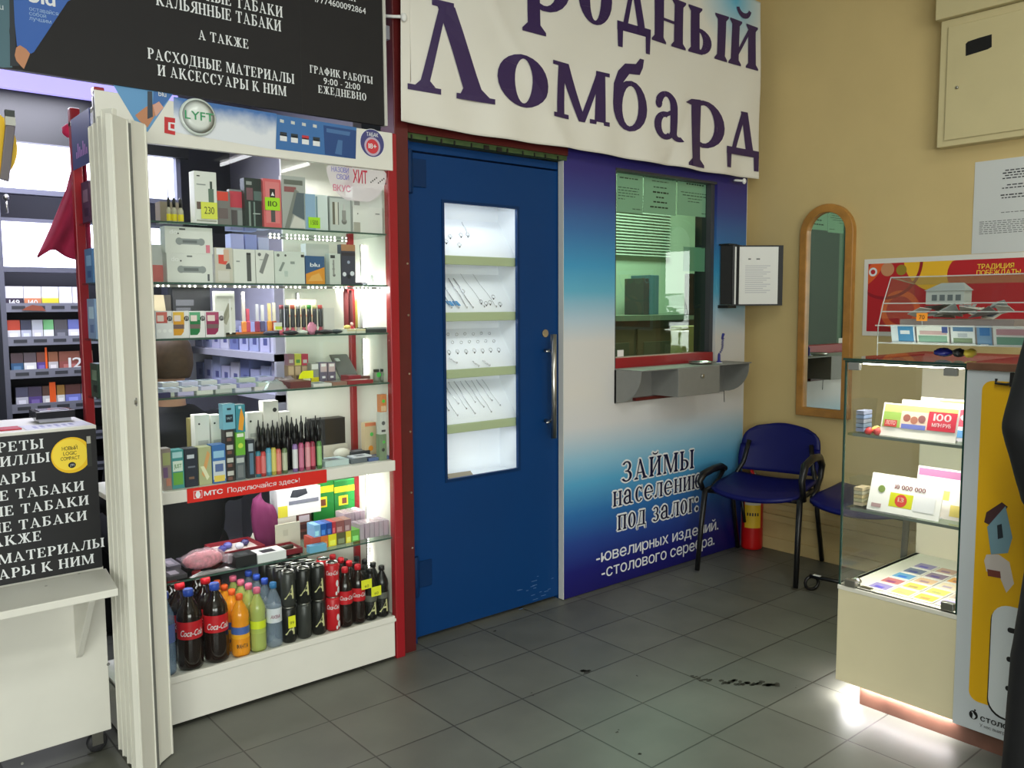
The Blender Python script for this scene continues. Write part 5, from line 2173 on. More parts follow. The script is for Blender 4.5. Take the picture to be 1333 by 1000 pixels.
carton('blister_pack', 'grey blister pack with a wide pink red header on the top shelf', 'package', 298, 319, 246, 1, 2.90, .02, (132, 136, 136), [(0, .52, 1, .95, (200, 66, 82)), (.1, .05, .45, .45, (90, 82, 84)), (.5, .05, .95, .45, (150, 154, 152))])
carton('pen_box', 'tall black box with two pale stripes on the top glass shelf', 'box', 317.5, 341.5, 231, 1, 2.875, .035, (44, 54, 52),
       [(.10, .86, .40, .93, (150, 156, 154)), (.1, .55, .45, .8, (120, 84, 92)), (.5, .55, .95, .74, (90, 112, 108)), (.20, .02, .30, .52, (130, 146, 140)), (.46, .02, .54, .52, (120, 140, 134)), (.42, .27, .82, .29, (180, 190, 186))])
carton('pen_box', 'coral pink window box holding a dark vaporizer with a lime price tag', 'box', 342, 365, 232, 1, 2.86, .04, (218, 104, 108),
       [(.12, .10, .9, .94, (224, 130, 132)), (.40, .12, .64, .52, (84, 84, 84)), (.36, .52, .66, .80, (40, 38, 40)), ('p', [(.42, .66), (.62, .66), (.52, .74)], (240, 240, 240))],
       (.06, .36, .90, .62, LTAG, '110'))
carton('blister_pack', 'silver blister pack with a long pen set diagonally, on the top shelf', 'package', 366, 397, 228, 1, 2.87, .02, (172, 176, 172),
       [(.10, .84, .88, .93, (104, 108, 100)), (.1, .7, .6, .8, (150, 90, 92)), ('p', [(.08, .02), (.28, .02), (.72, .72), (.54, .76)], (130, 134, 128)), ('p', [(.4, .3), (.98, .18), (.98, .7), (.62, .7)], (92, 104, 112)), ('p', [(.3, .03), (.98, .03), (.98, .16), (.5, .26)], (214, 212, 204))])
carton('vaporizer_box', 'light blue and white box with a lime price tag on the top shelf', 'box', 397, 426, 252, 1, 2.86, .04, (214, 226, 224), [(0, .0, .44, 1, (146, 178, 208)), (.46, .1, .54, .95, (120, 150, 160))],
       (.10, .06, .62, .36, LTAG, '1 500'))
carton('vaporizer_box', 'grey framed box showing two silver pens on the top shelf', 'box', 428, 457.5, 255, 1, 2.86, .035, (150, 158, 154),
       [(.04, .03, .93, .95, (196, 204, 198)), (.14, .2, .24, .84, (110, 106, 92)), (.26, .2, .36, .84, (214, 212, 200)), (.38, .2, .41, .84, (110, 106, 92)), ('o', .64, .30, .011, (120, 122, 116)), (.56, .3, .72, .62, (150, 150, 146)), (.6, .62, .68, .78, (200, 202, 198))])
o, bb = carton('device_box', 'wide white box with a grey print corner at the right end of the top shelf', 'box', 459, 497.5, 268, 1, 2.865, .06, W, [(.02, .02, .24, .40, (172, 170, 158)), ('o', .16, .72, .0025, (60, 60, 60)), (.76, .74, .9, .78, (130, 134, 132))])
carton('device_box', 'wide white box stacked on the one at the right end of the top shelf', 'box', 459, 497.5, 243, 1, 2.87, .055, (220, 224, 218), [(.04, .05, .22, .3, (160, 160, 156))], z=bb[3]+.0004)
# --- second shelf
o, bb = carton('tablet_box', 'lower wide white box with a grey pod picture on the second shelf', 'box', 216.5, 276, 329, 2, 2.86, .05, W,
               [(.26, .34, .80, .56, (150, 156, 156)), ('o', .30, .45, .012, (150, 156, 156)), ('o', .77, .45, .012, (150, 156, 156)), (.36, .40, .68, .50, (110, 116, 118)), ('o', .30, .74, .0025, (40, 40, 40)), (.44, .88, .55, .93, (120, 124, 122)), (.88, .06, .92, .30, (90, 92, 98)), ('t', .17, .72, .16, .16, (245, 246, 244), 'do')])
carton('tablet_box', 'upper wide white box with a grey pod picture on the second shelf', 'box', 214, 276, 294, 2, 2.862, .046, W,
       [(.26, .34, .78, .56, (150, 156, 156)), ('o', .29, .45, .012, (150, 156, 156)), ('o', .75, .45, .012, (150, 156, 156)), (.36, .40, .66, .50, (110, 116, 118)), ('o', .27, .74, .0025, (40, 40, 40)), (.30, .88, .42, .94, (90, 92, 92)), (.85, .04, .93, .34, (226, 130, 150)), ('t', .17, .72, .16, .16, (245, 246, 244), 'do')], z=bb[3]+.0004)
carton('liquid_carton', 'pale carton with a coral lower half at the left end of the second shelf', 'box', 197, 212, 318, 2, 2.90, .05, (206, 208, 204), [(.0, .02, .95, .46, (214, 116, 110))])
carton('liquid_carton', 'cream carton with a red arrow tag beside the stacked wide boxes', 'box', 279, 302, 322, 2, 2.87, .04, (206, 200, 186),
       [(.1, .80, .55, .98, (240, 242, 246)), ('p', [(.2, .55), (.6, .52), (.78, .66), (.6, .8), (.2, .8)], (222, 82, 70)), ('p', [(.6, .4), (.9, .4), (.8, .58), (.62, .52)], (90, 90, 90)), (.5, .62, .8, .95, (216, 180, 156)), (.15, .05, .8, .35, (216, 212, 204))])
o, bb = carton('pen_box', 'white box with an upright black pen on the second shelf', 'box', 303.5, 331.5, 324, 2, 2.86, .03, W, [(.60, .06, .80, .90, (84, 86, 86)), (.60, .84, .80, .90, (50, 52, 52)), (.12, .62, .28, .66, G1)])
carton('pen_box', 'white box with a slanted grey pen on the second shelf', 'box', 332.5, 356, 325, 2, 2.86, .03, W, [('p', [(.16, .34), (.36, .28), (.74, .86), (.56, .92)], (136, 138, 136)), ('o', .2, .86, .006, (110, 112, 112)), (.2, .7, .4, .72, G1)])
carton('device_box', 'white box with small key shaped pictures on the second shelf', 'box', 357, 396, 327, 2, 2.86, .03, (214, 222, 214), [('o', .12, .88, .0055, (110, 112, 110)), ('o', .36, .88, .004, (90, 92, 90)), ('p', [(.12, .4), (.2, .38), (.34, .66), (.26, .68)], (140, 150, 144)), (.52, .62, .66, .70, (150, 160, 154)), (.88, .84, .98, .92, (60, 62, 62)), (.32, .22, .42, .4, (190, 204, 196))])
o, bb = carton('cigarette_carton', 'box with a blue upper half and orange lower half lettered blu', 'box', 397.5, 422, 333, 2, 2.858, .03, (58, 94, 138), [('p', [(0, .36), (1, .62), (1, 0), (0, 0)], (224, 150, 50)), ('p', [(.1, .1), (.9, .12), (.7, .4), (.3, .3)], (232, 176, 92)), ('t', .48, .62, .14, .5, (236, 240, 244), 'blu')])
carton('device_box', 'pale white box behind the blue and orange box on the second shelf', 'box', 398, 428, 317, 2, 2.92, .04, (200, 204, 196))
carton('pen_box', 'white narrow box with a silver chain picture on the second shelf', 'box', 428.5, 443, 330, 2, 2.86, .03, (206, 214, 206), [(.1, .85, .5, .95, (70, 72, 72)), ('o', .35, .66, .004, (110, 110, 108)), ('o', .35, .5, .005, (130, 130, 126)), ('o', .38, .3, .0055, (110, 110, 108)), (.3, .3, .42, .8, (150, 152, 148))])
carton('cigarette_carton', 'dark box with white figures and a brown top on the second shelf', 'box', 444, 462, 318, 2, 2.87, .03, (70, 72, 86), [(0, .84, 1, 1, (176, 132, 96)), (0, .72, 1, .8, (60, 54, 60)), ('o', .5, .56, .006, (170, 180, 200)), ('o', .18, .26, .008, (226, 230, 238)), ('o', .74, .28, .009, (226, 230, 238)), ('o', .5, .2, .008, (40, 40, 48))])
g = MB()
x, z = at(462, 371, 2.93)
g.lathe(M('clear_stand', (90, 94, 104), .15), [(.052, 0), (.056, .006), (.05, .011)], x+.005, 2.95, GROUND[2], 24)
tag(g.build('display_stand', loc=(x, 2.95, GROUND[2])), 'flat dark display stand at the right of the second shelf', 'stand')
g = MB()
x, z = at(485, 352, 2.92)
g.lathe(M('clear_stopper', (210, 214, 210), .15), [(.008, 0), (.009, .02), (.004, .026), (.007, .034), (.002, .042)], x, 2.93, GROUND[2], 12)
tag(g.build('atomizer', loc=(x, 2.93, GROUND[2])), 'small clear atomizer at the right end of the second shelf', 'atomizer')
for k, (a, b, t, rgb) in enumerate(((300, 317, 304, (176, 176, 226)), (319, 334, 305, (150, 156, 214)), (336, 350, 309, (190, 190, 226)))):
    carton('liquid_carton', 'lilac carton, %s from the left in the back row of the second shelf' % ORD[k], 'box', a, b, t, 2, 3.02, .05, rgb, [(.15, .4, .5, .6, (220, 220, 240))], group='lilac cartons at the back of the second shelf')
# --- third shelf
PODC = [((214, 110, 100), (200, 86, 80), 'red', (202, 223)), ((238, 190, 70), (226, 160, 40), 'yellow', (224, 245)), ((96, 170, 126), (26, 120, 66), 'green', (245.5, 266)), ((176, 76, 112), (150, 36, 86), 'maroon', (267, 291))]
for rgb, rgb2, nm, (a, b) in PODC:
    carton('pod_pack', 'white pod pack with a %s printed panel on the third shelf' % nm, 'pod pack', a, b, 405, 3, 2.858, .02, (236, 234, 234),
           [('p', [(.04, .10), (.5, .10), (.66, .22), (.72, .5), (.72, .96), (.04, .96)], rgb2), (.04, .66, .7, .96, rgb), (.04, .34, .70, .50, (120, 96, 96)), (.1, .62, .5, .84, (238, 220, 214)), ('o', .86, .72, .0085, (70, 66, 70)), ('t', .86, .69, .08, .2, (220, 220, 220), 'JTI')])
carton('pod_stand', 'small row of white tips in front of the red pod pack', 'tips', 203, 225, 421, 3, 2.84, .012, (236, 236, 238), [('o', .18, .5, .006, (250, 250, 250)), ('o', .5, .5, .006, (250, 250, 250)), ('o', .82, .5, .006, (250, 250, 250))])


def cloth_lump(name, label, cat, px, py, sh, Y, rx, ry, rz, rgb, group=None, jit=.12, z=None, rough=.7):
    x, _ = at(px, py, Y)
    g = MB()
    z0 = GROUND[sh] if z is None else z
    g.blob(hexm(rgb, rough), x, Y, z0+rz, rx, ry, rz, 18, 10, jit)
    return tag(g.build(name, loc=(x, Y, z0)), label, cat, group)


carton('pouch_bag', 'black pouch with grey print lying behind the pod packs', 'pouch', 224, 273, 373, 3, 2.965, .045, (40, 40, 46), [(.08, .62, .55, .74, (96, 96, 104)), (.08, .5, .46, .58, (96, 96, 104)), (.05, .1, .9, .42, (92, 90, 98))])
carton('pouch_bag', 'beige pouch leaning at the left end of the third shelf', 'pouch', 199, 222, 384, 3, 2.965, .04, (206, 190, 160), [('p', [(.0, .3), (.8, .0), (1, .0), (.2, .6)], (226, 212, 196)), ('p', [(.7, .6), (1, .6), (1, 1), (.6, 1)], (70, 64, 60))])
carton('blister_pack', 'white blister pack of metal pens on the third shelf', 'package', 279, 305, 379, 3, 2.90, .02, (220, 220, 212), [('p', [(.3, .35), (.42, .3), (.78, .7), (.66, .74)], (150, 148, 130)), ('p', [(.42, .3), (.54, .25), (.86, .62), (.76, .68)], (170, 168, 150)), (.7, .05, .8, .85, (232, 232, 228)), (.1, .84, .9, .9, (190, 190, 180))])
TR = [(316, 380, 8, (220, 210, 204), (236, 150, 80)), (322, 402, 6, (210, 90, 110), (200, 80, 100)), (334, 396, 6, (200, 200, 210), (150, 60, 90)), (341, 397, 6, (220, 220, 220), (90, 90, 130)), (350, 395, 7, (236, 210, 150), (226, 150, 60)), (356, 394, 7, (232, 224, 200), (190, 90, 60))]
for k, (px, t, w_, top, bot) in enumerate(TR):
    x, z1 = at(px, t, 2.92)
    z0 = GROUND[3]
    r = .0085
    lt = thing('lighter', 'slim coloured lighter, %s from left in the lighter row of the third shelf' % ORD[k], 'lighter', (x, 2.92, z0), 'lighters on the third shelf')
    g = MB()
    g.box(hexm(bot), x-r, x+r, 2.914, 2.926, z0+.012, z0+.05)
    g.build('lighter_body', lt, bevel=.003)
    g = MB()
    g.box(hexm(top), x-r*.6, x+r*.6, 2.916, 2.924, z0+.05, max(z1, z0+.062))
    g.build('lighter_top', lt)
carton('lighter_tray', 'orange rimmed tray under the row of lighters on the third shelf', 'tray', 294, 358, 431, 3, 2.90, .05, (196, 110, 66), [(0, .0, 1, .5, (92, 82, 56))], zt=GROUND[3]+.012)
VC = [(150, 74, 84), (86, 92, 90), (198, 100, 84), (196, 196, 196), (206, 216, 170), (60, 150, 70), (216, 210, 150), (186, 80, 74)]
for k in range(8):
    px = 366+7.2*k
    x, z1 = at(px, 397, 2.90)
    z0 = GROUND[3]
    vp = thing('vape_stick', 'dark vape stick with %s top in the row on the third shelf' % ('dusty red', 'grey', 'orange', 'white', 'pale green', 'green', 'cream', 'bright red')[k], 'vape', (x, 2.90, z0), 'vape sticks on the third shelf')
    g = MB()
    g.lathe(M('vape_dark', (56, 58, 62), .35), [(.0075, .026), (.008, .03), (.008, z1-z0-.014)], x, 2.90, z0, 12)
    g.build('vape_body', vp)
    g = MB()
    g.lathe(hexm(VC[k]), [(.0082, z1-z0-.014), (.0082, z1-z0)], x, 2.90, z0, 12)
    g.build('vape_top', vp)
    g = MB()
    g.lathe(hexm((206, 96, 116) if k != 3 else (190, 190, 186)), [(.009, 0), (.0095, .012), (.006, .02), (.0045, .026)], x, 2.90, z0, 12)
    g.build('vape_base', vp)
carton('display_card', 'pale cream header card behind the vape sticks on the third shelf', 'card', 372, 411, 390, 3, 2.935, .004, (238, 226, 190), [(.0, .5, 1, .56, (226, 160, 130))])
carton('device_box', 'plain white box right of the vape sticks on the third shelf', 'box', 421, 435, 401, 3, 2.89, .03, (214, 214, 208))
for k, (px, t, rgb, r) in enumerate(((450, 376, (150, 70, 74), .01), (456, 378, (120, 60, 66), .008), (463.5, 389, (206, 186, 90), .005), (470, 389, (226, 226, 226), .006))):
    x, z1 = at(px, t, 2.97)
    g = MB()
    z0 = GROUND[3]
    g.lathe(hexm(rgb), [(r, 0), (r, (z1-z0)*.9), (r*.6, z1-z0)], x, 2.97, z0, 12)
    tag(g.build('vape_tube', loc=(x, 2.97, z0)), 'upright %s tube standing near the right end of the third shelf' % ('dusty red', 'dark red', 'yellow', 'white')[k], 'tube')
x, z = at(457, 415, 2.93)
fg = thing('small_figurine', 'tiny red and white figurine on the third shelf near the light strip', 'figurine', (x, 2.93, GROUND[3]))
g = MB()
g.blob(hexm((214, 50, 66)), x, 2.93, GROUND[3]+.014, .013, .009, .014, 12, 8)
g.build('figure_body', fg)
g = MB()
g.blob(hexm((230, 190, 180)), x, 2.925, GROUND[3]+.033, .007, .006, .007, 10, 7)
g.build('figure_head', fg)
POU = [(353, 2.87, .035, (52, 52, 72)), (362, 2.93, .03, (48, 50, 60)), (378, 2.865, .036, (36, 38, 44)), (394, 2.87, .024, (190, 196, 186)), (408, 2.865, .034, (42, 42, 54)), (424, 2.86, .036, (26, 28, 34)), (438, 2.87, .028, (40, 52, 56))]
for k, (px, Y, rx, rgb) in enumerate(POU):
    cloth_lump('tobacco_pouch', 'small soft pouch lying flat, %s from the left along the front of the third shelf' % ORD[k], 'pouch', px, 437, 3, Y, rx*.8, .022, .008, rgb, 'soft pouches on the third shelf', .08)
cloth_lump('cloth_toy', 'crumpled pink cloth tag in front of the vape sticks', 'cloth', 406, 424, 3, 2.845, .016, .012, .022, (214, 140, 166), jit=.2)
carton('lime_box', 'small white and lime striped box left of the vape sticks', 'box', 358, 367, 420, 3, 2.875, .012, (226, 228, 222), [(0, .1, 1, .5, (204, 226, 70))], z=GROUND[3]+.017)
for k, (a, b, rgb) in enumerate(((452, 463, (214, 206, 160)), (464, 476, (222, 214, 170)))):
    carton('filter_box', 'low cream filter box, %s from the left at the front of the third shelf' % ORD[k], 'box', a, b, 436, 3, 2.85, .05, (214, 218, 200), [(0, .5, 1, 1, rgb)], zt=GROUND[3]+.016, group='cream filter boxes')
cloth_lump('lemon_sachet', 'small yellow sachet on the cream filter boxes', 'sachet', 452, 430, 3, 2.88, .014, .012, .007, (232, 210, 120), z=GROUND[3]+.0165)
carton('tobacco_tin', 'flat dark tin at the right end of the third shelf', 'tin', 477, 503, 431, 3, 2.85, .07, (52, 62, 62), [(.0, .7, 1, 1, (150, 160, 160))], zt=GROUND[3]+.020)


# --- fourth shelf: flat packets
def packet(label, px0, px1, Y, d_, rgb, z, h=.012, rz=0, sh=4, cat='packet', name='filter_packet', group=None, decor=None, rgb2=None):
    x0, _ = at(px0, 505, Y)
    x1, _ = at(px1, 505, Y)
    g = MB()
    cx = (x0+x1)/2
    w_ = (x1-x0)/2
    g.box(hexm(rgb), -w_, w_, -d_/2, d_/2, 0, h)
    g.box(hexm(rgb2 or (120, 124, 134)), -w_*.5, w_*.4, -d_*.3, d_*.2, h, h+.0006)
    o = g.build(name, loc=None, local=True)
    o.location = (cx, Y+d_/2, z)
    o.rotation_euler = (0, 0, rz)
    return tag(o, label, cat, group)


rn = random.Random(11)
PC = [(190, 184, 222), (178, 172, 216), (206, 202, 226), (198, 200, 216), (210, 214, 204), (196, 204, 190), (206, 206, 206), (214, 210, 206), (190, 196, 190)]
k = 0
for row, (Y, zz) in enumerate(((2.95, 0), (2.95, .0196), (2.862, 0), (2.862, .0136))):
    for i in range(6):
        a = 206+25*i+(6 if row % 2 else 0)
        packet('flat filter packet, %s from left in the %s %s layer on the fourth shelf' % (ORD[i], ('rear', 'rear', 'front', 'front')[row], ('lower', 'upper')[row % 2]), a, a+21, Y+.002*(i % 2), .062, PC[(k*4+row) % 9], GROUND[4]+zz, (.019, .019, .013, .013)[row], rz=rn.uniform(-.03, .03),
               group='flat filter packets on the fourth shelf')
        k += 1
carton('paper_box', 'low pinkish box with a yellow end lying on the fourth shelf', 'box', 312, 343, 498, 4, 3.035, .05, (176, 120, 120), [(.55, .0, 1, .6, (216, 190, 100))])
carton('navy_box', 'low navy box at the left end of the fourth shelf', 'box', 201, 222, 510, 4, 2.836, .02, (48, 46, 92), zt=GROUND[4]+.017)


def foil(label, pts, z, rgb, name='foil_pouch', cat='pouch', th=.006, rough=.25, metal=.6, seed=0, n=10):
    """crumpled flat pouch from four plan corners"""
    rr = random.Random(seed)
    mt = M('foil_%d_%d_%d' % rgb, rgb, rough, metal)
    c = [Vector((p[0], p[1], 0)) for p in pts]
    H = [[rr.uniform(.2, 1) for _ in range(n+1)] for _ in range(n+1)]

    def fn(u, v):
        p = c[0].lerp(c[1], u).lerp(c[3].lerp(c[2], u), v)
        e = min(u, 1-u, v, 1-v)
        return (p.x, p.y, z+.001+th*min(1, e*5)*(.6+.8*H[int(u*n)][int(v*n)]))
    g = MB()
    g.grid(mt, fn, n, n)
    g.grid(mt, lambda u, v: tuple((c[0].lerp(c[1], u).lerp(c[3].lerp(c[2], u), v)) + Vector((0, 0, z+.0004))), 1, 1)
    cen = sum(c, Vector())/4
    return tag(g.build(name, loc=(cen.x, cen.y, z)), label, cat)


def plan(px0, px1, Y0, Y1, skew=0):
    a, b = at(px0, 500, Y0)[0], at(px1, 500, Y0)[0]
    return [(a, Y0), (b, Y0), (b+skew, Y1), (a+skew, Y1)]


foil('shiny silver foil pouch at the middle of the fourth shelf', plan(345, 376, 2.84, 2.925, .0), GROUND[4], (222, 220, 226), th=.022, seed=3)
foil('pinkish silver foil pouch behind the shiny foil pouch on the fourth shelf', plan(352, 392, 2.935, 3.0, .0), GROUND[4], (200, 170, 178), th=.026, seed=4)
packet('flat dark red tobacco pack beside the foil pouches on the fourth shelf', 378, 405, 2.845, .09, (110, 60, 58), GROUND[4], .024, name='tobacco_pack', cat='pack', rgb2=(150, 110, 100))
packet('white flat pack right of the dark red pack on the fourth shelf', 408, 432, 2.85, .09, (222, 220, 214), GROUND[4], .010, name='tobacco_pack', cat='pack')
packet('flat pack with reddish brown print in the middle of the fourth shelf front', 434, 452, 2.85, .07, (150, 110, 96), GROUND[4], .012, name='tobacco_pack', cat='pack')
packet('low dark red box with a label at the right of the fourth shelf', 453, 486, 2.845, .05, (146, 40, 50), GROUND[4], .014, name='tobacco_pack', cat='pack', rgb2=(214, 200, 190))
packet('second dark red box lying behind, at the right of the fourth shelf', 454, 470, 2.92, .06, (150, 46, 60), GROUND[4], .026, name='tobacco_pack', cat='pack')
packet('brown patterned low box left of the green topped jars', 470, 482, 2.92, .06, (110, 70, 66), GROUND[4], .022, name='tobacco_pack', cat='pack')
for k in range(3):
    carton('flavour_pack', 'small patterned pack, %s from left in the lower tier behind the neon card' % ORD[k], 'pack', 374.5+9*k, 383+9*k, 476, 4, 3.0, .03, (150, 126, 100), [(.1, .5, .9, .95, (196, 170, 140)), (.2, .05, .8, .45, (110, 86, 80))], group='patterned packs at the back of the fourth shelf')
    _, zt = at(374.5+9*k, 476, 3.0)
    c = ((150, 110, 120), (206, 206, 90), (190, 70, 90))[k]
    carton('flavour_pack', 'small %s pack in the upper tier at the back of the fourth shelf' % ('mauve', 'yellow green', 'crimson')[k], 'pack', 374.5+9*k, 383+9*k, 461, 4, 3.0, .03, c, [(.2, .2, .8, .5, (96, 150, 80) if k == 1 else (200, 190, 190))], group='patterned packs at the back of the fourth shelf', z=zt+.0003)
x0, z0 = at(386, 493, 2.95)
g = MB()
x1, z1 = at(404.5, 482, 2.95)
g.prism(M('neon_yellow', (236, 240, 20), .6), [(x0, z0), (x1, z0), (x1, z1), (x0+.018, z1), (x0+.004, z0+.014)], 2.93, 2.934)
g.box(M('tag_foot', (220, 220, 200), .5), x0+.02, x1-.01, 2.93, 2.95, GROUND[4], GROUND[4]+.004)
g.box(M('tag_foot', (220, 220, 200), .5), x0+.02, x1-.01, 2.934, 2.937, GROUND[4], z0+.01)
tag(g.build('price_card', loc=(x0, 2.93, GROUND[4])), 'large neon yellow price card on the fourth shelf', 'price card')
carton('flavour_pack', 'pale grey and yellow pack right of the neon price card', 'pack', 404.5, 415, 473, 4, 2.96, .03, (150, 152, 142), [(.1, .7, .9, .95, (226, 228, 224)), (0, .02, 1, .32, (222, 206, 50))])
for k in range(2):
    carton('flavour_pack', 'mauve and white pack, %s of the pair left of the grey case' % ('left', 'right')[k], 'pack', 416+10.6*k, 426+10.6*k, 472, 4, 2.95, .03, (96, 90, 112), [(.1, .55, .9, .95, (196, 176, 178)), (.2, .8, .8, .93, (232, 232, 232)), (.3, .25, .7, .35, (226, 226, 230))], group='pair of mauve packs')
x0, _ = at(428, 480, 3.05)
g = MB()
xa, z1 = at(430, 462, 3.04)
xb, _ = at(452, 462, 3.04)
xc, _ = at(457, 490, 3.0)
z0 = GROUND[4]
g.hexa(hexm((96, 98, 96)), [(xa+.02, 2.985, z0), (xb+.03, 2.985, z0), (xb+.03, 3.0, z0), (xa+.02, 3.0, z0)], [(xa, 3.04, z1), (xb, 3.04, z1), (xb, 3.055, z1), (xa, 3.055, z1)])
g.hexa(hexm((196, 200, 198)), [(xa+.015, 3.018, z1-.026), (xa+.034, 3.018, z1-.026), (xa+.034, 3.03, z1-.026), (xa+.015, 3.03, z1-.026)], [(xa+.012, 3.026, z1-.014), (xa+.03, 3.026, z1-.014), (xa+.03, 3.04, z1-.014), (xa+.012, 3.04, z1-.014)])
tag(g.build('device_case', loc=(xa, 3.02, z0), bevel=.003), 'grey case leaning back at the right of the fourth shelf', 'case')
for k, px in enumerate((490, 499)):
    x, _ = at(px, 500, 2.90)
    jr = thing('flavour_jar', 'small jar with green badge, %s one at the fourth shelf right end' % ('left', 'right')[k], 'jar', (x, 2.90, GROUND[4]), 'jars at the end of the fourth shelf')
    g = MB()
    g.lathe(hexm((130, 136, 122)), [(.0125, 0), (.0135, .006), (.0135, .032), (.010, .037)], x, 2.90, GROUND[4], 14)
    g.build('jar_body', jr)
    g = MB()
    g.lathe(hexm((40, 44, 42)), [(.0115, .037), (.0115, .047)], x, 2.90, GROUND[4], 14)
    disc(g, hexm((60, 190, 70)), x+.003, GROUND[4]+.026, .010, 2.90-.0142, 14)
    g.build('jar_lid', jr)

# --- fascia shelf
FB = [(210, 222, 585, (150, 136, 130), 'floral', [(.1, .6, .9, .9, (170, 176, 120)), (.1, .3, .6, .55, (120, 90, 130)), (.4, .1, .9, .28, (196, 130, 110))]),
      (222.5, 238.5, 587, (70, 150, 150), 'teal and green', [(.1, .8, .9, .95, (180, 220, 226)), (.1, .45, .9, .72, (226, 240, 226)), (.1, .1, .9, .42, (110, 176, 70)), ('t', .5, .54, .1, .6, (70, 140, 60), 'JUST')]),
      (239.5, 256.5, 585, (40, 46, 60), 'dark navy', [(.2, .74, .75, .84, (200, 206, 216)), (.25, .5, .8, .54, (120, 126, 140)), (.3, .2, .7, .26, (130, 100, 80))]),
      (258, 274.5, 583, (176, 180, 136), 'pale green', [('p', [(.2, .3), (.4, .2), (.9, .8), (.7, .9)], (216, 160, 100)), ('p', [(.1, .5), (.4, .5), (.8, .2), (.6, .12)], (226, 226, 190))]),
      (275.5, 293, 580, (60, 110, 176), 'blue and white', [(.1, .66, .9, .84, (150, 196, 226)), (.05, .1, .95, .58, (206, 214, 220)), (.1, .04, .9, .2, (226, 200, 90)), (.2, .3, .8, .5, (90, 110, 160))])]
for a, b, t, rgb, nm, dec in FB:
    carton('liquid_carton', '%s printed carton in the front row of the white fascia shelf' % nm, 'box', a, b, t, 5, 2.84, .045, rgb, dec)
z = GROUND[5]
for k in range(4):
    _, zt = at(294, 634-21*(k+1)+2.3*k, 2.84)
    carton('liquid_carton', 'small black carton, %s from the bottom of its stack on the fascia shelf' % ORD[k], 'box', 294, 305.5, 600, 5, 2.84, .035, (52, 48, 48), [(.15, .45, .85, .8, (196, 196, 190)), (.2, .1, .7, .35, (120, 84, 76))], z=z, zt=GROUND[5]+.045*(k+1), group='black carton stack on the fascia shelf')
    z = GROUND[5]+.045*(k+1)+.0003
_, zt = at(297, 526, 2.84)
carton('liquid_carton', 'light blue carton with a dark window on top of the black carton stack', 'box', 289.5, 305.5, 526, 5, 2.84, .035, (120, 182, 204), [(.22, .28, .82, .58, (22, 40, 56)), (.35, .76, .68, .84, (40, 60, 76)), ('t', .5, .4, .08, .4, (190, 220, 230), 'SALT')], z=z, zt=zt)
z2 = GROUND[5]
for k, (t, rgb, dec, nm) in enumerate(((593, (90, 100, 106), [(.1, .7, .9, .9, (190, 196, 196)), (.2, .1, .8, .6, (120, 126, 130))], 'grey'), (563, (110, 180, 60), [(.15, .8, .85, .95, (230, 236, 220)), ('o', .5, .42, .009, (200, 226, 80))], 'lime green'), (527, (60, 140, 156), [('p', [(.2, .1), (.7, .05), (.9, .5), (.6, .9), (.4, .6)], (236, 160, 50)), (.3, .85, .6, .95, (180, 216, 230))], 'teal and orange'))):
    _, zt = at(312, t, 2.842)
    carton('liquid_carton', '%s carton in the stack right of the light blue carton' % nm, 'box', 306.5, 318.5, t, 5, 2.842, .035, rgb, dec, z=z2, zt=zt)
    z2 = zt+.0003
carton('liquid_carton', 'narrow dark carton with a pale blue figure on the fascia shelf', 'box', 321, 331, 573, 5, 2.845, .03, (44, 50, 58), [(.2, .7, .8, .9, (170, 180, 190)), (.3, .1, .8, .65, (86, 120, 146))])
WB = [(253, 272, 541, 2.95, 'short', [('o', .3, .86, .0035, (40, 40, 40)), (.2, .5, .9, .6, (190, 190, 184)), (.5, .0, .7, .12, (80, 80, 80))]), (274, 288, 541, 2.96, 'short', [('o', .35, .87, .0035, (40, 40, 40)), (.2, .5, .9, .6, (190, 190, 184))]),
      (322, 341, 538, 2.93, 'medium', [('o', .2, .86, .004, (40, 40, 40)), (.15, .6, .9, .66, (190, 190, 184)), ('o', .6, .28, .008, (50, 50, 50))]), (342.5, 362, 523, 2.935, 'tallest', [('o', .75, .87, .008, (50, 50, 50)), ('o', .25, .66, .004, (40, 40, 40)), (.2, .5, .9, .58, (190, 190, 184)), (.6, .16, .9, .3, (110, 110, 110))]),
      (363, 378, 537, 2.94, 'right hand', [('o', .2, .9, .003, (40, 40, 40)), (.15, .55, .9, .62, (190, 190, 184)), ('o', .55, .3, .009, (50, 50, 50))])]
for k, (a, b, t, Y, nm, dec) in enumerate(WB):
    carton('vaporizer_box', '%s white box with black dots, %s from left among the fascia shelf boxes' % (nm, ORD[k]), 'box', a, b, t, 5, Y, .04, (230, 228, 220), dec)
carton('green_pouch', 'olive pouch left of the short white boxes behind the front row', 'pouch', 246, 254, 545, 5, 3.0, .03, (150, 140, 90))
BT = [(335, 566, (60, 130, 150), (210, 80, 80)), (341.5, 567, (200, 70, 70), (220, 120, 120)), (348.5, 560, (90, 160, 190), (120, 180, 200)), (355, 560, (206, 190, 90), (216, 200, 110)), (361.5, 563, (210, 110, 100), (226, 140, 130)), (369.5, 562, (110, 130, 90), (190, 196, 170)),
      (383, 555, (150, 120, 180), (226, 226, 230)), (391, 553, (190, 90, 130), (206, 120, 150)), (399.5, 552, (210, 120, 140), (226, 160, 170)), (406, 551, (140, 50, 70), (200, 90, 110)), (414.5, 551, (90, 140, 80), (150, 196, 130))]
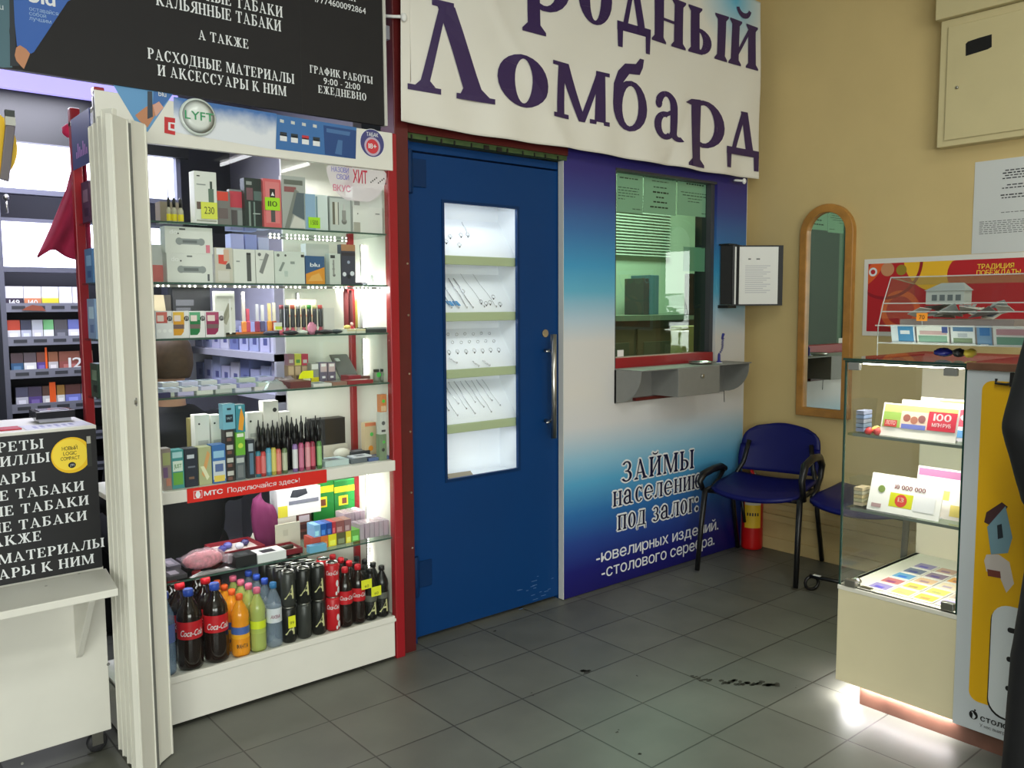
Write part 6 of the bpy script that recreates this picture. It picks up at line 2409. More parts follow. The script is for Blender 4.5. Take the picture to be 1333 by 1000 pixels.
for k, (px, t, rgb, rgb2) in enumerate(BT):
    Y = 2.852
    x, zt = at(px, t, Y)
    z0 = GROUND[5]
    r = .0095
    h = zt-z0
    bt = thing('eliquid_bottle', 'small coloured liquid bottle, %s from left in the front row behind the red strip' % ORD[k], 'bottle', (x, Y, z0), 'liquid bottles on the fascia shelf')
    g = MB()
    g.lathe(hexm(rgb, .3), [(r, 0), (r, h*.56), (r*.6, h*.62)], x, Y, z0, 14)
    g.build('bottle_body', bt)
    g = MB()
    g.lathe(hexm(rgb2, .5), [(r*1.03, h*.08), (r*1.03, h*.5)], x, Y, z0, 14, cap=False)
    g.build('label', bt)
    g = MB()
    g.lathe(BLACK, [(r*.95, h*.62), (r*.9, h*.82), (r*.3, h*.88), (r*.22, h)], x, Y, z0, 12)
    g.build('cap', bt)
for k in range(14):
    px = 336+6.2*k
    Y = 2.905
    x, zt = at(px, 541+(6 if k < 5 else 0)+2*(k % 3), Y)
    z0 = GROUND[5]
    h = max(zt-z0, .09)
    bt = thing('eliquid_bottle', 'dark dropper bottle, %s from left in the rear row of the fascia shelf' % ORD[k], 'bottle', (x, Y, z0), 'dark liquid bottles in the rear row')
    g = MB()
    g.lathe(hexm((46, 44, 48), .25), [(.009, 0), (.009, h*.55), (.005, h*.62)], x, Y, z0, 12)
    g.build('bottle_body', bt)
    g = MB()
    g.lathe(BLACK, [(.0075, h*.62), (.007, h*.85), (.003, h*.9), (.002, h)], x, Y, z0, 10)
    g.build('dropper_cap', bt)
carton('purse', 'black purse lying at the back of the fascia shelf', 'purse', 407, 449, 547, 5, 3.03, .05, (20, 20, 22), [(.08, .62, .18, .8, (190, 196, 196)), (0, .95, 1, 1, (40, 40, 42))], z=GROUND[5]+.052)
carton('storage_box', 'white box under the black purse on the fascia shelf', 'box', 412, 452, 573, 5, 3.025, .055, (196, 190, 176), zt=GROUND[5]+.0515)
cloth_lump('paper_bundle', 'cream paper bundle in front of the black purse', 'paper', 445, 580, 5, 2.96, .035, .025, .022, (206, 200, 186), jit=.06, z=GROUND[5]+.002)
FL = [(421, 452, 2.85, .08, (186, 204, 204), .022, 'pale blue folded sheet'), (455, 476, 2.85, .07, (96, 104, 110), .016, 'grey magazine'), (478, 506, 2.85, .07, (84, 104, 150), .012, 'blue flat pack'), (456, 480, 2.925, .05, (52, 54, 58), .030, 'dark flat case')]
for a, b, Y, d_, rgb, h, nm in FL:
    packet(nm+' lying at the right end of the fascia shelf', a, b, Y, d_, rgb, GROUND[5], h, name='flat_pack', cat='pack')
packet('white flat envelope on the grey magazine of the fascia shelf', 458, 482, 2.86, .05, (214, 218, 224), GROUND[5]+.0175, .005, name='envelope', cat='envelope')
o, bb = carton('liquid_carton', 'carton with an orange fruit and green badge at the right end of the fascia shelf', 'box', 475, 489, 551, 5, 2.93, .03, (206, 186, 150), [('o', .5, .26, .011, (236, 150, 50)), ('o', .6, .66, .008, (90, 200, 90)), (.0, .9, 1, 1, (220, 130, 90))])
o, bb = carton('liquid_carton', 'lower dark green carton in the stack at the right end of the fascia shelf', 'box', 494, 503, 566, 5, 2.84, .025, (120, 140, 110), [('o', .5, .4, .007, (60, 62, 60)), ('o', .6, .7, .006, (90, 190, 80))])
o, bb = carton('liquid_carton', 'middle grey carton in the stack at the right end of the fascia shelf', 'box', 494.5, 503, 537, 5, 2.84, .025, (200, 204, 196), [('o', .5, .5, .008, (90, 92, 90)), (.2, .1, .8, .2, (70, 70, 70))], z=bb[3]+.0003)
carton('liquid_carton', 'upper orange carton in the stack at the right end of the fascia shelf', 'box', 495, 503, 514, 5, 2.84, .025, (206, 130, 76), [('o', .5, .62, .007, (80, 200, 70)), (.1, .05, .9, .35, (220, 190, 150))], z=bb[3]+.0003)

# --- low glass shelf
def tray_box(name, label, cat, px0, px1, Y, d_, z0, h, rgb, inner, sh=6):
    x0, x1 = at(px0, 715, Y)[0], at(px1, 715, Y)[0]
    g = MB()
    t = .004
    mt = hexm(rgb)
    g.box(mt, x0, x1, Y, Y+d_, z0, z0+.003)
    g.box(mt, x0, x1, Y, Y+t, z0, z0+h)
    g.box(mt, x0, x1, Y+d_-t, Y+d_, z0, z0+h)
    g.box(mt, x0, x0+t, Y+t, Y+d_-t, z0, z0+h)
    g.box(mt, x1-t, x1, Y+t, Y+d_-t, z0, z0+h)
    g.box(hexm(inner), x0+t, x1-t, Y+t, Y+d_-t, z0+.003, z0+h*.6)
    return tag(g.build(name, loc=((x0+x1)/2, Y+d_/2, z0)), label, cat), (x0, x1)


GL = GROUND[6]
red, (ra, rb) = tray_box('gift_box', 'open dark red gift box with pale lining on the low glass shelf', 'box', 286, 345, 2.935, .15, GL, .036, (140, 26, 42), (206, 196, 190))
for k in range(4):
    x = ra+.03+.032*k
    g = MB()
    g.blob(hexm(((70, 70, 150), (96, 96, 170), (200, 200, 216), (60, 56, 110))[k], .2), x, 2.99+.03*(k % 2), GL+.0345, .016, .014, .012, 12, 8, .1)
    tag(g.build('glass_charm', loc=(x, 3.0, GL+.0225)), 'small shiny %s piece in the dark red gift box' % ('blue', 'light blue', 'white', 'violet')[k], 'ornament')
for k, (a, b, Y, d_, h, rgb) in enumerate(((207, 234, 2.85, .09, .014, (60, 56, 62)), (208, 226, 2.955, .1, .018, (110, 104, 118)), (232, 262, 2.96, .1, .012, (74, 66, 76)))):
    packet('dark film wrapped packet, %s at the left end of the low shelf' % ORD[k], a, b, Y, d_, rgb, GL, h, name='wrapped_packet', cat='packet', group='dark packets at the left of the low shelf', rgb2=(160, 150, 166))
x0, _ = at(236, 720, 2.885)
x1, _ = at(294, 720, 2.885)
FILM = M('plastic_film', (226, 206, 220), .15, alpha=.30)
mtb = thing('wrapped_bundle', 'pink oval bundle wrapped in clear film on the low glass shelf', 'bundle', ((x0+x1)/2, 2.89, GL))
GLW = GL+.004
g = MB()
g.blob(M('pink_content', (232, 120, 136), .5, noise=.5, nscale=90), (x0+x1)/2, 2.895, GLW+.034, (x1-x0)/2-.008, .040, .030, 22, 10, .04)
g.build('pink_content', mtb)
g = MB()
g.blob(FILM, (x0+x1)/2, 2.895, GLW+.038, (x1-x0)/2+.000, .046, .034, 24, 14, .07)
g.blob(FILM, x1+.010, 2.89, GLW+.022, .022, .02, .017, 10, 7, .2)
g.build('film', mtb)
foil('crumpled white and dark pouch at the front of the low shelf', plan(238, 298, 2.832, 2.846, 0), GL, (170, 164, 168), th=.010, seed=8)
packet('low black box right of the wrapped bundle on the low shelf', 299, 327, 2.845, .07, (28, 29, 32), GL, .036, name='black_box', cat='box', rgb2=(70, 72, 76))
packet('white box with a dark lid print in front of the gift box', 328, 366, 2.84, .08, (226, 228, 230), GL, .03, name='phone_box', cat='box', rgb2=(38, 40, 48))
x0, _ = at(332, 665, 3.03)
x1, z1 = at(360, 645, 3.03)
rr0 = random.Random(9)


def mpouch(u, v):
    a = 2*math.pi*u
    k = 1+.10*math.sin(3*a+2)+.06*math.sin(7*a+5*v)
    h = (z1-GL0)*v*(1-.10*math.cos(a))
    r = (.8+.3*math.sin(math.pi*v))*(1 if v < .85 else math.sqrt(max(0, 1-((v-.85)/.15)**2)))
    return ((x0+x1)/2+.045*k*r*math.cos(a)-.012*v, 3.04+.028*k*r*math.sin(a), GL0+h)


GL0 = GROUND[6]
g = MB()
g.grid(M('magenta_fabric', (104, 26, 76), .8), mpouch, 28, 10)
tag(g.build('magenta_pouch', loc=((x0+x1)/2, 3.04, GL0)), 'magenta cloth pouch standing at the back of the low shelf', 'pouch')
foil('cream crumpled paper pack behind the white box on the low shelf', plan(318, 354, 3.092, 3.115, 0), GL+.0005, (222, 218, 196), th=.03, rough=.6, metal=0, seed=5)
dl, (da, db) = tray_box('device_gift_box', 'open dark red box with a black pen lying in front of its white lid', 'box', 357, 394, 2.86, .1, GL, .022, (120, 22, 36), (190, 180, 168))
x0, z1 = at(358, 684, 2.965)
x1, _ = at(390, 684, 2.965)
g = MB()
g.box(hexm((206, 202, 184)), x0, x1, 2.9615, 2.967, GL, z1)
deco(g, x0, x1, GL, z1, 2.9615, [(.3, .5, .5, .75, (190, 186, 168))])
tag(g.build('box_lid', loc=((x0+x1)/2, 2.964, GL)), 'square cream box lid standing upright behind the black pen', 'lid')
g = MB()
g.tube(hexm((50, 48, 36), .3), [(da+.012, 2.90, GL+.0215), (db-.02, 2.90, GL+.0215)], .008, 12)
tag(g.build('pen_device', loc=((da+db)/2, 2.90, GL+.0135)), 'black pen lying in the open dark red box', 'pen')
o, bb = carton('print_box', 'white box with a dark ink picture and yellow side behind the fascia', 'box', 361, 417, 640, 6, 3.03, .07, (232, 232, 236), [(0, .0, .22, .42, (206, 196, 60)), (.22, .0, 1, .36, (238, 236, 234)), ('p', [(.28, .7), (.45, .66), (.7, .76), (.66, .96), (.34, .96)], (50, 52, 60)), (.25, .42, .95, .56, (120, 122, 136))], z=GL+.1)
carton('brown_boxes', 'stack of small brown packs under the printed white box', 'pack', 388, 404, 690, 6, 3.03, .06, (110, 70, 66), [(.05, .05, .95, .3, (66, 44, 44)), (.05, .4, .95, .6, (70, 44, 48)), (.1, .7, .95, .95, (190, 180, 190))], zt=GL+.0995)
carton('support_box', 'plain white box holding up the printed white box', 'box', 362, 386, 690, 6, 3.03, .06, (206, 200, 190), zt=GL+.0995)
for k, (a, b) in enumerate(((407, 434), (435, 461))):
    carton('snack_bag', 'green and yellow snack bag, %s of two at the back of the low shelf' % ('left', 'right')[k], 'snack bag', a, b, 626, 6, 3.075, .02, (20, 130, 50),
           [(0, .66, 1, .82, (240, 226, 30)), (.2, .3, .66, .56, (240, 220, 30)), (.36, .34, .6, .5, (120, 60, 40)), (.0, .96, 1, 1, (40, 160, 80))], z=GL+.052, group='green snack bags')
packet('low white carton under the two green snack bags', 409, 460, 3.07, .04, (200, 196, 190), GL, .0515, name='support_carton', cat='box')
PK1 = [(409, 417, (130, 180, 226), 'light blue'), (417.5, 425, (30, 90, 180), 'blue'), (425.5, 432, (36, 70, 150), 'navy blue'), (432.5, 437, (190, 60, 70), 'red'), (437.5, 448, (150, 90, 90), 'reddish'), (448.5, 457, (150, 110, 116), 'mauve')]
PK0 = [(405, 417, (190, 80, 66), 'brick red'), (417.5, 427, (222, 120, 50), 'orange'), (427.5, 438, (240, 226, 40), 'yellow'), (438.5, 450, (96, 96, 60), 'olive'), (450.5, 457, (238, 222, 60), 'bright yellow'), (457.5, 468, (110, 180, 80), 'green')]
hz = .046
for k, (a, b, rgb, nm) in enumerate(PK0):
    carton('tobacco_pack', '%s pack in the lower row of the pack pile on the low shelf' % nm, 'pack', a, b, 700, 6, 2.868, .06, rgb, [(.15, .1, .85, .5, (min(rgb[0]+50, 255), min(rgb[1]+60, 255), min(rgb[2]+60, 255)))], zt=GL+hz, group='coloured packs on the low shelf')
for k, (a, b, rgb, nm) in enumerate(PK1):
    carton('tobacco_pack', '%s pack in the upper row of the pack pile on the low shelf' % nm, 'pack', a, b, 680, 6, 2.868, .06, rgb, [(.1, .1, .7, .5, (min(rgb[0]+50, 255), min(rgb[1]+60, 255), min(rgb[2]+60, 255)))], z=GL+hz+.0004, zt=GL+2*hz, group='coloured packs on the low shelf')
CLR = M('clear_pack', (206, 190, 204), .15, alpha=.65)
for k in range(7):
    px0 = 470+6*k if k > 0 else 469
    top = GL+(.062 if k < 6 else .058)
    x0, x1 = at(px0, 700, 2.87)[0], at(px0+5.4, 700, 2.87)[0]
    g = MB()
    g.box(CLR, x0, x1, 2.87, 2.94, GL, top)
    g.box(hexm((190, 150, 170) if k % 2 else (196, 200, 196)), x0+.002, x1-.002, 2.875, 2.935, GL+.004, top-.016)
    tag(g.build('clear_pack', loc=((x0+x1)/2, 2.9, GL), bevel=.002), 'pale pinkish clear pack, %s from the left at the right end of the low shelf' % ORD[k], 'pack', 'clear packs on the low shelf')
for k in range(4):
    x0, x1 = at(449+7*k, 690, 2.955)[0], at(455+7*k, 690, 2.955)[0]
    g = MB()
    g.box(CLR, x0, x1, 2.955, 3.03, GL, GL+.092)
    g.box(hexm((206, 170, 190)), x0+.002, x1-.002, 2.96, 3.025, GL+.004, GL+.08)
    tag(g.build('clear_pack', loc=((x0+x1)/2, 2.99, GL), bevel=.002), 'taller pink clear pack, %s from the left behind the low shelf front' % ORD[k], 'pack', 'tall clear packs on the low shelf')
packet('light blue box at the front edge of the low shelf', 398, 420, 2.832, .03, (110, 176, 210), GL, .026, name='blue_box', cat='box', rgb2=(80, 140, 180))

# --- bottles and cans on the cabinet bottom
COLA = M('cola', (24, 10, 8), .08, spec=.7)
PET = M('pet_clear', (150, 168, 190), .08, alpha=.35, spec=.7)
WATER = M('pet_water', (120, 146, 176), .08, alpha=.5, spec=.7)
FANTA = M('orange_drink', (236, 150, 30), .1, spec=.6)
LEMON = M('lemon_drink', (186, 200, 110), .1, alpha=.75, spec=.6)
CRED = M('cola_red', (196, 20, 34), .35)
BCAP = M('blue_cap', (50, 84, 190), .4)
OCAP = M('orange_cap', (244, 100, 40), .4)
PCAP = M('pink_cap', (226, 110, 140), .4)
RCAP = M('red_cap', (206, 30, 44), .4)
BLCAP = M('black_cap', (24, 24, 26), .35)


def bottle(label, x, y, r, h, mat, cap, lab=None, lab2=None, txt=None, group=None, fill=.88, name='soda_bottle', waist=False, price=None, loc_text=None):
    z0 = GROUND[7]
    bt = thing(name, label, 'bottle', (x, y, z0), group)
    g = MB()
    if waist:
        pr = [(r*.75, 0), (r, .008), (r, h*.28), (r*.88, h*.36), (r*.86, h*.44), (r*.98, h*.52), (r*.97, h*.62), (r*.8, h*.72), (r*.42, h*.84), (r*.36, h*.90), (r*.36, h*.93)]
    else:
        pr = [(r*.7, 0), (r*.95, .006), (r, h*.06), (r, h*.30), (r*.95, h*.36), (r*.95, h*.60), (r, h*.64), (r*.92, h*.72), (r*.55, h*.83), (r*.34, h*.89), (r*.32, h*.93)]
    g.lathe(mat, pr, x, y, z0, 24)
    g.build('bottle_body', bt)
    g = MB()
    cr = r*.40 if r > .03 else r*.46
    g.lathe(cap, [(cr, h*.915), (cr, h*.985), (cr*.85, h)], x, y, z0, 16)
    g.build('cap', bt)
    if lab:
        g = MB()
        la, lb = (.40, .62) if lab2 is None else (.08, .50)
        rr = (1.0 if not waist else .9)
        k = r*(.965 if not waist else 1.0)+.0008
        g.lathe(lab, [(k, h*la), (k, h*lb)], x, y, z0, 28, cap=False)
        if lab2:
            g.lathe(lab2, [(k+.0004, h*(lb-.12)), (k+.0004, h*lb)], x, y, z0, 28, cap=False)
        if txt:
            s, col, th, tw, tz, sh = txt
            dirx = math.atan2(x, y)    # the print faces the shopper's side

            def fn(a, b):
                an = a/k+dirx*-.55
                return (x+(k+.0012)*math.sin(an), y-(k+.0012)*math.cos(an), z0+h*tz+b)
            write(g, col, s, (0, 0, 0), XU, ZU, th, tw, 'sans', 'c', bold=.025, shear=sh, fn=fn)
        g.build('label', bt)
    if price:
        x0, x1, z1, zz = price
        g = MB()
        g.box(YTAG if True else LTAG, x0, x1, y-r-.006, y-r-.005, zz, z1)
        write(g, hexm((70, 80, 30)), '60', ((x0+x1)/2, y-r-.0066, zz+.006), XU, ZU, .011, .018, 'sans', 'c')
        g.build('price_tag', bt, label='bright yellow price tag')
    return bt


CT = ('Coca-Cola', WPR, .021, .078, .445, .22)
xa = (at(232, 850, 2.885)[0]+at(264, 850, 2.885)[0])/2
xb = (at(265, 850, 2.885)[0]+at(300, 850, 2.885)[0])/2
c1 = bottle('large blue capped cola bottle, left one of the front pair on the cabinet bottom', xa, 2.885, .0425, .275, COLA, BCAP, CRED, txt=CT, group='large cola bottles', name='cola_bottle')
c2 = dup(c1, (xb, 2.887, GROUND[7]), 'large blue capped cola bottle, right one of the front pair on the cabinet bottom', 'large cola bottles')
for k, (dx, y) in enumerate(((xa+.002, 2.975), (xb+.001, 2.976), (xa+.004, 3.063), (xb+.002, 3.064))):
    dup(c1, (dx, y, GROUND[7]), 'red capped large cola bottle, %s in the rows behind the front pair' % ('nearer left', 'nearer right', 'farther left', 'farther right')[k], 'red capped cola bottles', remap=[(BCAP, RCAP)])
xw = at(224, 850, 2.87)[0]-.004
bottle('tall blue water bottle with a blue cap at the left end of the cabinet bottom', xw-.012, 2.876, .030, .285, WATER, BCAP, M('blue_label', (90, 110, 170), .4, alpha=.9), name='water_bottle')
bottle('second blue water bottle with blue cap behind the left end bottle', xw-.010, 2.945, .030, .285, WATER, BCAP, M('blue_label', (90, 110, 170), .4, alpha=.9), name='water_bottle')
xf = (at(301, 840, 2.872)[0]+at(325, 840, 2.872)[0])/2
LBLO, LBLB = M('fanta_label', (244, 170, 30), .4), M('fanta_label_blue', (70, 100, 170), .4)
f1 = bottle('orange soda bottle with orange cap in the front row right of the cola bottles', xf, 2.868, .0315, .222, FANTA, OCAP, LBLO, LBLB, ('ФАНТА', M('fanta_text', (60, 50, 40), .5), .014, .04, .16, 0), group='orange soda bottles', name='orange_soda_bottle')
for k in range(3):
    dup(f1, (xf-.001*(k+1)+.001, 2.868+.067*(k+1), GROUND[7]), 'orange soda bottle with orange cap, %s behind the front one' % ORD[k], 'orange soda bottles')
xl = (at(326, 840, 2.87)[0]+at(346, 840, 2.87)[0])/2
l1 = bottle('lemon soda bottle with pink cap in the front row beside the orange soda', xl, 2.866, .028, .232, LEMON, PCAP, M('lemon_label', (170, 186, 90), .4), M('lemon_label_lime', (216, 230, 40), .4), group='lemon soda bottles', name='lemon_soda_bottle')
for k in range(3):
    dup(l1, (xl-.004*(k+1), 2.866+.062*(k+1), GROUND[7]), 'pink capped lemon soda bottle, %s behind the front one' % ORD[k], 'lemon soda bottles')
xq = (at(346, 840, 2.87)[0]+at(367, 840, 2.87)[0])/2
w1 = bottle('clear mineral water bottle with pale label and blue cap in the front row', xq+.002, 2.866, .0285, .238, PET, M('aqua_cap', (50, 120, 180), .4), M('pale_label', (216, 220, 228), .4), txt=('АКВА', M('aqua_text', (150, 90, 110), .5), .012, .034, .47, .1), group='mineral water bottles', name='water_bottle')
for k in range(3):
    dup(w1, (xq-.004*(k+1)+.002, 2.866+.063*(k+1), GROUND[7]), 'mineral water bottle with blue cap, %s behind the front one' % ORD[k], 'mineral water bottles', remap=[(M('aqua_cap', (50, 120, 180)), BCAP)])


def can(label, x, y, z0, r, h, mat, txt=None, price=False, group=None, lidc=None, bear=False, tdir=-.3):
    cn = thing('drink_can', label, 'can', (x, y, z0), group)
    g = MB()
    g.lathe(mat, [(r*.8, 0), (r, .007), (r, h-.012), (r*.86, h-.003)], x, y, z0, 22)
    if txt:
        s, col, th, tw, tz, sh = txt

        def fn(a, b):
            an = a/r+tdir
            return (x+(r+.0006)*math.sin(an), y-(r+.0006)*math.cos(an), z0+h*tz+b)
        write(g, col, s, (0, 0, 0), XU, ZU, th, tw, 'sans', 'c', bold=.03, shear=sh, fn=fn)
    if bear:
        for (a, b, w_, hh) in ((.3, .30, .5, .2), (.5, .10, .5, .2), (.1, .05, .3, .12)):
            n = 12
            g.add(WPR, [(x+(r+.0008)*math.sin(a+w_*.5*math.cos(2*math.pi*i/n)), y-(r+.0008)*math.cos(a+w_*.5*math.cos(2*math.pi*i/n)), z0+h*(b+hh*.5+hh*.5*math.sin(2*math.pi*i/n))) for i in range(n)], [tuple(range(n))])
    g.build('can_body', cn)
    g = MB()
    g.lathe(lidc or STEEL, [(r*.86, h-.003), (r*.86, h), (r*.78, h), (r*.74, h-.004)], x, y, z0, 20)
    g.box(STEEL, x-.006, x+.006, y-.012, y+.004, z0+h-.004, z0+h-.002)
    g.build('can_lid', cn)
    if price:
        g = MB()
        g.box(YTAG, x-.016, x+.012, y-r-.004, y-r-.003, z0+h*.45, z0+h*.78)
        write(g, hexm((70, 80, 30)), '99', (x-.002, y-r-.0045, z0+h*.54), XU, ZU, .012, .016, 'sans', 'c')
        g.build('price_tag', cn, label='bright yellow price tag')
    return cn


CANB = M('can_black', (26, 27, 26), .3)
CANG = M('can_dark_grey', (56, 58, 56), .3)
GOLDP = M('pale_gold_print', (206, 204, 150), .35)
xs = [at(p, 840, 2.875)[0] for p in (377, 397, 416)]
hc = .133
rc = .0265
A_ = ('A', GOLDP, .05, .034, .25, .25)
k = 0
for i, x in enumerate(xs):
    for lv in (0, 1):
        can('black energy can, %s column from left, %s can of the front stack' % (ORD[i], ('lower', 'upper')[lv]), x, 2.875, GROUND[7]+lv*(hc+.0005), rc, hc, CANG if (i, lv) in ((0, 1), (1, 0)) else CANB, A_ if (i, lv) != (1, 0) else None, (i, lv) == (0, 0), 'stacked black energy cans')
for j, y in enumerate((2.932, 2.989, 3.046)):
    for i, x in enumerate(xs):
        for lv in (0, 1):
            can('black energy can, %s column, %s, %s row behind the front stack' % (ORD[i], ('lower', 'upper')[lv], ORD[j]), x-.003*(j+1), y, GROUND[7]+lv*(hc+.0005), rc, hc, CANB, None, False, 'stacked black energy cans in the rear')
xr = (at(414, 820, 2.87)[0]+at(433, 820, 2.87)[0])/2
hr = .132
xr = xs[2]+.0575
for lv in (0, 1):
    can('red cola can with white script, %s can of the front stack' % ('lower', 'upper')[lv], xr, 2.872, GROUND[7]+lv*(hr+.0005), .0268, hr, CRED, ('Coca-Cola', WPR, .016, .05, .66, .22), False, 'red cola cans', bear=True, tdir=-.45)
    can('red cola can, %s can of the stack behind' % ('lower', 'upper')[lv], xr-.003, 2.932, GROUND[7]+lv*(hr+.0005), .0268, hr, CRED, None, False, 'red cola cans')
CT2 = ('Coca-Cola', WPR, .016, .056, .475, .22)
xk = [xr+.055, xr+.1112]
s1 = bottle('small cola bottle with red cap, left one in the front row beside the red cans', xk[0], 2.872, .0275, .232, COLA, RCAP, CRED, txt=CT2, group='small cola bottles', name='cola_bottle')
s2 = bottle('small cola bottle with a yellow price tag, right one in the front row', xk[1], 2.872, .0275, .232, COLA, RCAP, CRED, txt=CT2, group='small cola bottles', name='cola_bottle', price=(xk[1]-.004, xk[1]+.042, GROUND[7]+.175, GROUND[7]+.138))
for j in range(3):
    for i in range(2):
        dup(s1, (xk[i]-.003*(j+1), 2.872+.061*(j+1), GROUND[7]), 'small cola bottle with red cap, %s column in the %s row behind the front' % (('left', 'right')[i], ORD[j]), 'small cola bottles in the rear')
xz = [xr+.1655, xr+.2190]
ADR = M('energy_black', (18, 19, 20), .2)
AT = ('A', GOLDP, .05, .034, .12, .25)
e1 = bottle('black energy drink bottle with yellow price tag, front left at the right end', xz[0], 2.872, .0262, .205, ADR, BLCAP, M('energy_label', (20, 21, 20), .35), M('energy_band', (90, 92, 84), .35), AT, group='black energy bottles', name='energy_drink_bottle', price=(xz[0]-.014, xz[0]+.030, GROUND[7]+.138, GROUND[7]+.100))
e2 = bottle('black energy drink bottle with gold letter, front row, rightmost in the cabinet', xz[1], 2.874, .0262, .205, ADR, BLCAP, M('energy_label', (20, 21, 20), .35), M('energy_band', (90, 92, 84), .35), AT, group='black energy bottles', name='energy_drink_bottle')
for j in range(3):
    for i in range(2):
        dup(e2, (xz[i]-.004*(j+1), 2.874+.058*(j+1), GROUND[7]), 'black energy drink bottle, %s column in the %s row behind the front pair' % (('left', 'right')[i], ORD[j]), 'black energy bottles in the rear')
# ------------------------------------------------------------------ things on the right-hand wall
OAK = M('oak_frame', (180, 126, 56), .35, noise=.25, nscale=14)
mi = thing('wall_mirror', 'tall arched mirror in a light wooden frame on the beige wall above the blue chair', 'mirror', (XW-.01, 2.415, .79))
MY0, MY1, MZ0, MZ1 = 2.262, 2.568, .790, 1.918


def arch(y0, y1, z0, z1, n=18):
    r = (y1-y0)/2
    c = (y0+y1)/2
    rz = min(r*1.0, (z1-z0)*.4)
    return [(y0, z0), (y1, z0)]+[(c+r*math.cos(math.pi*i/n), z1-rz+rz*math.sin(math.pi*i/n)) for i in range(n+1)]


o_, i_ = arch(MY0, MY1, MZ0, MZ1), arch(MY0+.043, MY1-.043, MZ0+.045, MZ1-.043)
g = MB()
n = len(o_)
xf0, xf1 = XW-.032, XW-.001
vs = [(xf0, y, z) for y, z in o_]+[(xf0-.004, y, z) for y, z in i_]+[(xf1, y, z) for y, z in o_]+[(xf1, y, z) for y, z in i_]
fs_ = []
for i in range(n):
    j = (i+1) % n
    fs_ += [(i, j, n+j, n+i), (2*n+i, 2*n+j, j, i), (n+i, n+j, 3*n+j, 3*n+i)]
g.add(OAK, vs, fs_)
g.build('frame', mi, bevel=.004)
g = MB()
g.add(M('mirror_silver', (225, 232, 226), .015, 1), [(XW-.012, y, z) for y, z in i_], [tuple(range(n))])
g.build('mirror_glass', mi)

po = thing('lottery_poster', 'red and yellow poster with white border behind the clear leaflet holder', 'poster', (XW-.002, 1.75, 1.23))
QY0, QY1, QZ0, QZ1 = 1.30, 2.213, 1.232, 1.620
PXW = XW-.003
g = MB()
g.box(M('poster_white', (222, 220, 212), .5), PXW, XW, QY0, QY1, QZ0, QZ1)
PRED = M('poster_red', (186, 30, 38), .45)
g.box(PRED, PXW-.0005, PXW, QY0+.02, QY1-.022, QZ0+.022, QZ1-.024)
sheet = g.build('sheet', po)
g = MB()
PYE, POR, PDR = M('poster_yellow', (240, 186, 40), .45), M('poster_orange', (226, 96, 40), .45), M('poster_dark_red', (150, 20, 34), .45)


def wdisc(gb, mat, y, z, r0, r1, a0, a1, x, n=28):
    """a ring segment on the wall clipped to the red field"""
    lim = lambda yy, zz: (x, min(max(yy, QY0+.02), QY1-.022), min(max(zz, QZ0+.022), QZ1-.024))
    for i in range(n):
        p, q = math.radians(a0+(a1-a0)*i/n), math.radians(a0+(a1-a0)*(i+1)/n)
        gb.add(mat, [lim(y+r0*math.cos(p), z+r0*math.sin(p)), lim(y+r1*math.cos(p), z+r1*math.sin(p)), lim(y+r1*math.cos(q), z+r1*math.sin(q)), lim(y+r0*math.cos(q), z+r0*math.sin(q))], [(0, 1, 2, 3)])


wdisc(g, POR, 2.02, 1.36, .07, .10, 0, 360, PXW-.0008)
wdisc(g, POR, 2.30, 1.66, .14, .20, 180, 340, PXW-.0008)
wdisc(g, PYE, 1.84, 1.62, .0, .17, 180, 360, PXW-.0010)
wdisc(g, PRED, 1.70, 1.53, .0, .10, 0, 360, PXW-.0012)
wdisc(g, PDR, 2.10, 1.60, .17, .185, 180, 360, PXW-.0013)
wdisc(g, PYE, 1.42, 1.45, .20, .25, 90, 280, PXW-.0012)
wdisc(g, POR, 1.42, 1.45, .26, .28, 90, 280, PXW-.0013)
wdisc(g, WPR, 2.165, 1.555, 0, .022, 0, 360, PXW-.0015)
wdisc(g, PRED, 2.165, 1.555, 0, .012, 0, 360, PXW-.0016)
wdisc(g, M('poster_skin', (200, 140, 100), .5), 2.09, 1.565, 0, .034, 0, 360, PXW-.0015)
wdisc(g, M('poster_leaf', (150, 130, 40), .5), 2.02, 1.56, 0, .026, 0, 360, PXW-.0015)
for s, a, b in (('ТРАДИЦИЯ', (1272, 353.5), (1320, 347)), ('ПОБЕЖДАТЬ!', (1271, 362), (1329, 354.5))):
    ya_, za_ = atx(*a, PXW-.002)
    yb2, zb3 = atx(*b, PXW-.002)
    write(g, M('poster_text', (250, 214, 70), .45), s, (PXW-.002, ya_, (za_+zb3)/2+.003), YN, ZU, .021, ya_-yb2, 'sans', bold=.015)
g.build('poster_print', sheet)

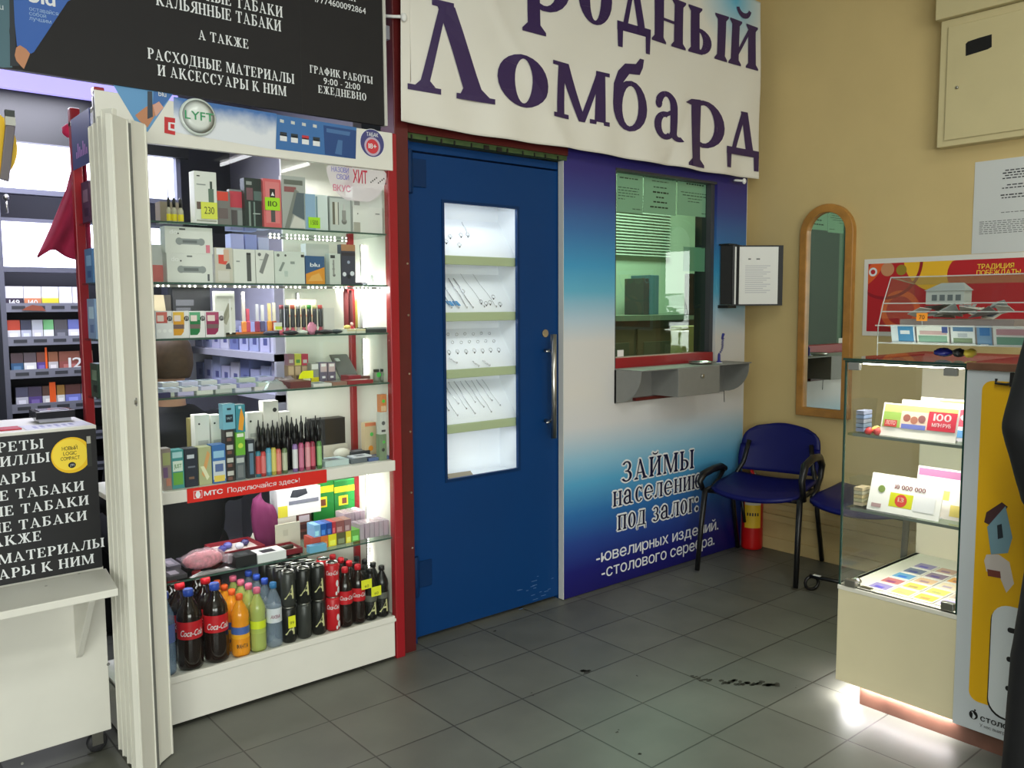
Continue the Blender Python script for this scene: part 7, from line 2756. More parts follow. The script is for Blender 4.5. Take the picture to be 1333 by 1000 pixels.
nt_ = thing('notice_paper', 'pale notice paper with small typed lines taped above the red poster', 'notice', (XW-.001, 1.5, 1.625))
y0, z0 = 1.695, 1.622
y1, z1 = 1.30, 2.04
g = MB()
g.box(M('notice_white', (206, 208, 206), .6), XW-.0025, XW, y1, y0, z0, z1)
rr = random.Random(5)
for a, zt_, h, yl0, yl1 in [(0, 1.985, .006, .13, .30), (0, 1.973, .007, .12, .30), (0, 1.962, .006, .13, .28), (0, 1.95, .006, .12, .30), (0, 1.92, .006, .14, .26), (0, 1.907, .006, .12, .30), (0, 1.876, .007, .115, .29), (0, 1.864, .006, .12, .30), (0, 1.80, .004, .12, .25),
                           (0, 1.764, .004, .03, .34), (0, 1.755, .004, .03, .34), (0, 1.746, .004, .03, .34), (0, 1.737, .004, .03, .34), (0, 1.728, .004, .03, .34), (0, 1.719, .004, .03, .3), (0, 1.71, .004, .03, .2)]:
    y = y0-yl0
    while y > y0-yl1:
        w_ = rr.uniform(.008, .02)
        g.box(TXTD if h > .005 else TXT, XW-.0031, XW-.0025, y-w_, y, zt_, zt_+h*.8)
        y -= w_+.005
g.build('sheet', nt_)

eb = thing('electric_box', 'beige flat electric cabinet with a black mark on its door, high on the right-hand wall', 'electric cabinet', (XW-.04, 1.5, 2.117))
CRB = M('cabinet_beige', (206, 192, 146), .45, noise=.04, nscale=6)
g = MB()
g.box(CRB, XW-.07, XW, 1.05, 1.843, 2.118, 2.690)
body = g.build('body', eb, bevel=.003)
g = MB()
g.box(CRB, XW-.078, XW-.07, 1.09, 1.808, 2.145, 2.655)
dr = g.build('door', eb, bevel=.003)
g = MB()
MK = [atx(px, py, XW-.079) for px, py in ((1257, 57), (1260, 54), (1275, 49), (1291, 44.5), (1291, 61), (1286, 64), (1270, 69), (1257, 73))]
g.add(BLACK, [(XW-.0785, y, z) for y, z in MK], [tuple(range(8))])
g.build('black_mark', dr)
g = MB()
y, z = atx(1246, 114, XW-.079)
g.lathe(STEEL, [(.007, 0), (.007, -.006), (.004, -.009)], XW-.078, y, z, 12, 'x')
g.build('lock', dr)
e2 = thing('cable_box', 'beige box at the top of the photo above the electric cabinet', 'box', (XW-.05, 1.5, 2.70))
g = MB()
g.box(CRB, XW-.10, XW, 1.05, 1.858, 2.692, 3.15)
g.build('box_body', e2, bevel=.003)

# ------------------------------------------------------------------ blue visitor chairs
CBL = M('chair_blue_plastic', (8, 14, 88), .45, noise=.05, spec=.3)
CBK = M('chair_black_frame', (16, 16, 18), .35)


def chair(root, arm_l, arm_r, back, sides=(-1, 1)):
    """local frame: front along -Y, width along X"""
    W2 = .225

    def seat(u, v):
        x = (u-.5)*2*W2
        y = -.24+.44*v
        k = abs(u-.5)*2
        # rounded front corners
        y0 = -.24+.07*k**3
        y = y0+(.20-y0)*v
        return (x, y, .432+.018*(k**2)-.025*max(0, .25-v)*4*(1-.2*k)+.012*v*v)
    g = MB()
    g.grid(CBL, seat, 20, 14)
    o = g.build('seat', root, local=True, solid=.018)
    if back:
        def bk(u, v):
            k = (u-.5)*2
            wv = W2*(1.02-.10*v)*(1 if v < .6 else math.sqrt(max(0, 1-((v-.6)/.4)**4*.55)))
            if v < .25:
                wv *= .94+.24*v
            x = wv*k
            z = .475+.265*v-.024*(k*k)*(1 if v > .5 else -.2)
            y = .215+.07*v-.03*k*k+.02
            return (x, y, z)
        g = MB()
        g.grid(CBL, bk, 20, 14)
        g.build('backrest', root, local=True, solid=.014)
    for s in sides:
        g = MB()
        g.tube(CBK, [(s*.255, -.27, .012), (s*.25, -.235, .25), (s*.245, -.2, .435)], [.0125, .014, .015], 10)
        g.build('leg', root, local=True)
        g = MB()
        top = .80 if back else .45
        pts = [(s*.235, .27, .012), (s*.23, .17, .30), (s*.22, .165, .45)]
        if back:
            pts += [(s*.19, .215, .52), (s*.17, .245, .64)]
        g.tube(CBK, pts, .0125, 10)
        g.build('leg', root, local=True)
    g = MB()
    for y in (-.18, .14):
        g.tube(CBK, [(-.245 if -1 in sides else -.2, y, .418), (.245, y, .418)], .010, 8)
    if -1 in sides:
        g.tube(CBK, [(-.24, -.2, .43), (-.235, .165, .43)], .010, 8)
    g.tube(CBK, [(.24, -.2, .43), (.235, .165, .43)], .010, 8)
    g.build('frame', root, local=True)
    for s, on in ((-1, arm_l), (1, arm_r)):
        if on:
            g = MB()
            x = s*.262
            q = .42 if s < 0 else .95
            g.tube(CBK, [(x, -.195, .43), (x, -.235, .43+.11*q), (x, -.19, .43+.182*q), (x, -.05, .43+.202*q), (x, .06, .43+.19*q), (x, .12, .43+.14*q), (x, .10, .50-.02*(1-q)), (x, .02, .44), (x, -.05, .42)], [.014, .016, .02, .02, .02, .017, .013, .012, .012], 10)
            g.build('armrest', root, local=True)


c1 = thing('visitor_chair', 'blue plastic visitor chair with backrest and black armrests in the corner by the panel', 'chair', (3.87, 2.545, 0))
chair(c1, True, True, True)
c1.rotation_euler = (0, 0, math.radians(-75))
c2 = thing('visitor_chair', 'blue seat with black legs next to the armchair, half hidden by the glass counter', 'chair', (3.97, 2.02, 0))
chair(c2, False, False, False, (1,))
c2.rotation_euler = (0, 0, math.radians(-84))
lk = thing('chair_link', 'low black bar with a foot loop joining the two blue seats near the floor', 'link bar', (3.78, 2.28, 0))
g = MB()
g.tube(CBK, [(3.72, 2.18, .075), (3.735, 2.09, .075), (3.75, 1.99, .075)], .010, 8)
g.build('bar', lk)
g = MB()
g.tube(CBK, [(3.73+.03*math.cos(a), 2.175+.035*math.cos(a)*-.5, .040+.032*math.sin(a)) for a in [2*math.pi*i/14 for i in range(14)]], .008, 8, True)
g.build('foot_loop', lk)
g = MB()
g.box(WHITEP, 3.712, 3.728, 2.125, 2.16, .0845, .0875)
g.build('label', lk, label='small white label')

# ------------------------------------------------------------------ fire extinguisher
EX, EY = 4.145, 2.80
fe = thing('fire_extinguisher', 'red fire extinguisher with a yellow label on the floor behind the blue chair', 'fire extinguisher', (EX, EY, 0))
FRD = M('extinguisher_red', (190, 20, 20), .3)
g = MB()
g.lathe(FRD, [(.048, 0), (.058, .006), (.060, .02), (.060, .34), (.052, .375), (.03, .395), (.018, .40)], EX, EY, 0, 28)
g.build('cylinder', fe)
g = MB()
d0 = math.atan2(-EY, -EX)
FYL = M('extinguisher_label', (226, 186, 40), .5)
for z0, z1, mt in ((.13, .31, FYL), (.315, .345, FYL), (.285, .31, M('label_dark', (40, 34, 30), .5)), (.262, .283, M('label_pale', (206, 200, 180), .5))):
    n = 14
    rr_ = .0604 if mt is FYL else .0607
    a0, a1 = d0-.75, d0+.85
    g.grid(mt, lambda u, v: (EX+rr_*math.cos(a0+(a1-a0)*u), EY+rr_*math.sin(a0+(a1-a0)*u), z0+(z1-z0)*v), n, 1)
for k in range(5):
    a = d0-.5+.24*k
    g.grid(M('label_dark', (40, 34, 30)), lambda u, v: (EX+.0609*math.cos(a+.13*u), EY+.0609*math.sin(a+.13*u), .20+.018*v), 3, 1)
g.build('label', fe)
g = MB()
g.lathe(STEEL, [(.018, .40), (.016, .425), (.02, .43), (.012, .45)], EX, EY, 0, 16)
g.lathe(WHITEP, [(.012, 0), (.012, -.012)], EX-.018, EY-.012, .43, 12, 'y')
g.build('valve', fe)
g = MB()
g.hexa(FRD, [(EX-.075, EY-.04, .445), (EX-.065, EY-.055, .445), (EX+.02, EY+.015, .445), (EX+.01, EY+.02, .445)], [(EX-.085, EY-.035, .475), (EX-.075, EY-.05, .475), (EX+.02, EY+.015, .452), (EX+.01, EY+.02, .452)])
g.build('handle', fe)
g = MB()
g.tube(BLACK, [(EX+.01, EY+.015, .43), (EX-.02, EY+.05, .42), (EX-.055, EY+.043, .36), (EX-.065, EY+.02, .25), (EX-.066, EY+.005, .16)], .009, 10)
g.build('hose', fe)

# ------------------------------------------------------------------ glass lottery counter at the right
LC = thing('glass_counter', 'cream counter with a lit glass case and brown skirting at the right of the hall', 'counter', (3.05, 1.2, 0))
VX0, VX1, VY0, VY1 = 2.76, 3.36, 1.106, 1.508
VZ0, VZ1 = .412, 1.200
g = MB()
g.box(CREAM, VX0, VX0+.018, VY0, VY1, .066, VZ0)
g.box(CREAM, VX0+.018, VX1, VY1-.018, VY1, .066, VZ0)
g.box(CREAM, VX0+.018, VX1, VY0, VY1-.018, .066, .08)
g.build('base', LC, bevel=.002)
g = MB()
g.box(M('case_floor', (232, 228, 214), .4), VX0-.002, VX1, VY0, VY1+.002, VZ0-.016, VZ0)
g.build('case_floor', LC, bevel=.002)
WIN = M('case_interior', (236, 226, 204), .5)
g = MB()
g.box(WIN, VX1-.012, VX1, VY0, VY1, VZ0, VZ1)
g.build('case_back', LC)
SKT = M('pink_brown_laminate', (122, 84, 70), .4, noise=.35, nscale=9)
g = MB()
g.box(SKT, VX0+.015, VX0+.03, .3, 1.425, 0, .067)
g.box(SKT, VX0+.03, VX1-.05, 1.41, 1.425, 0, .067)
g.build('skirting', LC)
GEDGE = M('green_glass_edge', (36, 66, 58), .15)
g = MB()
g.add(GLASS, [(VX0+.004, VY1-.004, VZ0), (VX0+.004, VY0+.004, VZ0), (VX0+.004, VY0+.004, VZ1), (VX0+.004, VY1-.004, VZ1)], [(0, 1, 2, 3)])
g.build('front_pane', LC)
g = MB()
g.add(GLASS, [(VX0+.008, VY1-.004, VZ0), (VX1-.012, VY1-.004, VZ0), (VX1-.012, VY1-.004, VZ1), (VX0+.008, VY1-.004, VZ1)], [(0, 1, 2, 3)])
g.build('side_pane', LC)
g = MB()
for y in (VY1-.004, VY0+.004):
    g.box(GEDGE, VX0+.001, VX0+.007, y-.003, y+.003, VZ0, VZ1)
g.box(GEDGE, VX0+.001, VX0+.007, VY0, VY1, VZ1-.006, VZ1)
g.box(GEDGE, VX0, VX1, VY1-.006, VY1-.001, VZ1-.006, VZ1)
g.build('glass_edge', LC)
for z in (.690, .950):
    g = MB()
    g.box(SHELFG, VX0+.012, VX1-.014, VY0+.006, VY1-.012, z-.008, z)
    g.box(M('case_edge_grey', (112, 120, 112), .3), VX0+.011, VX0+.012, VY0+.006, VY1-.03, z-.009, z+.001)
    g.build('glass_shelf', LC)
for y, z in ((VY1-.035, VZ1-.018), (VY0+.05, VZ1-.02), (VY0+.03, VZ0+.02), (VY1-.045, VZ0+.014)):
    g = MB()
    g.box(STEEL if z < 1 else GREYM, VX0-.006, VX0+.014, y-.02, y+.02, z-.013, z+.013)
    g.build('clamp', LC, bevel=.003)
g = MB()
TOPM = M('counter_top_brown', (120, 84, 66), .12, noise=.3, nscale=14)
g.box(TOPM, VX0-.012, VX1+.02, .30, VY0, VZ1-.01, VZ1+.014)
g.build('countertop', LC, bevel=.003)
g = MB()
g.box(glass('counter_top_glass', (.80, .84, .82), .9, 1.5), VX0-.004, VX1+.004, VY0, VY1+.004, VZ1+.001, VZ1+.009)
g.box(GEDGE, VX0-.0045, VX0-.004, VY0, VY1+.004, VZ1+.001, VZ1+.009)
g.build('glass_top', LC)
# the yellow board
g = MB()
BY = M('board_white', (200, 206, 210), .4)
g.box(BY, VX0-.004, VX0+.014, .30, VY0-.001, .060, VZ1-.012)
g.box(CREAM, VX0+.014, VX1, .30, .32, .066, VZ1-.012)
bd = g.build('printed_board', LC)
YBR = M('board_yellow', (232, 178, 10), .4)
g = MB()


def cpoly(gb, mat, pts, k):
    x = VX0-.004-.0004*k
    gb.add(mat, [(x, y, z) for y, z in pts], [tuple(range(len(pts)))])


def rrect(y0, y1, z0, z1, r, n=6):
    out = []
    for cy, cz, a0 in ((y1-r, z1-r, 0), (y0+r, z1-r, 90), (y0+r, z0+r, 180), (y1-r, z0+r, 270)):
        out += [(cy+r*math.cos(math.radians(a0+90*i/n)), cz+r*math.sin(math.radians(a0+90*i/n))) for i in range(n+1)]
    return out


cpoly(g, YBR, rrect(.36, 1.060, .155, 1.160, .03), 1)
cpoly(g, BLACK, rrect(.45, 1.006, .126, .478, .05), 2)
cpoly(g, M('pane_white', (214, 220, 222), .4), rrect(.45, 1.003, .132, .483, .05), 3)
for k in range(3):
    y, z = atx(1318-1.5*k, 821.5+38*k, VX0-.006)
    cpoly(g, BLACK, rrect(y-.02, y+.014, z-.008, z+.008, .007), 4)
# the little house picture
HP = lambda pts: [atx(a, b, VX0-.0055) for a, b in pts]
cpoly(g, M('house_roof', (70, 40, 44), .5), HP([(1281, 680), (1284, 667), (1304, 654), (1312, 660), (1291, 685)]), 3)
cpoly(g, M('house_wall', (120, 156, 170), .5), HP([(1285, 686), (1309, 659), (1318, 700), (1312, 720), (1290, 722)]), 4)
cpoly(g, M('house_window', (30, 40, 50), .5), HP([(1298, 684), (1304, 682), (1306, 700), (1299, 702)]), 5)
cpoly(g, M('house_rock', (206, 196, 190), .5), HP([(1281, 730), (1284, 722), (1300, 722), (1314, 732), (1320, 760), (1310, 772), (1300, 748), (1284, 744)]), 3)
cpoly(g, M('house_brick', (120, 60, 50), .5), HP([(1285, 741), (1302, 744), (1303, 753), (1286, 750)]), 4)
cpoly(g, BLACK, HP([(1313, 523), (1333, 521), (1333, 543), (1313, 545)]), 4)
y, z = atx(1267, 931, VX0-.006)
cpoly(g, BLACK, [(y+.013*math.cos(2*math.pi*i/20), z+.014*math.sin(2*math.pi*i/20)) for i in range(20)], 3)
cpoly(g, BY, [(y-.002, z-.012), (y+.003, z-.012), (y+.002, z+.004), (y+.006, z+.009), (y+.003, z+.010), (y-.002, z+.003), (y-.007, z-.002), (y-.006, z-.006)], 4)
cpoly(g, BLACK, [(y-.004+.003*math.cos(2*math.pi*i/10), z+.017+.003*math.sin(2*math.pi*i/10)) for i in range(10)], 4)
y2, z2 = atx(1276, 938, VX0-.006)
y3, z3 = atx(1312, 949, VX0-.006)
write(g, BLACK, 'столото', (VX0-.0058, y2, (z2+z3)/2-.002), YN, ZU, .0185, (y2-y3)*1.4, 'sans', bold=.03)
y2, z2 = atx(1275, 945, VX0-.006)
write(g, M('small_grey_text', (70, 70, 72), .5), 'У нас выигрывают', (VX0-.0058, y2, z2-.002), YN, ZU, .010, .115, 'sans')
g.build('board_print', bd)
hk = MB()
y, z = atx(1297, 497, VX0-.006)
hk.tube(BLACK, [(VX0-.006, y, z+.008), (VX0-.012, y, z-.004), (VX0-.012, y-.03, z-.006), (VX0-.012, y-.05, z-.002)], .004, 8)
hk.box(BLACK, VX0-.016, VX0-.0045, y-.09, y-.04, z-.012, z+.03)
hk.build('hook', LC)
# light under the counter and inside the case
g = MB()
g.box(LEDT, VX0+.035, VX0+.045, .9, 1.40, .0625, .066)
g.build('led_tape', LC)
area('counter_floor_light', (VX0+.006, 1.17, .0655), .012, .5, .8, (1, .97, .98))
area('counter_floor_light', (VX0+.2, 1.462, .0655), .4, .05, 2.0, (1, .97, .98))
g = MB()
g.box(M('case_lamp', (255, 250, 235), .5, emit=9), VX0+.03, VX0+.05, VY0+.03, VY1-.05, VZ1-.012, VZ1-.006)
g.build('case_lamp', LC)
area('case_lamp_light', (VX0+.06, 1.29, VZ1-.016), .03, .34, .9, (1, .96, .88), (0, math.radians(-20), 0))
area('case_lamp_light', (VX0+.05, 1.29, .937), .02, .34, .6, (1, .96, .88), (0, math.radians(-20), 0))
area('case_lamp_light', (VX0+.05, 1.29, .677), .02, .34, .8, (1, .96, .88), (0, math.radians(-20), 0))


# tickets in the case: cards lean back on small stands, facing the hall
def card(name, label, cat, y0, y1, z, h, X, lean, rgb, decor=(), group=None, th=.003):
    """y0 > y1: left and right edges as the camera sees them"""
    g = MB()
    w_ = y0-y1

    def Q(u, v, t=0):
        zz = v*h
        return (X+lean*v-t, y0-w_*u, z+zz)

    def quad(mat, u0, v0, u1, v1, t):
        g.add(mat, [Q(u0, v0, t), Q(u1, v0, t), Q(u1, v1, t), Q(u0, v1, t)], [(0, 1, 2, 3)])
    g.hexa(hexm(rgb), [(X, y0, z), (X, y1, z), (X+th, y1, z), (X+th, y0, z)], [(X+lean, y0, z+h), (X+lean, y1, z+h), (X+lean+th, y1, z+h), (X+lean+th, y0, z+h)])
    for i, q in enumerate(decor):
        t = .0006+.0003*i
        if q[0] == 't':
            _, u, v, hh, ww, c, s = q
            write(g, hexm(c), s, (0, 0, 0), YN, ZU, hh, ww*w_, 'sans', 'c', bold=.03, fn=lambda a, b: Q(u+a/w_, v+b/h, t))
        elif q[0] == 'o':
            _, u, v, r, c = q
            g.add(hexm(c), [Q(u+r*math.cos(2*math.pi*k/14), v+r*w_/h*math.sin(2*math.pi*k/14), t) for k in range(14)], [tuple(range(14))])
        else:
            quad(hexm(q[4]), q[0], q[1], q[2], q[3], t)
    g.hexa(M('card_foot', (226, 226, 226), .4), [(X+th, y0-.01, z), (X+th, y1+.01, z), (X+lean+.012, y1+.01, z), (X+lean+.012, y0-.01, z)], [(X+th+.001, y0-.01, z+.004), (X+th+.001, y1+.01, z+.004), (X+lean+.012, y1+.01, z+.004), (X+lean+.012, y0-.01, z+.004)])
    return tag(g.build(name, loc=(X, (y0+y1)/2, z)), label, cat, group)


TW = (238, 234, 226)
s1, s2 = .9503, .6903
card('lottery_ticket', 'front lottery ticket with faces and red number panel on the upper case shelf', 'lottery ticket', 1.398, 1.150, s1, .108, 2.80, .03, TW,
     [(0.02, .75, .98, .97, (236, 226, 120)), (.02, .28, .26, .74, (150, 180, 90)), (.26, .28, .62, .8, (230, 200, 180)), ('o', .34, .6, .05, (150, 90, 80)), ('o', .44, .55, .05, (170, 110, 90)), ('o', .54, .6, .05, (140, 90, 90)), (.28, .28, .6, .42, (110, 120, 190)),
      (.62, .3, .98, .86, (200, 50, 70)), ('t', .8, .6, .022, .22, (245, 240, 240), '100'), ('t', .8, .42, .011, .24, (245, 240, 240), 'МЛН РУБ'), (.05, .3, .22, .5, (206, 70, 70)), ('t', .135, .36, .012, .13, (240, 230, 226), 'ЛОТО')])
card('lottery_ticket', 'white ticket standing second on the upper case shelf with a red number', 'lottery ticket', 1.36, 1.116, s1, .118, 2.85, .03, (236, 236, 238), [(.72, .4, .98, .85, (206, 70, 90)), ('t', .84, .56, .02, .16, (240, 240, 240), '10'), (.72, .1, .95, .3, (90, 150, 200))])
card('lottery_ticket', 'white ticket standing rearmost on the upper case shelf with a yellow band', 'lottery ticket', 1.32, 1.11, s1, .126, 2.90, .03, (240, 238, 232), [(.3, .85, .98, .96, (226, 190, 90))])
card('lottery_ticket', 'front white ticket with a yellow square and a red star on the lower case shelf', 'lottery ticket', 1.432, 1.190, s2, .122, 2.795, .04, (240, 238, 232),
     [(.30, .18, .62, .55, (206, 206, 40)), ('o', .46, .36, .085, (206, 70, 60)), ('t', .46, .33, .014, .08, (250, 220, 190), '13'), (.64, .16, .92, .56, (228, 228, 228)), ('t', .56, .66, .014, .42, (150, 80, 90), '10 000 000'), ('o', .17, .6, .05, (120, 140, 70)), (.06, .1, .2, .2, (180, 150, 150))])
card('lottery_ticket', 'ticket with a yellow mark standing second on the lower case shelf', 'lottery ticket', 1.30, 1.14, s2, .118, 2.845, .035, (240, 232, 226), [(.5, .5, .7, .75, (216, 220, 110)), (.75, .1, .95, .4, (230, 210, 120))])
card('lottery_ticket', 'purple banded ticket standing rearmost on the lower case shelf', 'lottery ticket', 1.32, 1.112, s2, .150, 2.90, .03, (236, 226, 232), [(.02, .8, .98, .96, (170, 110, 150)), (.4, .2, .95, .7, (196, 180, 190)), (.6, .3, .9, .55, (120, 90, 100))])
bx_ = [(1.497, 1.445, 2.80, s1, .115, (150, 156, 190), 'blue grey clear tub added for a reflection, left of the upper case shelf'), (1.497, 1.442, 2.80, s2, .10, (206, 186, 160), 'clear tub of beige paper slips at the left of the lower case shelf')]
for y0, y1, X, z, h, rgb, nm in bx_:  # the upper tub is added in place of a reflection in the side glass
    tb = thing('clear_tub', nm, 'tub', (X, (y0+y1)/2, z))
    g = MB()
    g.hexa(ACRY, [(X, y1+.008, z), (X, y0-.008, z), (X+.07, y0-.008, z), (X+.07, y1+.008, z)], [(X-.006, y1, z+h), (X-.006, y0, z+h), (X+.076, y0, z+h), (X+.076, y1, z+h)])
    g.build('tub_wall', tb)
    g = MB()
    for k in range(5):
        zz = z+.003+k*h*.13
        g.box(hexm((max(rgb[0]-12*(k % 2), 0), rgb[1], rgb[2]-10*(k % 3))), X+.006, X+.062, y1+.012, y0-.012, zz, zz+h*.11)
    g.build('paper_slips', tb)
for k in range(6):
    x, y = 2.785+.028*(k % 3), 1.428-.02*(k//3)-.008*(k % 2)
    g = MB()
    g.blob(hexm(((206, 60, 60), (226, 190, 90), (220, 210, 130), (190, 70, 70), (226, 120, 60), (230, 220, 190))[k]), x, y, s1+.012, .014, .012, .012, 10, 6, .2)
    tag(g.build('sweet', loc=(x, y, s1)), '%s wrapped sweet in the little heap at the left of the upper case shelf' % ('red', 'ochre', 'pale yellow', 'dark red', 'orange', 'cream')[k], 'sweet', 'sweets on the upper case shelf')
TK = [[(150, 140, 190), (236, 226, 120), (240, 196, 90), (190, 180, 220)], [(196, 120, 120), (226, 206, 100), (232, 230, 110), (206, 190, 170)], [(110, 170, 210), (226, 190, 150), (240, 222, 190), (120, 120, 170)],
      [(120, 130, 150), (150, 130, 150), (232, 170, 90), (220, 200, 200)], [(160, 150, 190), (206, 170, 150), (190, 160, 160), (226, 190, 130)]]
k = 0
for r_ in range(5):
    for c_ in range(4):
        x = 2.80+.085*r_
        y = 1.43-.078*c_
        g = MB()
        rgb = TK[r_][c_]
        g.box(hexm((232, 228, 220)), x, x+.078, y-.072, y, VZ0+.0005, VZ0+.0035)
        g.box(hexm(rgb), x+.012, x+.072, y-.067, y-.005, VZ0+.0035, VZ0+.004)
        g.box(hexm((max(rgb[0]-50, 0), max(rgb[1]-50, 0), rgb[2])), x+.02, x+.04, y-.05, y-.02, VZ0+.004, VZ0+.0044)
        tag(g.build('scratch_ticket', loc=(x+.04, y-.036, VZ0)), 'flat scratch ticket, %s from left in the %s row from the front glass' % (ORD[c_], ORD[r_]), 'scratch ticket', 'scratch tickets on the case floor')
ly = MB()
ly.lathe(STEEL, [(.012, 0), (.012, .012), (.016, .014), (.016, .02), (.006, .03)], VX0+.03, 1.455, VZ0+.0005, 14)
ly.box(STEEL, VX0+.02, VX0+.04, 1.40, 1.44, VZ0+.0005, VZ0+.004)
tag(ly.build('glass_door_lock', loc=(VX0+.03, 1.45, VZ0)), 'small chrome lock at the left corner of the case floor', 'lock')

# ------------------------------------------------------------------ leaflet holder on the counter
HZ = VZ1+.0145
hd_ = thing('leaflet_holder', 'clear acrylic leaflet holder on the counter top in front of the red poster', 'leaflet holder', (3.0, 1.2, HZ))
HX0, HX1, HY0, HY1 = 2.905, 3.13, .98, 1.452
g = MB()
t = .003
for y in (HY1, HY0):
    g = MB()
    g.prism(ACRY, [(HX0-.03, HZ), (HX1, HZ), (HX1, HZ+.25), (HX0+.05, HZ+.27), (HX0+.0, HZ+.18), (HX0-.03, HZ+.10)], y-t, y, 'y')
    g.build('side_wall', hd_)
g = MB()
g.box(ACRY, HX0-.03, HX1, HY0, HY1-t, HZ+.042, HZ+.045)
g.box(ACRY, HX1-t, HX1, HY0, HY1-t, HZ+.0, HZ+.25)
g.hexa(ACRY, [(HX0-.03, HY1-t, HZ+.045), (HX0-.03, HY0, HZ+.045), (HX0-.027, HY0, HZ+.045), (HX0-.027, HY1-t, HZ+.045)], [(HX0-.05, HY1-t, HZ+.105), (HX0-.05, HY0, HZ+.105), (HX0-.047, HY0, HZ+.105), (HX0-.047, HY1-t, HZ+.105)])
g.build('tray', hd_)
g = MB()
g.hexa(ACRY, [(HX0+.0, HY1-t, HZ+.18), (HX0+.0, HY0, HZ+.18), (HX0+.004, HY0, HZ+.18), (HX0+.004, HY1-t, HZ+.18)], [(HX0+.05, HY1-t, HZ+.27), (HX0+.05, HY0, HZ+.27), (HX0+.054, HY0, HZ+.27), (HX0+.054, HY1-t, HZ+.27)])
g.hexa(ACRY, [(HX0+.05, HY1-t, HZ+.267), (HX0+.05, HY0, HZ+.267), (HX1, HY0, HZ+.247), (HX1, HY1-t, HZ+.247)], [(HX0+.05, HY1-t, HZ+.27), (HX0+.05, HY0, HZ+.27), (HX1, HY0, HZ+.25), (HX1, HY1-t, HZ+.25)])
EDG = M('acrylic_edge', (206, 212, 208), .15, alpha=.6)
for z, x in ((.18, HX0), (.27, HX0+.05), (.105, HX0-.05), (.045, HX0-.03), (.152, HX0-.01)):
    g.box(EDG, x-.002, x+.002, HY0, HY1, HZ+z-.002, HZ+z+.002)
for y in (HY1, HY0):
    g.tube(EDG, [(HX0-.03, y, HZ), (HX0-.03, y, HZ+.10), (HX0, y, HZ+.18), (HX0+.05, y, HZ+.27), (HX1, y, HZ+.25)], .002, 6)
g.build('lid', hd_)
hz0 = HZ+.0455
LFD = [((1.405, 1.325), (228, 236, 242), [(.3, .1, .95, .95, (70, 140, 190)), (.4, .5, .8, .7, (226, 232, 236))], 'blue and white'), ((1.318, 1.215), (240, 240, 234), [(.1, .5, .95, .7, (206, 170, 170)), (.05, .1, .95, .45, (130, 170, 150)), (.8, .6, .98, .95, (70, 90, 160))], 'white with green'),
       ((1.208, 1.135), (234, 238, 240), [(.1, .7, .95, .92, (90, 130, 170)), (.1, .1, .9, .35, (120, 140, 110)), (.3, .4, .7, .6, (190, 196, 206))], 'grey and blue'), ((1.128, 1.085), (120, 160, 200), [(.2, .5, .9, .9, (50, 120, 190))], 'narrow blue'),
       ((1.08, .985), (238, 240, 238), [(.1, .55, .95, .85, (206, 160, 170)), (.1, .05, .95, .45, (120, 170, 150))], 'pink and green')]
for (y0, y1), rgb, dec, nm in LFD:
    card('leaflet', '%s leaflet standing in the front pocket of the clear holder' % nm, 'leaflet', y0, y1, hz0, .062, HX0-.022, -.016, rgb, dec)
rr = random.Random(4)
for k in range(16):
    x, y = HX0+.05+rr.uniform(0, .11), 1.36-.018*k
    z = hz0+.085+.022*rr.random()
    c = [(206, 206, 196), (170, 180, 176), (126, 120, 116), (196, 190, 176), (150, 160, 160)][k % 5]
    g = MB()
    w_ = rr.uniform(.03, .05)
    a = rr.uniform(-.5, .5)
    p = [Vector((x+math.cos(a+math.pi*q/2+.785)*w_*.9, y+math.sin(a+math.pi*q/2+.785)*w_, z+rr.uniform(-.008, .035))) for q in range(4)]
    g.hexa(hexm(c), p, [v+Vector((0, 0, .0025)) for v in p])
    q = [p[i].lerp(p[(i+2) % 4], .2)+Vector((0, 0, .003)) for i in range(4)]
    g.add(hexm((100, 110, 120) if k % 3 else (170, 110, 100)), q, [(0, 1, 2, 3)])
    tag(g.build('paper_slip', loc=(x, y, z)), 'crumpled paper slip, %s from left in the heap inside the clear holder' % ORD[k], 'paper slip', 'paper slips heaped in the clear holder')
g = MB()
g.box(M('holder_plinth', (150, 140, 136), .5), HX0+.02, HX1-.01, 1.04, 1.40, hz0, hz0+.08)
tag(g.build('slip_box', loc=(3.0, 1.2, hz0)), 'low grey brown box carrying the heap of slips inside the clear holder', 'box')
# a little paper house on top
y, z = atx(1240, 352, 3.02)
ph = thing('paper_house', 'pale paper house model lying on the heap in the clear holder', 'model house', (3.02, y, hz0+.15))
g = MB()
g.box(M('house_paper', (196, 202, 196), .6), 2.985, 3.045, y-.055, y+.07, hz0+.13, HZ+.222)
g.build('house_body', ph)
g = MB()
g.hexa(M('house_paper_roof', (170, 178, 176), .6), [(2.98, y-.06, HZ+.222), (3.05, y-.06, HZ+.222), (3.05, y+.075, HZ+.222), (2.98, y+.075, HZ+.222)], [(3.01, y-.04, HZ+.248), (3.02, y-.04, HZ+.248), (3.02, y+.03, HZ+.248), (3.01, y+.03, HZ+.248)])
g.build('house_roof', ph)
g = MB()
for k in range(4):
    g.box(M('house_pane', (110, 120, 122), .5), 2.9842, 2.985, y-.045+.026*k, y-.028+.026*k, HZ+.188, HZ+.208)
g.build('house_window', ph)
yt, ztg = atx(1206, 413, HX0-.02)
g = MB()
g.box(M('orange_tag', (240, 150, 40), .6), HX0-.053, HX0-.052, yt-.018, yt+.018, ztg-.012, ztg+.014)
write(g, hexm((90, 60, 30)), '70', (HX0-.0535, yt, ztg-.006), YN, ZU, .013, .018, 'sans', 'c', bold=.02)
g.tube(EDG, [(HX0-.051, yt, ztg-.012), (HX0-.048, yt, HZ+.105)], .0015, 6)
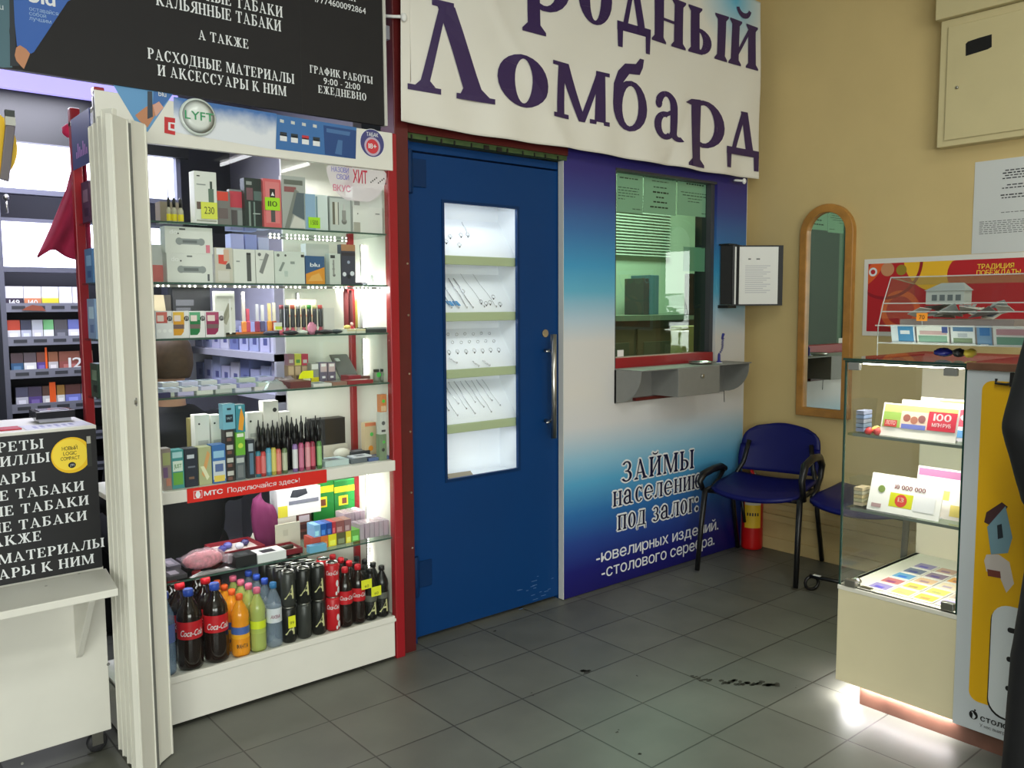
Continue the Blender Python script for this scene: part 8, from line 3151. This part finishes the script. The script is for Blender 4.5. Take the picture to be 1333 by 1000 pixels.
g.build('price_tag', hd_, label='orange price tag reading 70')
y, z = atx(1225, 455, 2.95)
for k, (a, rgb, nm) in enumerate(((.0, (24, 26, 110), 'blue foil'), (-.05, (30, 30, 34), 'black'), (-.085, (206, 180, 60), 'yellow'))):
    g = MB()
    g.blob(hexm(rgb, .25), 2.97, y+a, HZ+.015, .03, .03 if k == 0 else .018, .014, 14, 8, .15)
    tag(g.build('sweet_packet', loc=(2.97, y+a, HZ)), '%s sweet packet lying under the clear leaflet holder' % nm, 'packet')

# ------------------------------------------------------------------ customer in dark clothes at the right edge
PX, PY = 2.43, .575
cu = thing('person', 'person in a dark jacket and dark trousers standing at the counter at the right edge', 'person', (PX, PY, 0))
human(cu, 0, 0, [(-.01, .18, 1.39), (-.05, .226, 1.08), (.03, .215, .88)], [(0, .11, .86), (.005, .172, .47), (-.02, .188, .09)], (.75, .155, .225), HAIRD)

# ------------------------------------------------------------------ lamps of the hall (out of the frame, seen in the reflections)
TUBE = M('fluorescent_tube', (250, 252, 255), .5, emit=9)
for k, (x, y, z, ly_) in enumerate(((3.34, -2.42, 2.8, .75), (3.99, -2.5, 2.8, .62), (1.3, .3, 3.13, 1.2), (-1.2, -.6, 3.13, 1.2), (3.0, .2, 3.13, 1.2))):
    fl = thing('fluorescent_lamp', 'long ceiling lamp with white glowing tube, %s of the hall lamps' % ORD[k], 'lamp', (x, y, z), 'ceiling lamps of the hall')
    g = MB()
    g.box(WHITE, x-.06, x+.06, y-ly_/2, y+ly_/2, z+.02, z+.05)
    if z < 3:
        for s in (-.3, .3):
            g.tube(STEEL, [(x, y+s*ly_, z+.05), (x, y+s*ly_, CEIL)], .006, 6)
    else:
        g.box(WHITE, x-.05, x+.05, y-ly_/2, y+ly_/2, z+.05, CEIL)
    g.build('housing', fl)
    g = MB()
    if z < 3:
        g.tube(TUBE, [(x, y-ly_/2+.02, z), (x, y+ly_/2-.02, z)], .018, 12)
    else:
        g.tube(M('fluorescent_tube_dim', (250, 252, 255), .5, emit=3), [(x, y-ly_/2+.02, z), (x, y+ly_/2-.02, z)], .014, 12)
    g.build('tube', fl)
